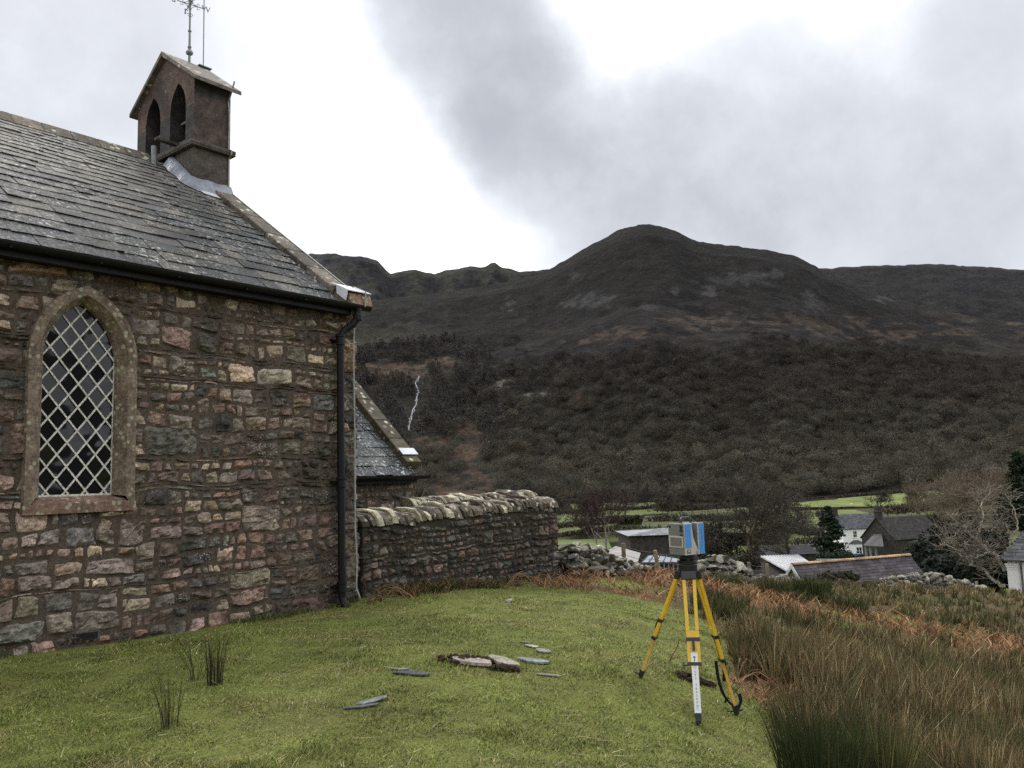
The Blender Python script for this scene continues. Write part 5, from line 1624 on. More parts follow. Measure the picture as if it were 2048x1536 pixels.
rush_tuft(1600, 1540, 800, .62, .24, DK, [3, 2, 1], 'tall dark green rush clump at the lawn edge, nearest of all', .35, .0055, base=G(1.82, 5.35))
rush_tuft(1690, 1500, 520, .56, .22, DK, [3, 2, 1], 'dark green rush clump right of the nearest clump', .4, .0055, base=G(2.25, 5.6))
rush_tuft(1625, 1200, 700, .62, .42, DK, [3, 3, 1], 'round dark green rush clump under the shed roof', .5, .012)
rush_tuft(1550, 1190, 420, .42, .34, DK, [3, 3, 1.5], 'small dark rush clump left of the round one under the shed', .5, .011)
rush_tuft(1425, 1215, 260, .42, .26, DK + [(.09, .06, .03)], [3, 3, 1, 1], 'dark rush clump right behind the tripod beside rust bracken', .5, .009)
rush_tuft(1700, 1225, 420, .45, .36, DK, [3, 3, 1.5], 'dark rush clump beside the pale green moss on the slope', .5, .010)

b = MB()
n = 52000
x, y = visible_pts(n, 6.5, 30, rgz, .9, .02, .68)
m_ = blob_mask(_bk, x, y, 3.0)
ok = keep(x, y) & (rgz.random(n) < m_ * 1.1) & ~(in_poly(_lawn, x, y) & (m_ < .7)); x, y = x[ok], y[ok]; n = len(x)
H = rgz.uniform(.03, .17, n); a = rgz.uniform(0, 6.28, n); H = H * np.clip(y / 16, .35, 1.2); q = rgz.uniform(.8, 2.6, n) * H
col = pick(rgz, n, [(.24, .115, .050), (.30, .155, .072), (.15, .075, .037), (.38, .25, .14), (.10, .06, .03)], [3, 2.5, 2.5, 1, 1.5])
zo = ground_h(x, y) + rgz.uniform(0, .12, n)
blades(b, np.stack([x, y, zo], 1), H, .006 + .0009 * y, np.stack([np.cos(a) * q, np.sin(a) * q], 1), col, rgz, 2, .3)
# withered stems along the foot of the churchyard wall
n = 2600
f = rgz.random(n); x = -2.15 + 2.95 * f + rgz.uniform(.02, .42, n) ; y = 12.0 + 4.1 * f - rgz.uniform(-.05, .38, n)
ok = keep(x, y) & (vn1.fbm(x * 1.5, y * 1.5, 3) > .46); x, y = x[ok], y[ok]; n = len(x)
H = rgz.uniform(.03, .22, n); a = rgz.uniform(0, 6.28, n); q = rgz.uniform(.5, 2.0, n) * H
blades(b, np.stack([x, y, ground_h(x, y)], 1), H, np.full(n, .012), np.stack([np.cos(a) * q, np.sin(a) * q], 1), pick(rgz, n, [(.23, .11, .055), (.05, .06, .018), (.30, .20, .11), (.035, .045, .014)], [2, 3, 1, 3]), rgz, 2, .3)
o = b.build('bracken', M['leaf'], loc=(0, 0, 0)); tag(o, 'rust coloured dead bracken', kind='stuff')
def bramble(px, py, label, n=7, L=.6, ang=0.0):
    p = gpx(px, py); b = MB()
    for _ in range(n):
        a = ang + rgz.normal(0, .5); q = rgz.uniform(.5, 1.1) * L
        d = np.array([math.cos(a), math.sin(a), 0])
        h = rgz.uniform(.05, .25)
        b.tube([p + d * q * f + Z3 * (h * 4 * f * (1 - f) + .015) + rgz.normal(0, .01, 3) for f in np.linspace(0, 1, 6)], .005, 4, np.array([.20, .13, .075]) * rgz.uniform(.6, 1.4))
    tag(b.build('dead_stems', M['bark'], loc=p), label, 'dead stems')
bramble(735, 1212, 'bent brown stems at the foot of the black downpipe', 9, .8, .3)
bramble(1010, 1180, 'dry broken stems under the middle of the churchyard wall', 8, .8, .1)
bramble(1475, 1375, 'pale snapped stems at the lawn edge right of the tripod', 9, .5, .6)
bramble(1340, 1325, 'single pale twigs lying left of the white tripod leg', 3, .35, -.4)
# ------------------------------------------------------------------ village buildings
def bp(px, Y):                                                     # ground position below a point of the photo at distance Y
    d = at(px, 1100, Y); return np.array([d[0], d[1]])
class House:
    """gabled building: A = left end of the front eaves, direction D along the front, depth vector E"""
    def __init__(self, name, label, cat, A, az, Lf, dep, zg, ze, zr, wallm, roofm, over=.25, slate_col=(.075, .078, .085), hip=0.0):
        self.A = np.array([A[0], A[1], 0.]); self.D = np.array([math.sin(az), math.cos(az), 0]); self.E = np.array([-self.D[1], self.D[0], 0])
        self.L, self.dep, self.zg, self.ze, self.zr = Lf, dep, zg, ze, zr
        A_, D, E = self.A, self.D, self.E
        self.root = thing(name, A_ + D * Lf / 2 + E * dep / 2 + Z3 * zg, label, cat)
        b = MB()
        P = lambda l, e, z: A_ + D * l + E * e + Z3 * z
        self.P = P
        for l in (0, Lf):
            b.add([P(l, 0, zg), P(l, dep, zg), P(l, dep, ze), P(l, dep / 2, (ze + .01) if hip and l == 0 else zr - .03), P(l, 0, ze)], [(0, 1, 2, 3, 4)])
        for e in (0, dep):
            b.add([P(0, e, zg), P(Lf, e, zg), P(Lf, e, ze), P(0, e, ze)], [(0, 1, 2, 3)])
        self.wall = b.build('wall', wallm, self.root)
        b = MB()
        rg = np.random.default_rng(int(abs(Lf * 100)))
        pit = (zr - ze) / (dep / 2)
        for sg in (0, 1):
            e0, e1 = (-over, dep / 2) if sg == 0 else (dep + over, dep / 2)
            z0 = ze - over * pit
            nr, nc = 18, max(6, int(Lf / .45))
            for i in range(nr):
                f0, f1 = i / nr, (i + 1.25) / nr
                f1 = min(f1, 1)
                for j in range(nc):
                    hs = hip * f0; l0, l1 = -over + hs + (Lf + 2 * over - hs) * j / nc, -over + hs + (Lf + 2 * over - hs) * (j + .985) / nc
                    zz = lambda f: z0 + (zr - z0) * f
                    ee = lambda f: e0 + (e1 - e0) * f
                    up = .05
                    c = np.array(slate_col) * rg.uniform(.7, 1.3)
                    b.add([P(l0, ee(f0), zz(f0) + up + .03), P(l1, ee(f0), zz(f0) + up + .03), P(l1, ee(f1), zz(f1) + up), P(l0, ee(f1), zz(f1) + up), P(l0, ee(f0), zz(f0) + up - .01), P(l1, ee(f0), zz(f0) + up - .01)], [(0, 1, 2, 3), (4, 5, 1, 0)], c)
            b.add([P(-over, e0, z0 - .02), P(Lf + over, e0, z0 - .02), P(Lf + over, e1, zr + .0), P(-over + hip, e1, zr + .0)], [(0, 1, 2, 3)], (.03, .03, .03))
        if hip: b.add([P(-over, -over, ze - over * pit + .02), P(-over, dep + over, ze - over * pit + .02), P(-over + hip, dep / 2, zr + .02)], [(0, 1, 2)], np.array(slate_col))
        self.roof = b.build('roof', roofm, self.root)
    def ridge(self, mat, col, r=.09, over=.25):
        b = MB(); rg = np.random.default_rng(3)
        l = -over
        while l < self.L + over:
            w = min(.45, self.L + over - l)
            c = np.array(col) * rg.uniform(.6, 1.35)
            b.prism([self.P(l, self.dep / 2 + math.cos(a) * r * 1.5, self.zr + .03 + math.sin(a) * r) for a in np.linspace(0, math.pi, 7)], self.D * (w - .015), c)
            l += .45
        return b.build('ridge_tiles', mat, self.roof)
    def window(self, l, z, w, h, face='front', panes=(2, 2), trim=None):
        if face == 'front': O, X, Nn = self.P(l, 0, z), self.D, -self.E
        elif face == 'left': O, X, Nn = self.P(0, l, z), self.E, -self.D
        else: O, X, Nn = self.P(self.L, l, z), self.E, self.D
        b = MB(); b.box(O - X * w / 2 - Nn * .05, X * w, Z3 * h, Nn * .06)
        g = b.build('window', M['dark_glass'], self.root)
        b = MB()
        t = .06
        b.box(O - X * w / 2, X * w, Z3 * t, Nn * .03); b.box(O - X * w / 2 + Z3 * (h - t), X * w, Z3 * t, Nn * .03)
        b.box(O - X * w / 2 + Z3 * t, X * t, Z3 * (h - 2 * t), Nn * .03); b.box(O + X * (w / 2 - t) + Z3 * t, X * t, Z3 * (h - 2 * t), Nn * .03)
        for i in range(1, panes[0]): b.box(O - X * w / 2 + X * (w * i / panes[0] - t * .4) + Z3 * t, X * t * .8, Z3 * (h - 2 * t), Nn * .026)
        for i in range(1, panes[1]): b.box(O - X * w / 2 + X * t + Z3 * (h * i / panes[1] - t * .4), X * (w - 2 * t), Z3 * t * .8, Nn * .028)
        b.build('frame', trim or M['white_paint'], g)
        b = MB(); b.box(O - X * (w / 2 + .1) - Z3 * .12, X * (w + .2), Z3 * .11, Nn * .10)
        b.build('sill', M['white_paint'] if trim is None else trim, g)
        return g
    def chimney(self, l, w=.9, d=.6, h=1.2, mat=None, pots=2):
        b = MB(); z0 = self.zr - .5
        c = self.P(l, self.dep / 2, z0)
        b.box(c - self.D * w / 2 - self.E * d / 2, self.D * w, self.E * d, Z3 * (h + .5))
        b.box(c - self.D * (w / 2 + .08) - self.E * (d / 2 + .08) + Z3 * (h + .501), self.D * (w + .16), self.E * (d + .16), Z3 * .12)
        k = b.build('chimney', mat or M['dark_stone'], self.roof)
        b = MB()
        for i in range(pots):
            b.lathe(c + self.D * ((i + .5) / pots - .5) * w * .8 + Z3 * (h + .6), [(.12, 0), (.10, .4), (.13, .42), (.12, .48)], 10)
        b.build('chimney_pot', M['dark_stone'], k)
# white house across the lane
def zat(px, py, Y): return at(px, py, Y)[2]
HY = 150.0
A = bp(1688, HY)
hw = House('white_house', 'white rendered farmhouse with bay window beside the dark conifer', 'house', A, math.radians(82), 9.6, 6.5, -17.5, zat(1690, 1057, HY), zat(1700, 1029, HY + 3.2), M['render_white'], M['slate_far'])
k_ = 1 / 11.05
hw.window((1715 - 1690) * HY / FPX * 1.02, zat(1715, 1075, HY), .75, 1.15)
hw.chimney(.5, .9, .7, .9)
hw.chimney(8.9, .9, .7, 1.0)
bx = (1716 - 1690) * HY / FPX * 1.02
b = MB()
zb0, zb1 = zat(1716, 1112, HY), zat(1716, 1087.5, HY)
b.prism([hw.P(bx - 1.35, 0, zb0 - 1.5), hw.P(bx - .85, -.8, zb0 - 1.5), hw.P(bx + .85, -.8, zb0 - 1.5), hw.P(bx + 1.35, 0, zb0 - 1.5)], Z3 * (zb1 - zb0 + 1.5))
bay = b.build('bay', M['render_white'], hw.root)
b = MB()
pts = [hw.P(bx - 1.5, 0, zb1), hw.P(bx - .95, -.95, zb1), hw.P(bx + .95, -.95, zb1), hw.P(bx + 1.5, 0, zb1)]; tp = [hw.P(bx - .5, -.02, zb1 + .62), hw.P(bx + .5, -.02, zb1 + .62)]
b.add(pts + tp, [(0, 1, 4), (1, 2, 5, 4), (2, 3, 5), (0, 3, 2, 1)], (.07, .07, .075))
b.build('bay_roof', M['slate_far'], bay)
O_, X_ = hw.P(bx, -.81, zb0 + .25), hw.D
b = MB(); b.box(O_ - X_ * .5, X_ * 1.0, Z3 * 1.35, -hw.E * .02); g = b.build('bay_window', M['dark_glass'], bay)
b = MB()
for i in range(3): b.box(O_ + X_ * (-.53 + i * .5) - hw.E * .021, X_ * .06, Z3 * 1.4, -hw.E * .03)
for j in range(3): b.box(O_ - X_ * .53 + Z3 * (j * .65) - hw.E * .022, X_ * 1.06, Z3 * .06, -hw.E * .032)
b.build('frame', M['white_paint'], g)
# slate-built house in front of its right end, seen across its near corner
HD_ = 122.0
A = bp(1791, HD_)
hd = House('stone_house', 'dark stone house with steep gable overlapping the white house', 'house', A, math.radians(63), 10.5, 5.8, -15.5, zat(1791, 1078, HD_), zat(1774, 1036, HD_ + 2.6), M['dark_stone'], M['slate_far'], slate_col=(.036, .033, .032), over=.2)
hd.chimney(.5, .9, .7, .9)
Pq = lambda px, Y, z: np.array([*bp(px, Y), z])
pz0 = zat(1745, 1114, 121); pz1 = zat(1745, 1090, 121)
b = MB()
b.add([Pq(1727, 121, pz1), Pq(1768, 120, pz1 - .15), Pq(1766, 124, pz1 + 1.3), Pq(1752, 125.5, pz1 + 1.3), Pq(1727, 121, pz1 - .12), Pq(1768, 120, pz1 - .27)], [(0, 1, 2, 3), (4, 5, 1, 0)], (.09, .09, .09))
pl_ = b.build('porch_roof', M['slate_far'], hd.root)
for px in (1731, 1740, 1751):
    b = MB(); p = Pq(px, 121.2, pz0 - 1.5); b.box(p, np.array([.24, 0, 0]), np.array([0, .22, 0]), Z3 * (pz1 - pz0 + 1.4)); b.build('porch_post', M['grey_metal'], hd.root)
b = MB()
p = Pq(1711, 140, zat(1711, 1113, 140)); b.box(p + Z3 * -1.0, np.array([.9, 0, 0]), np.array([0, .7, 0]), Z3 * 1.35)
b.box(p + Z3 * .36 + np.array([-.04, -.04, 0]), np.array([.98, 0, 0]), np.array([0, .78, 0]), Z3 * .06)
tag(b.build('wheelie_bin', plain('blue bin', (.10, .33, .62), .4), bevel=.03), 'bright blue bin below the bay window of the white house', 'bin')
b = MB()
p = Pq(1718.5, 139, zat(1718, 1113, 139)); b.box(p + Z3 * -1.0, np.array([1.0, 0, 0]), np.array([0, .7, 0]), Z3 * 1.3)
b.box(p + Z3 * .31 + np.array([-.04, -.04, 0]), np.array([1.08, 0, 0]), np.array([0, .78, 0]), Z3 * .06)
tag(b.build('wheelie_bin', plain('navy bin', (.012, .02, .05), .4), bevel=.03), 'dark navy bin next to the bright blue one', 'bin')

# slate roofed shed with orange ridge and pale gable, just over the wall
SY = 44.0
a_, c_ = bp(1588, SY), bp(1832, 47.0)
v = c_ - a_
az_s = math.atan2(v[0], v[1])
zr_ = zat(1590, 1130, SY)
zr2 = zat(1812, 1114, 50)
d_ = np.array([math.sin(az_s), math.cos(az_s)]); e_ = np.array([-d_[1], d_[0]])
Ls_ = np.linalg.norm(v) * .92
sh = House('slate_shed', 'long low shed with purple-grey slates, orange ridge tiles and pale gable', 'shed', a_ - e_ * 2.2, az_s, Ls_, 4.4, -8.5, zr_ - 2.35, zr_, M['render_cream'], M['slate_far'], over=.18, slate_col=(.082, .072, .078))
sh.ridge(M['verge_stone'], (.40, .27, .14), .10, .18)
b = MB()
for sg in (0, 1):
    e0, e1 = (-.18, 2.2) if sg == 0 else (4.58, 2.2)
    b.add([sh.P(-.22, e0, zr_ - 2.35 - .18 * 1.07), sh.P(-.22, e1, zr_ + .03), sh.P(-.22, e1, zr_ - .20), sh.P(-.22, e0, zr_ - 2.6 - .18 * 1.07)], [(0, 1, 2, 3)])
b2 = MB()
for sg in (0, 1):
    e0, e1 = (-.20, 2.2) if sg == 0 else (4.6, 2.2)
    q = [sh.P(-.26, e0, zr_ - 2.35 - .21), sh.P(-.26, e1, zr_ + .06), sh.P(-.26, e1, zr_ - .16), sh.P(-.26, e0, zr_ - 2.58 - .21)]
    b2.prism(q, sh.D * .05)
b2.build('barge_board', plain('grey white board', (.50, .53, .50), .7, .2, 0, .15, 3), sh.root)
# white cottage at the right edge
CY = 40.0
A = bp(2012, CY)
wc = House('white_cottage', 'white rendered cottage with slate roof and drainpipe at the right edge', 'cottage', A, math.radians(124), 9.0, 5.5, -8.0, zat(2012, 1112, CY), zat(2012, 1112, CY) + 2.35, M['render_white'], M['slate_far'], over=.22, slate_col=(.085, .088, .095), hip=2.2)
b = MB()
b.tube([wc.P(-.1, -.28, wc.ze - .16), wc.P(9.1, -.28, wc.ze - .16)], .06, 8)
b.tube([wc.P(.55, -.26, wc.ze - .18), wc.P(.55, -.18, wc.ze - .45), wc.P(.55, -.12, wc.ze - .6), wc.P(.55, -.12, wc.zg + .3)], .05, 8)
b.build('drainpipe', plain('grey drainpipe', (.10, .10, .10), .5), wc.root)
b = MB()
for k in range(3): b.box(wc.P(-.04 - .03 * k, -.06 - .03 * k, wc.ze - .62 + .1 * k), wc.D * (.5 + .03 * k), wc.E * .2, Z3 * .09)
b.box(wc.P(-.03, -.05, wc.zg), wc.D * .46, wc.E * .1, Z3 * (wc.ze - .63 - wc.zg))
b.build('corner_pilaster', M['white_paint'], wc.root)
# light metal barn roof left of the shed, its dark gable wall behind
A = bp(1520, 62)
z1 = zat(1600, 1112, 62)
mt = newmat('weathered metal sheet')
co = objco(mt[1])
nn1 = noise(mt[1], co, 1.2, 5.0)
finish(mt[1], ramp(mt[1], nn1, [(.3, (.42, .43, .44)), (.7, (.62, .63, .64))]), .5, .4)
b = MB()
q = [Pq(1520, 66, zat(1520, 1112, 66)), Pq(1596, 70, zat(1596, 1109, 70)), Pq(1622, 60, zat(1622, 1128, 60)), Pq(1576, 52, zat(1576, 1144, 52))]
b.prism(q, Z3 * -.08)
b2 = MB(); b2.prism([np.array([p[0], p[1], -12.0]) for p in q], Z3 * (min(p[2] for p in q) + 11.9))
br = thing('metal_barn', np.array([*np.mean([p[:2] for p in q], 0), -12.0]), 'barn with pale grey sheet roof left of the slate shed', 'barn')
b.build('roof', mt[0], br); b2.build('wall', M['dark_stone'], br)
# seams of the sheet roof
b = MB()
for f in np.linspace(.02, .98, 14):
    b.tube([q[0] + (q[1] - q[0]) * f + Z3 * .03, q[3] + (q[2] - q[3]) * f + Z3 * .03], .03, 4)
b.build('roof_seam', mt[0], br)
A = bp(1535, 92)
dk = House('stone_barn', 'dark slate roofed barn beyond the pale metal roof', 'barn', A, math.radians(86), 5.4, 5.0, -13.5, zat(1540, 1110, 92), zat(1560, 1093, 94), M['dark_stone'], M['slate_far'], slate_col=(.05, .05, .055))
# farm sheds behind the scanner
A = bp(1262, 95)
fs = House('farm_shed', 'big dark farm shed with shallow pale roof behind the laser scanner', 'barn', A, math.radians(88), 7.4, 9.0, -14, zat(1262, 1072, 95), zat(1330, 1058, 99), M['dark_stone'], M['slate_far'], slate_col=(.30, .31, .32), over=.3, hip=4.5)
A = bp(1185, 52)
m_, nt_ = newmat('fibre cement sheet'); co = objco(nt_)
wav = nd(nt_, 'ShaderNodeTexWave', {'Vector': co, 'Scale': 3.0, 'Distortion': 1.0, 'Detail': 3.0}).outputs['Fac']
finish(nt_, ramp(nt_, noise(nt_, co, 1.6, 6.0), [(.3, (.25, .235, .22)), (.7, (.37, .35, .33))]), .8, .2, wav, .3, .03)
gr = thing('grey_shed', np.array([*bp(1235, 52), -10.0]), 'shed with plain light grey fibre roof behind the tumbled wall', 'shed')
b = MB()
rp = [Pq(1182, 50, zat(1182, 1118, 50)), Pq(1232, 54, zat(1236, 1092, 54)), Pq(1281, 52, zat(1281, 1106, 52)), Pq(1268, 46, zat(1268, 1142, 46)), Pq(1190, 44, zat(1190, 1136, 44))]
b.add([rp[0], rp[1], rp[4], rp[3], rp[2]], [(0, 1, 3, 2), (1, 4, 3)])
b.build('roof', m_, gr)
b = MB()
b.prism([np.array([p[0], p[1] + .2, -10.0]) for p in (rp[0], rp[4], rp[3], rp[2])], Z3 * 3.6)
b.build('wall', M['dark_stone'], gr)
# glazed shed
gh = thing('glasshouse', np.array([*bp(1330, 50), -9.5]), 'low glasshouse with pale glazed roof left of the tripod', 'glasshouse')
b = MB()
gq = [Pq(1296, 52, zat(1296, 1111, 52)), Pq(1392, 54, zat(1392, 1110, 54)), Pq(1398, 47, zat(1398, 1126, 47)), Pq(1280, 47, zat(1280, 1127, 47))]
b.prism(gq, Z3 * -.04)
b.build('roof', plain('milky glazing', (.40, .44, .47), .25, .5, 0, .25, 1.2), gh)
b = MB()
for f in np.linspace(0, 1, 9): b.tube([gq[0] + (gq[1] - gq[0]) * f + Z3 * .03, gq[3] + (gq[2] - gq[3]) * f + Z3 * .03], .03, 4)
for p, r_ in ((gq[0], gq[1]), (gq[3], gq[2])): b.tube([p + Z3 * .02, r_ + Z3 * .02], .05, 4)
b.build('glazing_bars', M['dark_stone'], gh)
b = MB(); b.prism([np.array([p[0], p[1], -9.5]) for p in gq], Z3 * (gq[3][2] + 9.4)); b.build('wall', M['dark_glass'], gh)
b = MB()
for f in np.linspace(0, 1, 14):
    p = gq[3] + (gq[2] - gq[3]) * f - np.array([0, .06, 0]); b.box(p - Z3 * 1.2, np.array([.06, 0, 0]), np.array([0, .05, 0]), Z3 * 1.15)
b.build('mullions', M['grey_metal'], gh)
# chimney pot showing over the inner churchyard wall
ck = at(988, 1000, 30.0)
cp_ = thing('cottage_chimney', ck - Z3 * 3, 'dark chimney pot poking up behind the churchyard wall coping', 'chimney')
b = MB(); b.box(ck + np.array([-.17, -.17, -3]), np.array([.34, 0, 0]), np.array([0, .34, 0]), Z3 * 3.02); b.build('stack', M['dark_stone'], cp_)
b = MB(); b.lathe(ck + Z3 * .02, [(.16, 0), (.15, .12), (.19, .13), (.19, .17), (.13, .18), (.13, .24), (.18, .25), (.18, .30)], 14); b.build('pot', M['black_iron'], cp_)
# sign by the lane, parked cars behind the conifer
sg_ = thing('sign_post', np.array([*bp(1628, 110), zat(1628, 1122, 110)]), 'small plain white sign on a post left of the dark conifer', 'sign')
p = np.array([*bp(1628, 110), zat(1628, 1122, 110)])
b = MB(); b.tube([p - Z3 * 1, p + Z3 * 1.0], .04, 6); b.build('post', M['grey_metal'], sg_)
b = MB(); b.box(p + np.array([-.17, -.06, .75]), np.array([.34, 0, 0]), np.array([0, .03, 0]), Z3 * .42); b.build('panel', M['white_paint'], sg_)
def car(px, py, Y, az, col, label):
    p = np.array([*bp(px, Y), zat(px, py, Y)])
    D = np.array([math.sin(az), math.cos(az), 0]); E = np.array([-D[1], D[0], 0])
    r = thing('parked_car', p, label, 'car')
    b = MB()
    side = [(0, .35), (0, .75), (.25, .9), (1.0, .98), (1.55, 1.45), (2.9, 1.48), (3.6, 1.0), (4.2, .9), (4.25, .4)]
    b.prism([p + D * (x - 2.1) - E * .85 + Z3 * z for x, z in side], E * 1.7)
    b.build('body', plain('car paint', col, .25, .6), r, bevel=.06)
    for e in (-.86, .84):
        b = MB(); b.prism([p + D * (x - 2.1) + E * e + Z3 * z for x, z in [(1.15, 1.0), (1.6, 1.38), (2.85, 1.4), (3.4, 1.02)]], E * .02)
        b.build('side_window', M['dark_glass'], r)
    for x in (.85, 3.35):
        for e in (-.88, .70):
            b = MB(); b.lathe(p + D * (x - 2.1) + E * e + Z3 * .32, [(.2, 0), (.32, .02), (.32, .16), (.2, .18)], 14, axis=E); b.build('wheel', M['plastic'], r)
car(1649, 1105, 165, 1.4, (.7, .7, .7), 'white car parked at the left of the conifer')
car(1622, 1103, 175, 1.5, (.03, .03, .035), 'dark car parked farther left beside the lane')
car(1655, 1092, 200, 1.45, (.5, .5, .52), 'silver car parked highest behind the conifer')
# ------------------------------------------------------------------ lane, fields
def sheet(name, pix, mat, col, lift=.12, Y=None, sub=14):
    """a patch lying on the valley floor: corners in order, given as ground points"""
    P_ = np.array(pix, float)
    u = np.linspace(0, 1, sub)
    A_, B_ = np.meshgrid(u, u)
    a, b_, c, d = P_
    Q_ = (a[None, None] * ((1 - A_) * (1 - B_))[..., None] + b_[None, None] * (A_ * (1 - B_))[..., None] + c[None, None] * (A_ * B_)[..., None] + d[None, None] * ((1 - A_) * B_)[..., None])
    mb = MB(); ii = np.arange(sub * sub).reshape(sub, sub)
    mb.add(Q_.reshape(-1, 3) + Z3 * lift, np.stack([ii[:-1, :-1], ii[:-1, 1:], ii[1:, 1:], ii[1:, :-1]], -1).reshape(-1, 4), col)
    o = mb.build(name, mat, loc=(0, 0, 0)); tag(o, kind='structure'); return o
m, nt = newmat('pasture')
co = objco(nt)
n1 = noise(nt, co, .06, 6.0, .65); n2 = noise(nt, co, .9, 5.0, .7)
f = math_(nt, 'MULTIPLY', smooth(nt, n1, .3, .7, .75, 1.25), smooth(nt, n2, .25, .75, .75, 1.25))
finish(nt, mixc(nt, 1.0, vcol(nt), nd(nt, 'ShaderNodeCombineColor', {0: f, 1: f, 2: f}).outputs[0], 'MULTIPLY'), .95, .1)
M['pasture'] = m
def fpt(px, py, Y): return at(px, py, Y)
FG = (.150, .178, .062)
sheet('field', [fpt(1590, 1017, 560), fpt(1880, 1012, 560), fpt(1900, 979, 640), fpt(1560, 1006, 640)], m, FG, 0)
sheet('field', [fpt(1600, 1070, 330), fpt(1860, 1070, 330), fpt(1900, 1018, 540), fpt(1560, 1021, 540)], m, (.125, .150, .056), 0)
sheet('field', [fpt(1100, 1104, 200), fpt(1225, 1100, 200), fpt(1215, 1078, 245), fpt(1110, 1080, 245)], m, (.118, .145, .054), 0)
sheet('field', [fpt(1100, 1075, 255), fpt(1230, 1058, 255), fpt(1235, 1046, 285), fpt(1110, 1062, 285)], m, (.100, .118, .048), 0)
sheet('field', [fpt(1110, 1052, 300), fpt(1190, 1046, 300), fpt(1230, 1020, 380), fpt(1130, 1030, 380)], m, (.104, .126, .050), 0)
sheet('field', [fpt(1190, 1040, 390), fpt(1290, 1036, 390), fpt(1290, 1024, 440), fpt(1190, 1030, 440)], m, (.100, .118, .048), 0)
sheet('field', [fpt(1150, 1022, 450), fpt(1320, 1018, 450), fpt(1330, 1004, 540), fpt(1140, 1008, 540)], m, (.090, .105, .042), 0)
sheet('field', [fpt(1280, 1060, 230), fpt(1560, 1068, 230), fpt(1560, 1010, 420), fpt(1290, 1028, 420)], m, (.078, .086, .042), 0)
sheet('lane', [fpt(1590, 1122, 100), fpt(1680, 1118, 104), fpt(1690, 1098, 150), fpt(1600, 1092, 150)], plain('wet lane', (.12, .115, .105), .6, .4, 0, .2, .5), (1, 1, 1), 0)
# ------------------------------------------------------------------ trees
def grow(rg, base, height, spread, trunk_r, fork=.22, nl=7, levels=4, kids=(7, 7, 6, 4), up=.35, gnarl=.22, droop=0.0, lean=(0, 0), minr=.008, trunkcol=(.075, .065, .05), twigcol=(.085, .065, .048), lenf=.56, pale=0.0):
    P0, P1, R0, R1, LV = [], [], [], [], []
    def branch(p, d, L, r, lev):
        ns = 5 if lev < 2 else 3
        q = p.copy()
        nodes = []
        for i in range(ns):
            d = d + rg.normal(0, gnarl, 3) * (.5 if lev == 0 else 1) + Z3 * (.10 * up if lev < 3 else -.05 * droop)
            d = d / np.linalg.norm(d)
            q2 = q + d * L / ns
            ra, rb = r * (1 - .72 * i / ns), r * (1 - .72 * (i + 1) / ns)
            P0.append(q); P1.append(q2); R0.append(max(ra, minr)); R1.append(max(rb, minr * .7)); LV.append(lev)
            q = q2; nodes.append((q, d, rb, (i + 1) / ns))
        if lev < levels:
            k = kids[min(lev, len(kids) - 1)]
            for j in range(k):
                f = fork + (1 - fork) * (j + rg.random()) / k if lev == 0 else .25 + .75 * (j + rg.random()) / k
                i = min(int(f * ns), ns - 1)
                qq, dd, rr, _ = nodes[i]
                prev = p if i == 0 else nodes[i - 1][0]
                pt = prev + (qq - prev) * (f * ns - i)
                a = rg.uniform(0, 2 * math.pi) if lev > 0 else 2 * math.pi * (j * .382 + rg.random() * .15)
                ref = np.cross(dd, [0.3, .2, 1]); ref /= np.linalg.norm(ref); r2 = np.cross(dd, ref)
                out = ref * math.cos(a) + r2 * math.sin(a)
                ang = rg.uniform(.5, 1.1) * spread
                nd_ = dd * math.cos(ang) + out * math.sin(ang) + Z3 * up * .35
                nd_ /= np.linalg.norm(nd_)
                branch(pt, nd_, L * lenf * rg.uniform(.7, 1.25) * (1.25 - .5 * f if lev == 0 else 1), max(rr * .62, minr), lev + 1)
    d0 = np.array([lean[0], lean[1], 1.0]); d0 /= np.linalg.norm(d0)
    branch(np.array(base, float), d0, height * .55, trunk_r, 0)
    return np.array(P0), np.array(P1), np.array(R0), np.array(R1), np.array(LV)
def tree(name, label, base, rg, cat='tree', tcol=(.075, .065, .05), wcol=(.085, .066, .05), group=None, **kw):
    root = thing(name, base, label, cat, group)
    P0, P1, R0, R1, LV = grow(rg, base - Z3 * .3, **kw)
    for nm, sel, sides, c in (('trunk', LV <= 1, 6, tcol), ('crown', LV > 1, 3, wcol)):
        b = MB()
        V, F = tubes(P0[sel], P1[sel], R0[sel], R1[sel], sides)
        k = rg.uniform(.7, 1.3, sel.sum())
        b.add(V, F, np.repeat(np.array(c) * k[:, None], 2 * sides, 0))
        b.build(nm, M['bark'], root)
    return root
rt = np.random.default_rng(77)
def tb(px, py, Y): return at(px, py, Y)
def rg_(i): return np.random.default_rng(1000 + i)
TW = dict(spread=.95, levels=4)
tree('bare_tree', 'big spreading leafless tree just right of the laser scanner', tb(1492, 1142, 72), rg_(1), height=10.6, trunk_r=.34, kids=(10, 7, 7, 5), fork=.12, spread=1.05, up=.25, lenf=.60, minr=.020, gnarl=.2, tcol=(.085, .07, .05), wcol=(.060, .054, .042))
tree('bare_tree', 'lower dark leafless tree at the left side of the big spreading one', tb(1418, 1142, 78), rg_(2), height=7.4, trunk_r=.2, kids=(9, 8, 7, 5), fork=.1, spread=1.05, up=.25, lenf=.6, minr=.017, tcol=(.05, .045, .035), wcol=(.058, .052, .04))
tree('bare_tree', 'purplish thicket-like leafless tree at the right side of the big spreading one', tb(1580, 1118, 85), rg_(3), height=7.6, trunk_r=.2, kids=(10, 8, 7, 5), fork=.08, spread=.95, up=.35, lenf=.58, minr=.018, tcol=(.06, .055, .042), wcol=(.072, .060, .048))
bt = tb(1213, 1108, 95)
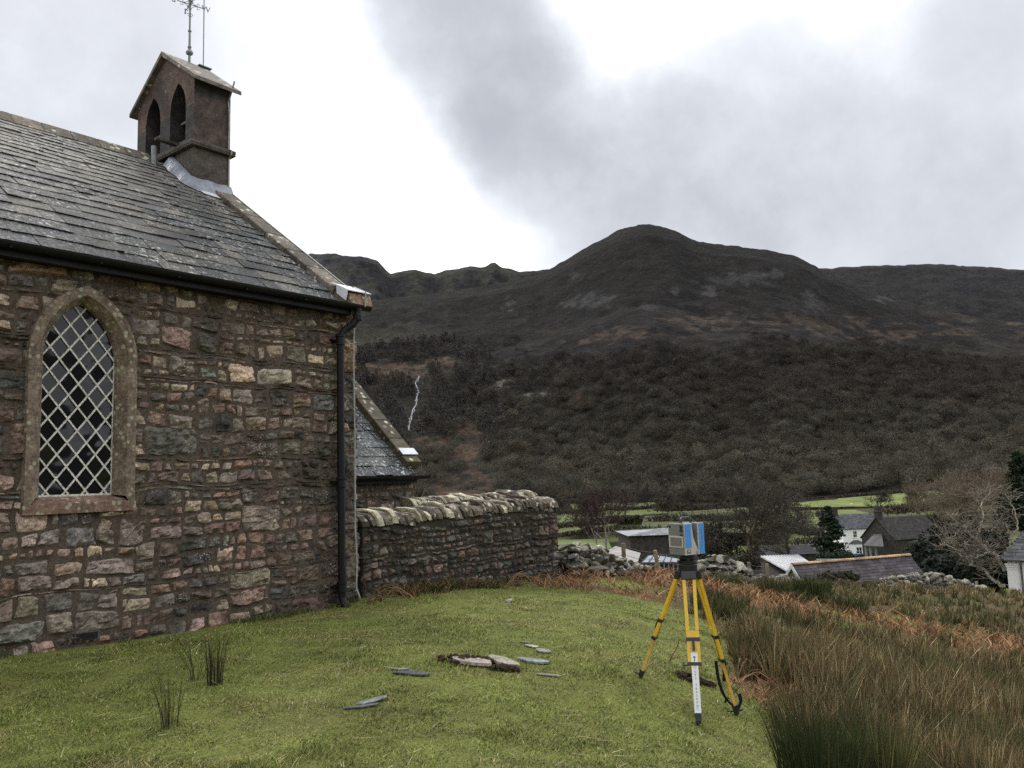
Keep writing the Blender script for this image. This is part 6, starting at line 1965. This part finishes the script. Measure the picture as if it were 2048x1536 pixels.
tree('birch_tree', 'multi-stemmed birch with pale stems and plum coloured twigs', bt, rg_(4), height=10.0, trunk_r=.13, kids=(10, 8, 7, 5), fork=.15, spread=.55, up=.6, lenf=.52, minr=.014, tcol=(.26, .22, .19), wcol=(.075, .048, .045))
tree('birch_tree', 'second pale stem birch leaning left beside the multi-stemmed one', tb(1200, 1108, 97), rg_(5), height=9.0, trunk_r=.11, kids=(9, 8, 7, 4), fork=.2, spread=.5, up=.6, lenf=.5, minr=.014, lean=(-.12, 0), tcol=(.28, .25, .22), wcol=(.075, .05, .046))
tree('field_tree', 'round headed oak standing alone in the left green field', tb(1160, 1056, 300), rg_(6), height=14.5, trunk_r=.5, kids=(9, 8, 7, 5), fork=.18, spread=1.05, up=.25, lenf=.60, minr=.045, wcol=(.055, .05, .04))
spec = [(1205, 1022, 420, 19, 'tall leafless tree behind the oak, in the hedge'), (1250, 1030, 400, 14, 'bushy leafless hedge tree over the birch'), (1296, 1022, 390, 14, 'leafless hedge tree left of the scanner top'), (1335, 1030, 380, 13, 'low leafless hedge tree straight above the scanner'),
        (1180, 1075, 250, 5, 'small hedge bush under the oak field'), (1385, 1024, 400, 15, 'leafless hedge tree above the lower dark tree'), (1130, 1035, 380, 12, 'leafless tree close beside the churchyard wall end'), (1762, 1021, 420, 13, 'rounded tree in the bright field behind the white house chimney'), (1640, 1040, 430, 7, 'small bush against the field wall over the conifer'), (1440, 1012, 480, 13, 'far hedge tree above the big spreading tree'), (1520, 1010, 480, 14, 'far hedge tree at the left end of the bright field'), (1570, 1012, 470, 11, 'dark hedge tree touching the bright field corner'), (1840, 1030, 260, 13, 'brown twiggy tree left of the pale branched tree'), (1890, 1040, 200, 13, 'tall brown twiggy tree behind the dark house roof'), (1955, 1050, 150, 13, 'tall ruddy twiggy tree over the dark evergreens'), (2025, 1060, 120, 12, 'twiggy tree standing over the white cottage roof'), (1925, 1060, 110, 8.0, 'slim leafless tree between the stone house and the pale branched tree')]
for i, (px, py, Y, h, lab) in enumerate(spec):
    near_ = Y < 270
    tree('leafless_tree', lab, tb(px, py, Y), rg_(20 + i), height=h, trunk_r=h * .022, kids=(9, 8, 7, 5) if near_ else (8, 7, 6, 4), fork=.12, spread=1.0, up=.3, lenf=.60, minr=.00016 * Y, wcol=(.165, .130, .098) if px > 1800 else (.065, .058, .048), tcol=(.07, .06, .05))
# pale lichen-bark tree reaching left from the cottage
def limb(mb, pts, r0, r1, col):
    P_ = np.array(pts, float)
    k = np.linspace(0, len(P_) - 1, 4 * len(P_)); Q_ = np.stack([np.interp(k, np.arange(len(P_)), P_[:, i]) for i in range(3)], 1)
    Q_ = Q_ + rt.normal(0, .035, Q_.shape)
    mb.tube(Q_, np.linspace(r0, r1, len(Q_)), 6, col)
    return Q_
PB = (.33, .31, .25)
pt = thing('pale_tree', tb(2008, 1172, 41), 'pale barked leafless tree reaching left from behind the white cottage', 'tree')
LIMBS = [([(2010, 1175), (1990, 1160), (1968, 1140), (1945, 1128), (1940, 1131)], .11, .05), ([(2008, 1140), (1995, 1110), (1980, 1103), (1960, 1085), (1945, 1072), (1930, 1055), (1912, 1045), (1895, 1030)], .12, .03), ([(1952, 1076), (1959, 1052), (1967, 1035), (1962, 1008), (1950, 998), (1935, 985)], .06, .02),
         ([(1980, 1103), (1965, 1110), (1945, 1115), (1930, 1113), (1915, 1104), (1903, 1092), (1885, 1090), (1870, 1094)], .06, .018), ([(1945, 1128), (1948, 1112), (1955, 1098), (1965, 1088)], .05, .02), ([(1935, 1100), (1930, 1085), (1918, 1070), (1914, 1062)], .045, .018), ([(1930, 1090), (1905, 1088), (1890, 1080), (1872, 1070)], .035, .012),
         ([(2012, 1120), (2020, 1095), (2024, 1070), (2010, 1050), (1995, 1045), (1985, 1060)], .09, .025), ([(2024, 1075), (2035, 1050), (2030, 1020), (2018, 1000), (2008, 985)], .06, .016), ([(1995, 1110), (1988, 1125), (1995, 1130)], .03, .012), ([(1967, 1035), (1985, 1045), (2002, 1072)], .05, .02), ([(1962, 1010), (1975, 990), (1985, 970)], .03, .01)]
b = MB(); tw0, tw1 = [], []
for i, (px_, r0, r1) in enumerate(LIMBS):
    Yv = 41 + rt.uniform(-.6, .6) if i else 41
    Q_ = limb(b, [tb(x, y, Yv + .1 * k) for k, (x, y) in enumerate(px_)], r0 * .8, r1 * .8, PB)
    for q in Q_[4::2]:
        for _ in range(5):
            d = rt.normal(size=3); d[2] = abs(d[2]) * .6; d /= np.linalg.norm(d)
            L_ = rt.uniform(.3, 1.1)
            m1 = q + d * L_ * .5 + rt.normal(0, .06, 3); e1 = m1 + d * L_ * .5 + rt.normal(0, .12, 3)
            tw0 += [q, m1]; tw1 += [m1, e1]
            for _ in range(2):
                tw0.append(m1); tw1.append(m1 + (d + rt.normal(0, .6, 3)) * L_ * .35)
b.build('trunk', M['bark'], pt)
b = MB(); V, F = tubes(tw0, tw1, np.full(len(tw0), .013), np.full(len(tw0), .008)); b.add(V, F, np.repeat(np.array([.19, .165, .13]) * rt.uniform(.6, 1.4, (len(tw0), 1)), 6, 0)); b.build('twigs', M['bark'], pt)
# evergreens
def leafmass(mb, rg, c, r, n, size, cols, flat=1.0):
    d = rg.normal(size=(n, 3)); d /= np.linalg.norm(d, axis=1)[:, None]
    rad = rg.random(n) ** .35
    wob = 1 + .45 * (vn1.fbm(d[:, 0] * 2.2 + c[0], d[:, 1] * 2.2 + d[:, 2] * 2 + c[1], 3) - .5) * 2
    P_ = np.asarray(c) + d * (rad * wob)[:, None] * np.asarray(r)
    a = rg.normal(size=(n, 3)); a /= np.linalg.norm(a, axis=1)[:, None]; q = np.cross(a, d); q /= np.linalg.norm(q, axis=1)[:, None] + 1e-9
    s = size * rg.uniform(.5, 1.4, n)[:, None]
    V = np.stack([P_ - a * s, P_ + q * s * .45, P_ + a * s, P_ - q * s * .45], 1)
    C = np.array(cols)[rg.integers(len(cols), size=n)] * rg.uniform(.6, 1.4, (n, 1))
    off = mb.n
    mb.V.append(V.reshape(-1, 3)); mb.C.append(np.repeat(C, 4, 0)); mb.F.append(np.arange(n * 4).reshape(n, 4) + off); mb.n += 4 * n
EG = [(.018, .030, .016), (.026, .040, .020), (.014, .022, .012)]
def conifer(label, base, h, w, rg, n=9000, cols=EG):
    root = thing('conifer', base, label, 'conifer')
    b = MB(); b.tube([base - Z3, base + Z3 * h * .95], np.array([h * .025, .02]), 7, (.05, .04, .03)); b.build('trunk', M['bark'], root)
    b = MB()
    nb = 110
    for i in range(nb):
        f = (i + rg.random()) / nb
        z = h * (.06 + .92 * f); L = w * (1 - f) ** .75 * rg.uniform(.55, 1.1) + .25
        a = rg.uniform(0, 6.28)
        for k in range(5):
            g = (k + .5) / 5
            c = base + np.array([math.cos(a) * L * g, math.sin(a) * L * g, z - L * .12 * g + .22 * L * g * g])
            leafmass(b, rg, c, (L * .20 + .15, L * .20 + .15, .16 + L * .05), int(n / nb / 5), .17 * h / 10 + .06, cols)
    b.build('crown', M['leaf'], root)
conifer('dark shaggy conifer standing before the white house', tb(1662, 1122, 118), 7.6, 2.7, rg_(50), 14000)
conifer('dark conifer cut by the right edge above the white cottage roof', tb(2052, 1070, 90), 9.0, 3.0, rg_(51), 9000)
def bush(label, blobs, rg, size=.16, cols=EG, n=9000, name='evergreen_bush', cat='bush'):
    c0 = np.array(blobs[0][0]); root = thing(name, c0 - Z3 * blobs[0][1][2], label, cat)
    b = MB(); tot = sum(r[0] * r[2] for _, r in blobs)
    for c, r in blobs: leafmass(b, rg, c, r, int(n * r[0] * r[2] / tot), size, cols)
    b.build('foliage', M['leaf'], root)
bush('dense dark evergreen shrubbery between the shed and the white cottage', [(tb(1880, 1120, 58), (2.2, 1.8, 2.1)), (tb(1920, 1115, 58), (2.3, 1.8, 2.3)), (tb(1960, 1120, 57), (2.2, 1.8, 2.1)), (tb(1850, 1140, 60), (1.8, 1.5, 1.6)), (tb(1900, 1150, 56), (2.4, 1.5, 1.6)), (tb(1955, 1155, 55), (2.2, 1.5, 1.6)), (tb(1990, 1125, 56), (1.4, 1.4, 2.2))], rg_(52), .17, [(.010, .016, .009), (.016, .022, .012), (.008, .011, .008)], 42000)
bush('low dark hedge at the foot of the dark conifer', [(tb(1650, 1120, 106), (2.2, 1.0, .9)), (tb(1685, 1118, 106), (1.9, 1.0, .8)), (tb(1625, 1124, 106), (.9, .8, .5))], rg_(53), .16, EG, 7000)
bush('ivy dark thicket under the big spreading tree', [(tb(1440, 1112, 74), (2.2, 1.4, 1.6)), (tb(1400, 1105, 76), (1.8, 1.4, 1.8)), (tb(1375, 1115, 70), (1.4, 1.2, 1.2)), (tb(1490, 1125, 70), (1.6, 1.2, .9))], rg_(54), .13, [(.030, .028, .018), (.022, .020, .014), (.040, .034, .022)], 9000)
bush('scrubby dark gorse lying against the shed roof by the wall', [(at(1660, 1160, 30), (.55, .4, .32)), (at(1690, 1158, 30.2), (.5, .4, .28)), (at(1635, 1168, 30), (.4, .3, .2))], rg_(55), .06, [(.030, .030, .016), (.05, .045, .025), (.02, .02, .012)], 9000, 'gorse_bush')
# fallen trunk behind the rushes, under the shed roof
b = MB()
ft = thing('fallen_trunk', tb(1730, 1172, 29.5), 'dark mossy fallen trunk lying before the slate shed roof', 'fallen tree')
limb(b, [tb(1640, 1176, 29), tb(1680, 1166, 29.4), tb(1725, 1170, 29.6), tb(1770, 1160, 29.8), tb(1792, 1150, 30)], .16, .07, (.060, .052, .035))
limb(b, [tb(1725, 1170, 29.6), tb(1750, 1178, 29.4), tb(1780, 1180, 29.2)], .09, .05, (.055, .05, .034))
limb(b, [tb(1680, 1166, 29.4), tb(1665, 1152, 29.4), tb(1650, 1146, 29.4)], .07, .03, (.055, .05, .034))
b.build('trunk', M['bark'], ft)
# twiggy sapling by the porch
tree('sapling', 'bare twiggy sapling growing at the corner of the porch', np.array([*(ch(3.3, 2.2, 0)[:2]), -1.9]), rg_(60), height=3.1, trunk_r=.03, kids=(7, 5, 4), levels=3, spread=.8, fork=.3, up=.3, minr=.005, tcol=(.10, .085, .06), wcol=(.12, .10, .07))

# ------------------------------------------------------------------ woods on the fell side, as one far mass
iy, ix = img_y(PM)
rwd = np.random.default_rng(31)
def wood_variant(rg, kind, n):
    """crown of fine twig sprays over a dome (or a drooping cone), roughly unit height"""
    if kind == 'cone':
        f = rg.random(n) ** 1.3; a = rg.uniform(0, 6.28, n); r = .26 * (1 - f) * rg.uniform(.5, 1.1, n) + .015
        c = np.stack([np.cos(a) * r, np.sin(a) * r, .1 + .95 * f], 1); d = np.stack([np.cos(a) * .6, np.sin(a) * .6, rg.uniform(-.4, .5, n)], 1)
        L = .11 * rg.uniform(.6, 1.4, n); W = .030
    else:
        d = rg.normal(size=(n, 3)); d[:, 2] = np.abs(d[:, 2]) * 1.1 - .15; d /= np.linalg.norm(d, axis=1)[:, None]
        rr = rg.uniform(.5, 1.02, n) * (1 + .55 * (vn1.fbm(d[:, 0] * 2 + rg.uniform(0, 30), d[:, 1] * 2 + d[:, 2] * 2, 3) - .5) * 2)
        c = d * rr[:, None] * np.array([.55, .55, .50]) + np.array([0, 0, .45])
        d = d + rg.normal(0, .35, (n, 3)) + np.array([0, 0, .4])
        L = .155 * rg.uniform(.5, 1.6, n); W = .0120
    d /= np.linalg.norm(d, axis=1)[:, None]
    if kind != 'cone':
        o_ = c - np.array([0, 0, .40]); o_ /= np.linalg.norm(o_, axis=1)[:, None]
        t_ = rg.normal(size=(n, 3)); rad_ = (rg.random(n) < .5)[:, None]; d = np.where(rad_, o_ + rg.normal(0, .45, (n, 3)) + np.array([0, 0, .35]), t_ - o_ * (t_ * o_).sum(1)[:, None] + o_ * .25); d /= np.linalg.norm(d, axis=1)[:, None]
        s = np.cross(o_, d) + rg.normal(0, .55, (n, 3)); s /= np.linalg.norm(s, axis=1)[:, None]
    else:
        s = rg.normal(size=(n, 3)); s = np.cross(d, s); s /= np.linalg.norm(s, axis=1)[:, None]
    V = np.stack([c - s * W, c + s * W, c + d * L[:, None]], 1).reshape(-1, 3)
    sh = rg.uniform(.80, 1.20, n)
    return V, np.repeat(sh, 3)
VAR = [wood_variant(rwd, 'dome', 460) for _ in range(6)] + [wood_variant(rwd, 'cone', 170) for _ in range(3)]
b = MB()
n0, n1 = PM.shape[:2]
nT = 5600
fine_t = np.zeros(nT)
jj = rwd.integers(2, n1, nT * 4); 
cols_ = rwd.integers(0, PM.shape[1], nT * 6); rows_ = rwd.integers(0, PM.shape[0], nT * 6)
cnt = 0
FALL = [(838, 757), (836, 764), (831, 772), (835, 781), (838, 788), (835, 796), (833, 806), (831, 816), (827, 826), (823, 836), (821, 846), (819, 856), (818, 865)]
for cI, rI in zip(cols_, rows_):
    if cnt >= nT: break
    a_, b_ = rwd.random(2); r2_, c2_ = min(rI + 1, n0 - 1), min(cI + 1, n1 - 1)
    p = PM[rI, cI] * (1 - a_) * (1 - b_) + PM[r2_, cI] * a_ * (1 - b_) + PM[rI, c2_] * (1 - a_) * b_ + PM[r2_, c2_] * a_ * b_; x_, y_ = ix[rI, cI], iy[rI, cI]
    if ttm[rI] > .75 or y_ > 1003 or y_ < 590 or x_ < 690 or x_ > 2120: continue
    sh_ = np.interp(x_, [s[0] for s in SHELF], [s[1] for s in SHELF])
    nb_ = float(vn3.fbm(np.array([p[0] / 70]), np.array([p[1] / 70]), 3)[0])
    lim = sh_ + (34 if x_ > 1050 else 12) + (nb_ - .5) * 110
    if y_ < lim: continue
    if any(((x_ - X0) / (rx * .95)) ** 2 + ((y_ - Y0) / (ry * .95)) ** 2 < 1 for X0, Y0, rx, ry in BROWN) and rwd.random() < .93: continue
    if any(((x_ - X0) / rx) ** 2 + ((y_ - Y0) / ry) ** 2 < 1 for X0, Y0, rx, ry in ROCK): continue
    if any(abs(x_ - fx_) < 10 and abs(y_ - fy_ - 8) < 16 for fx_, fy_ in FALL): continue
    if x_ > 1560 and y_ > np.interp(x_, [1560, 1620, 1850, 1950], [1002, 995, 973, 968]): continue
    if p[1] * 1.0 < 560: continue
    cone = (x_ < 1000 and y_ < 890 and rwd.random() < .62) or rwd.random() < .02
    V, sh = VAR[rwd.integers(6, 9)] if cone else VAR[rwd.integers(0, 6)]
    h = rwd.uniform(11, 18) if cone else rwd.uniform(7, 15.5)
    if y_ < lim + 30: h *= .65
    a = rwd.uniform(0, 6.28); ca, sa = math.cos(a), math.sin(a)
    W_ = V @ np.array([[ca, sa, 0], [-sa, ca, 0], [0, 0, 1]]) * np.array([h * 1.15, h * 1.15, h]) + p - Z3 * 1.0
    if cone: c = np.array([.078, .071, .064]) * rwd.uniform(.65, 1.25)
    else:
        low = np.clip((y_ - 760) / 160, 0, 1)
        c = (np.array([.060, .053, .045]) * (1 - low) + np.array([.095, .089, .068]) * low) * rwd.uniform(.55, 1.35)
        if rwd.random() < .10: c = c * np.array([1.08, .96, .88])
        if rwd.random() < .05: c = c * 1.45
    F = np.arange(len(W_)).reshape(-1, 3)
    b.add(W_, F, c[None] * sh[:, None])
    cnt += 1
print('wood trees', cnt)
o = b.build('woodland', M['twig'], loc=(0, 0, 0)); tag(o, 'leafless wood covering the far fell side', kind='stuff')
# hedgerows and scrub on the valley floor: brushwood in lines
b = MB()
def scrub(P_, n, w, h, col):
    a, c = np.array(P_[0]), np.array(P_[1])
    f = rwd.random(n); L = np.linalg.norm(c - a)
    base = a + (c - a) * f[:, None] + rwd.normal(0, w, (n, 3)) * np.array([1, 1, 0])
    hh = h * (.6 + .8 * vn1.fbm(f * L / 9 + a[0], f * 0 + a[1], 3))
    z = rwd.random(n) * hh
    base[:, 2] += z * .7
    d = rwd.normal(size=(n, 3)); d[:, 2] = np.abs(d[:, 2]) + .4; d /= np.linalg.norm(d, axis=1)[:, None]
    s = np.cross(d, rwd.normal(size=(n, 3))); s /= np.linalg.norm(s, axis=1)[:, None]
    k = .0008 * a[1] + .05
    V = np.stack([base - s * k, base + s * k, base + d * h * .45], 1).reshape(-1, 3)
    b.add(V, np.arange(n * 3).reshape(n, 3), np.repeat(np.array(col) * rwd.uniform(.6, 1.4, (n, 1)), 3, 0))
HC = (.075, .066, .050)
for (a, c, Y0, Y1, w, h) in [((1100, 1078), (1240, 1060), 250, 252, .8, 3.0), ((1100, 1060), (1240, 1043), 290, 290, 1.2, 3.5), ((1110, 1030), (1330, 1016), 450, 445, 2, 4), ((1180, 1044), (1330, 1034), 385, 385, 1.5, 3.5), ((1100, 1012), (1560, 1004), 545, 560, 5, 8),
                            ((1320, 1024), (1560, 1018), 430, 430, 4, 7), ((1240, 1075), (1420, 1072), 225, 225, 3, 5), ((1300, 1050), (1560, 1040), 300, 300, 4, 6), ((1560, 1005), (1890, 978), 645, 650, 2, 4), ((1560, 1018), (1880, 1014), 556, 556, 1.0, 1.8), ((1860, 1050), (2080, 1040), 300, 300, 6, 8), ((1560, 1060), (1640, 1075), 240, 240, 3, 5), ((1780, 1030), (2080, 1000), 450, 450, 8, 9), ((1590, 1092), (1700, 1080), 210, 210, 2, 3)]:
    P0_, P1_ = at(*a, Y0), at(*c, Y1)
    scrub((P0_, P1_), int(300 + np.linalg.norm(P1_ - P0_) * 34), w * .6, h * .6, HC)
o = b.build('hedgerows', M['twig'], loc=(0, 0, 0)); tag(o, 'brown winter hedgerows and scrub on the valley floor', kind='stuff')
# the white beck falling through the wood
fall = [(838, 757), (836, 764), (831, 772), (835, 781), (838, 788), (835, 796), (833, 806), (831, 816), (827, 826), (823, 836), (821, 846), (819, 856), (818, 865)]
def hill_pt(px, py):
    i = int(np.clip(np.searchsorted(pxm, px), 0, len(pxm) - 1)); j = int(np.argmin(np.abs(iy[:, i][:300] - py))); d = PM[j, i]
    q = ray(px, py); return q * (d[1] / q[1])
b = MB()
for off, rr in ((0, .9), (1.6, .55), (-1.4, .45)):
    pts = [hill_pt(x + off * math.sin(k * 1.9 + off), y) * .992 + Z3 * 3.0 for k, (x, y) in enumerate(fall)]
    k = np.linspace(0, len(pts) - 1, 60); Q_ = np.stack([np.interp(k, np.arange(len(pts)), np.array(pts)[:, i]) for i in range(3)], 1) + rt.normal(0, .7, (60, 3))
    b.tube(Q_, np.clip(rr * rt.uniform(.25, .75, 60), .2, 2), 5)
o = b.build('waterfall', plain('white water', (.28, .29, .31), .4, .4, 0, .1, .3)); tag(o, kind='structure')
# sheep far off in the bright field
for px, py, lab in ((1703, 1010, 'white sheep grazing in the bright far field'),):
    p = at(px, py, 566)
    sp_ = thing('sheep', p, lab, 'sheep')
    b = MB()
    V, F = ICO2
    b.add(V * np.array([.75, .35, .38]) + p + Z3 * .75, F)
    b.add(V * np.array([.2, .16, .18]) + p + np.array([.85, 0, .8]), F)
    for dx in (-.45, .45):
        for dy in (-.15, .15): b.tube([p + np.array([dx, dy, 0]), p + np.array([dx, dy, .55])], .06, 5)
    b.build('body', M['white_paint'], sp_)
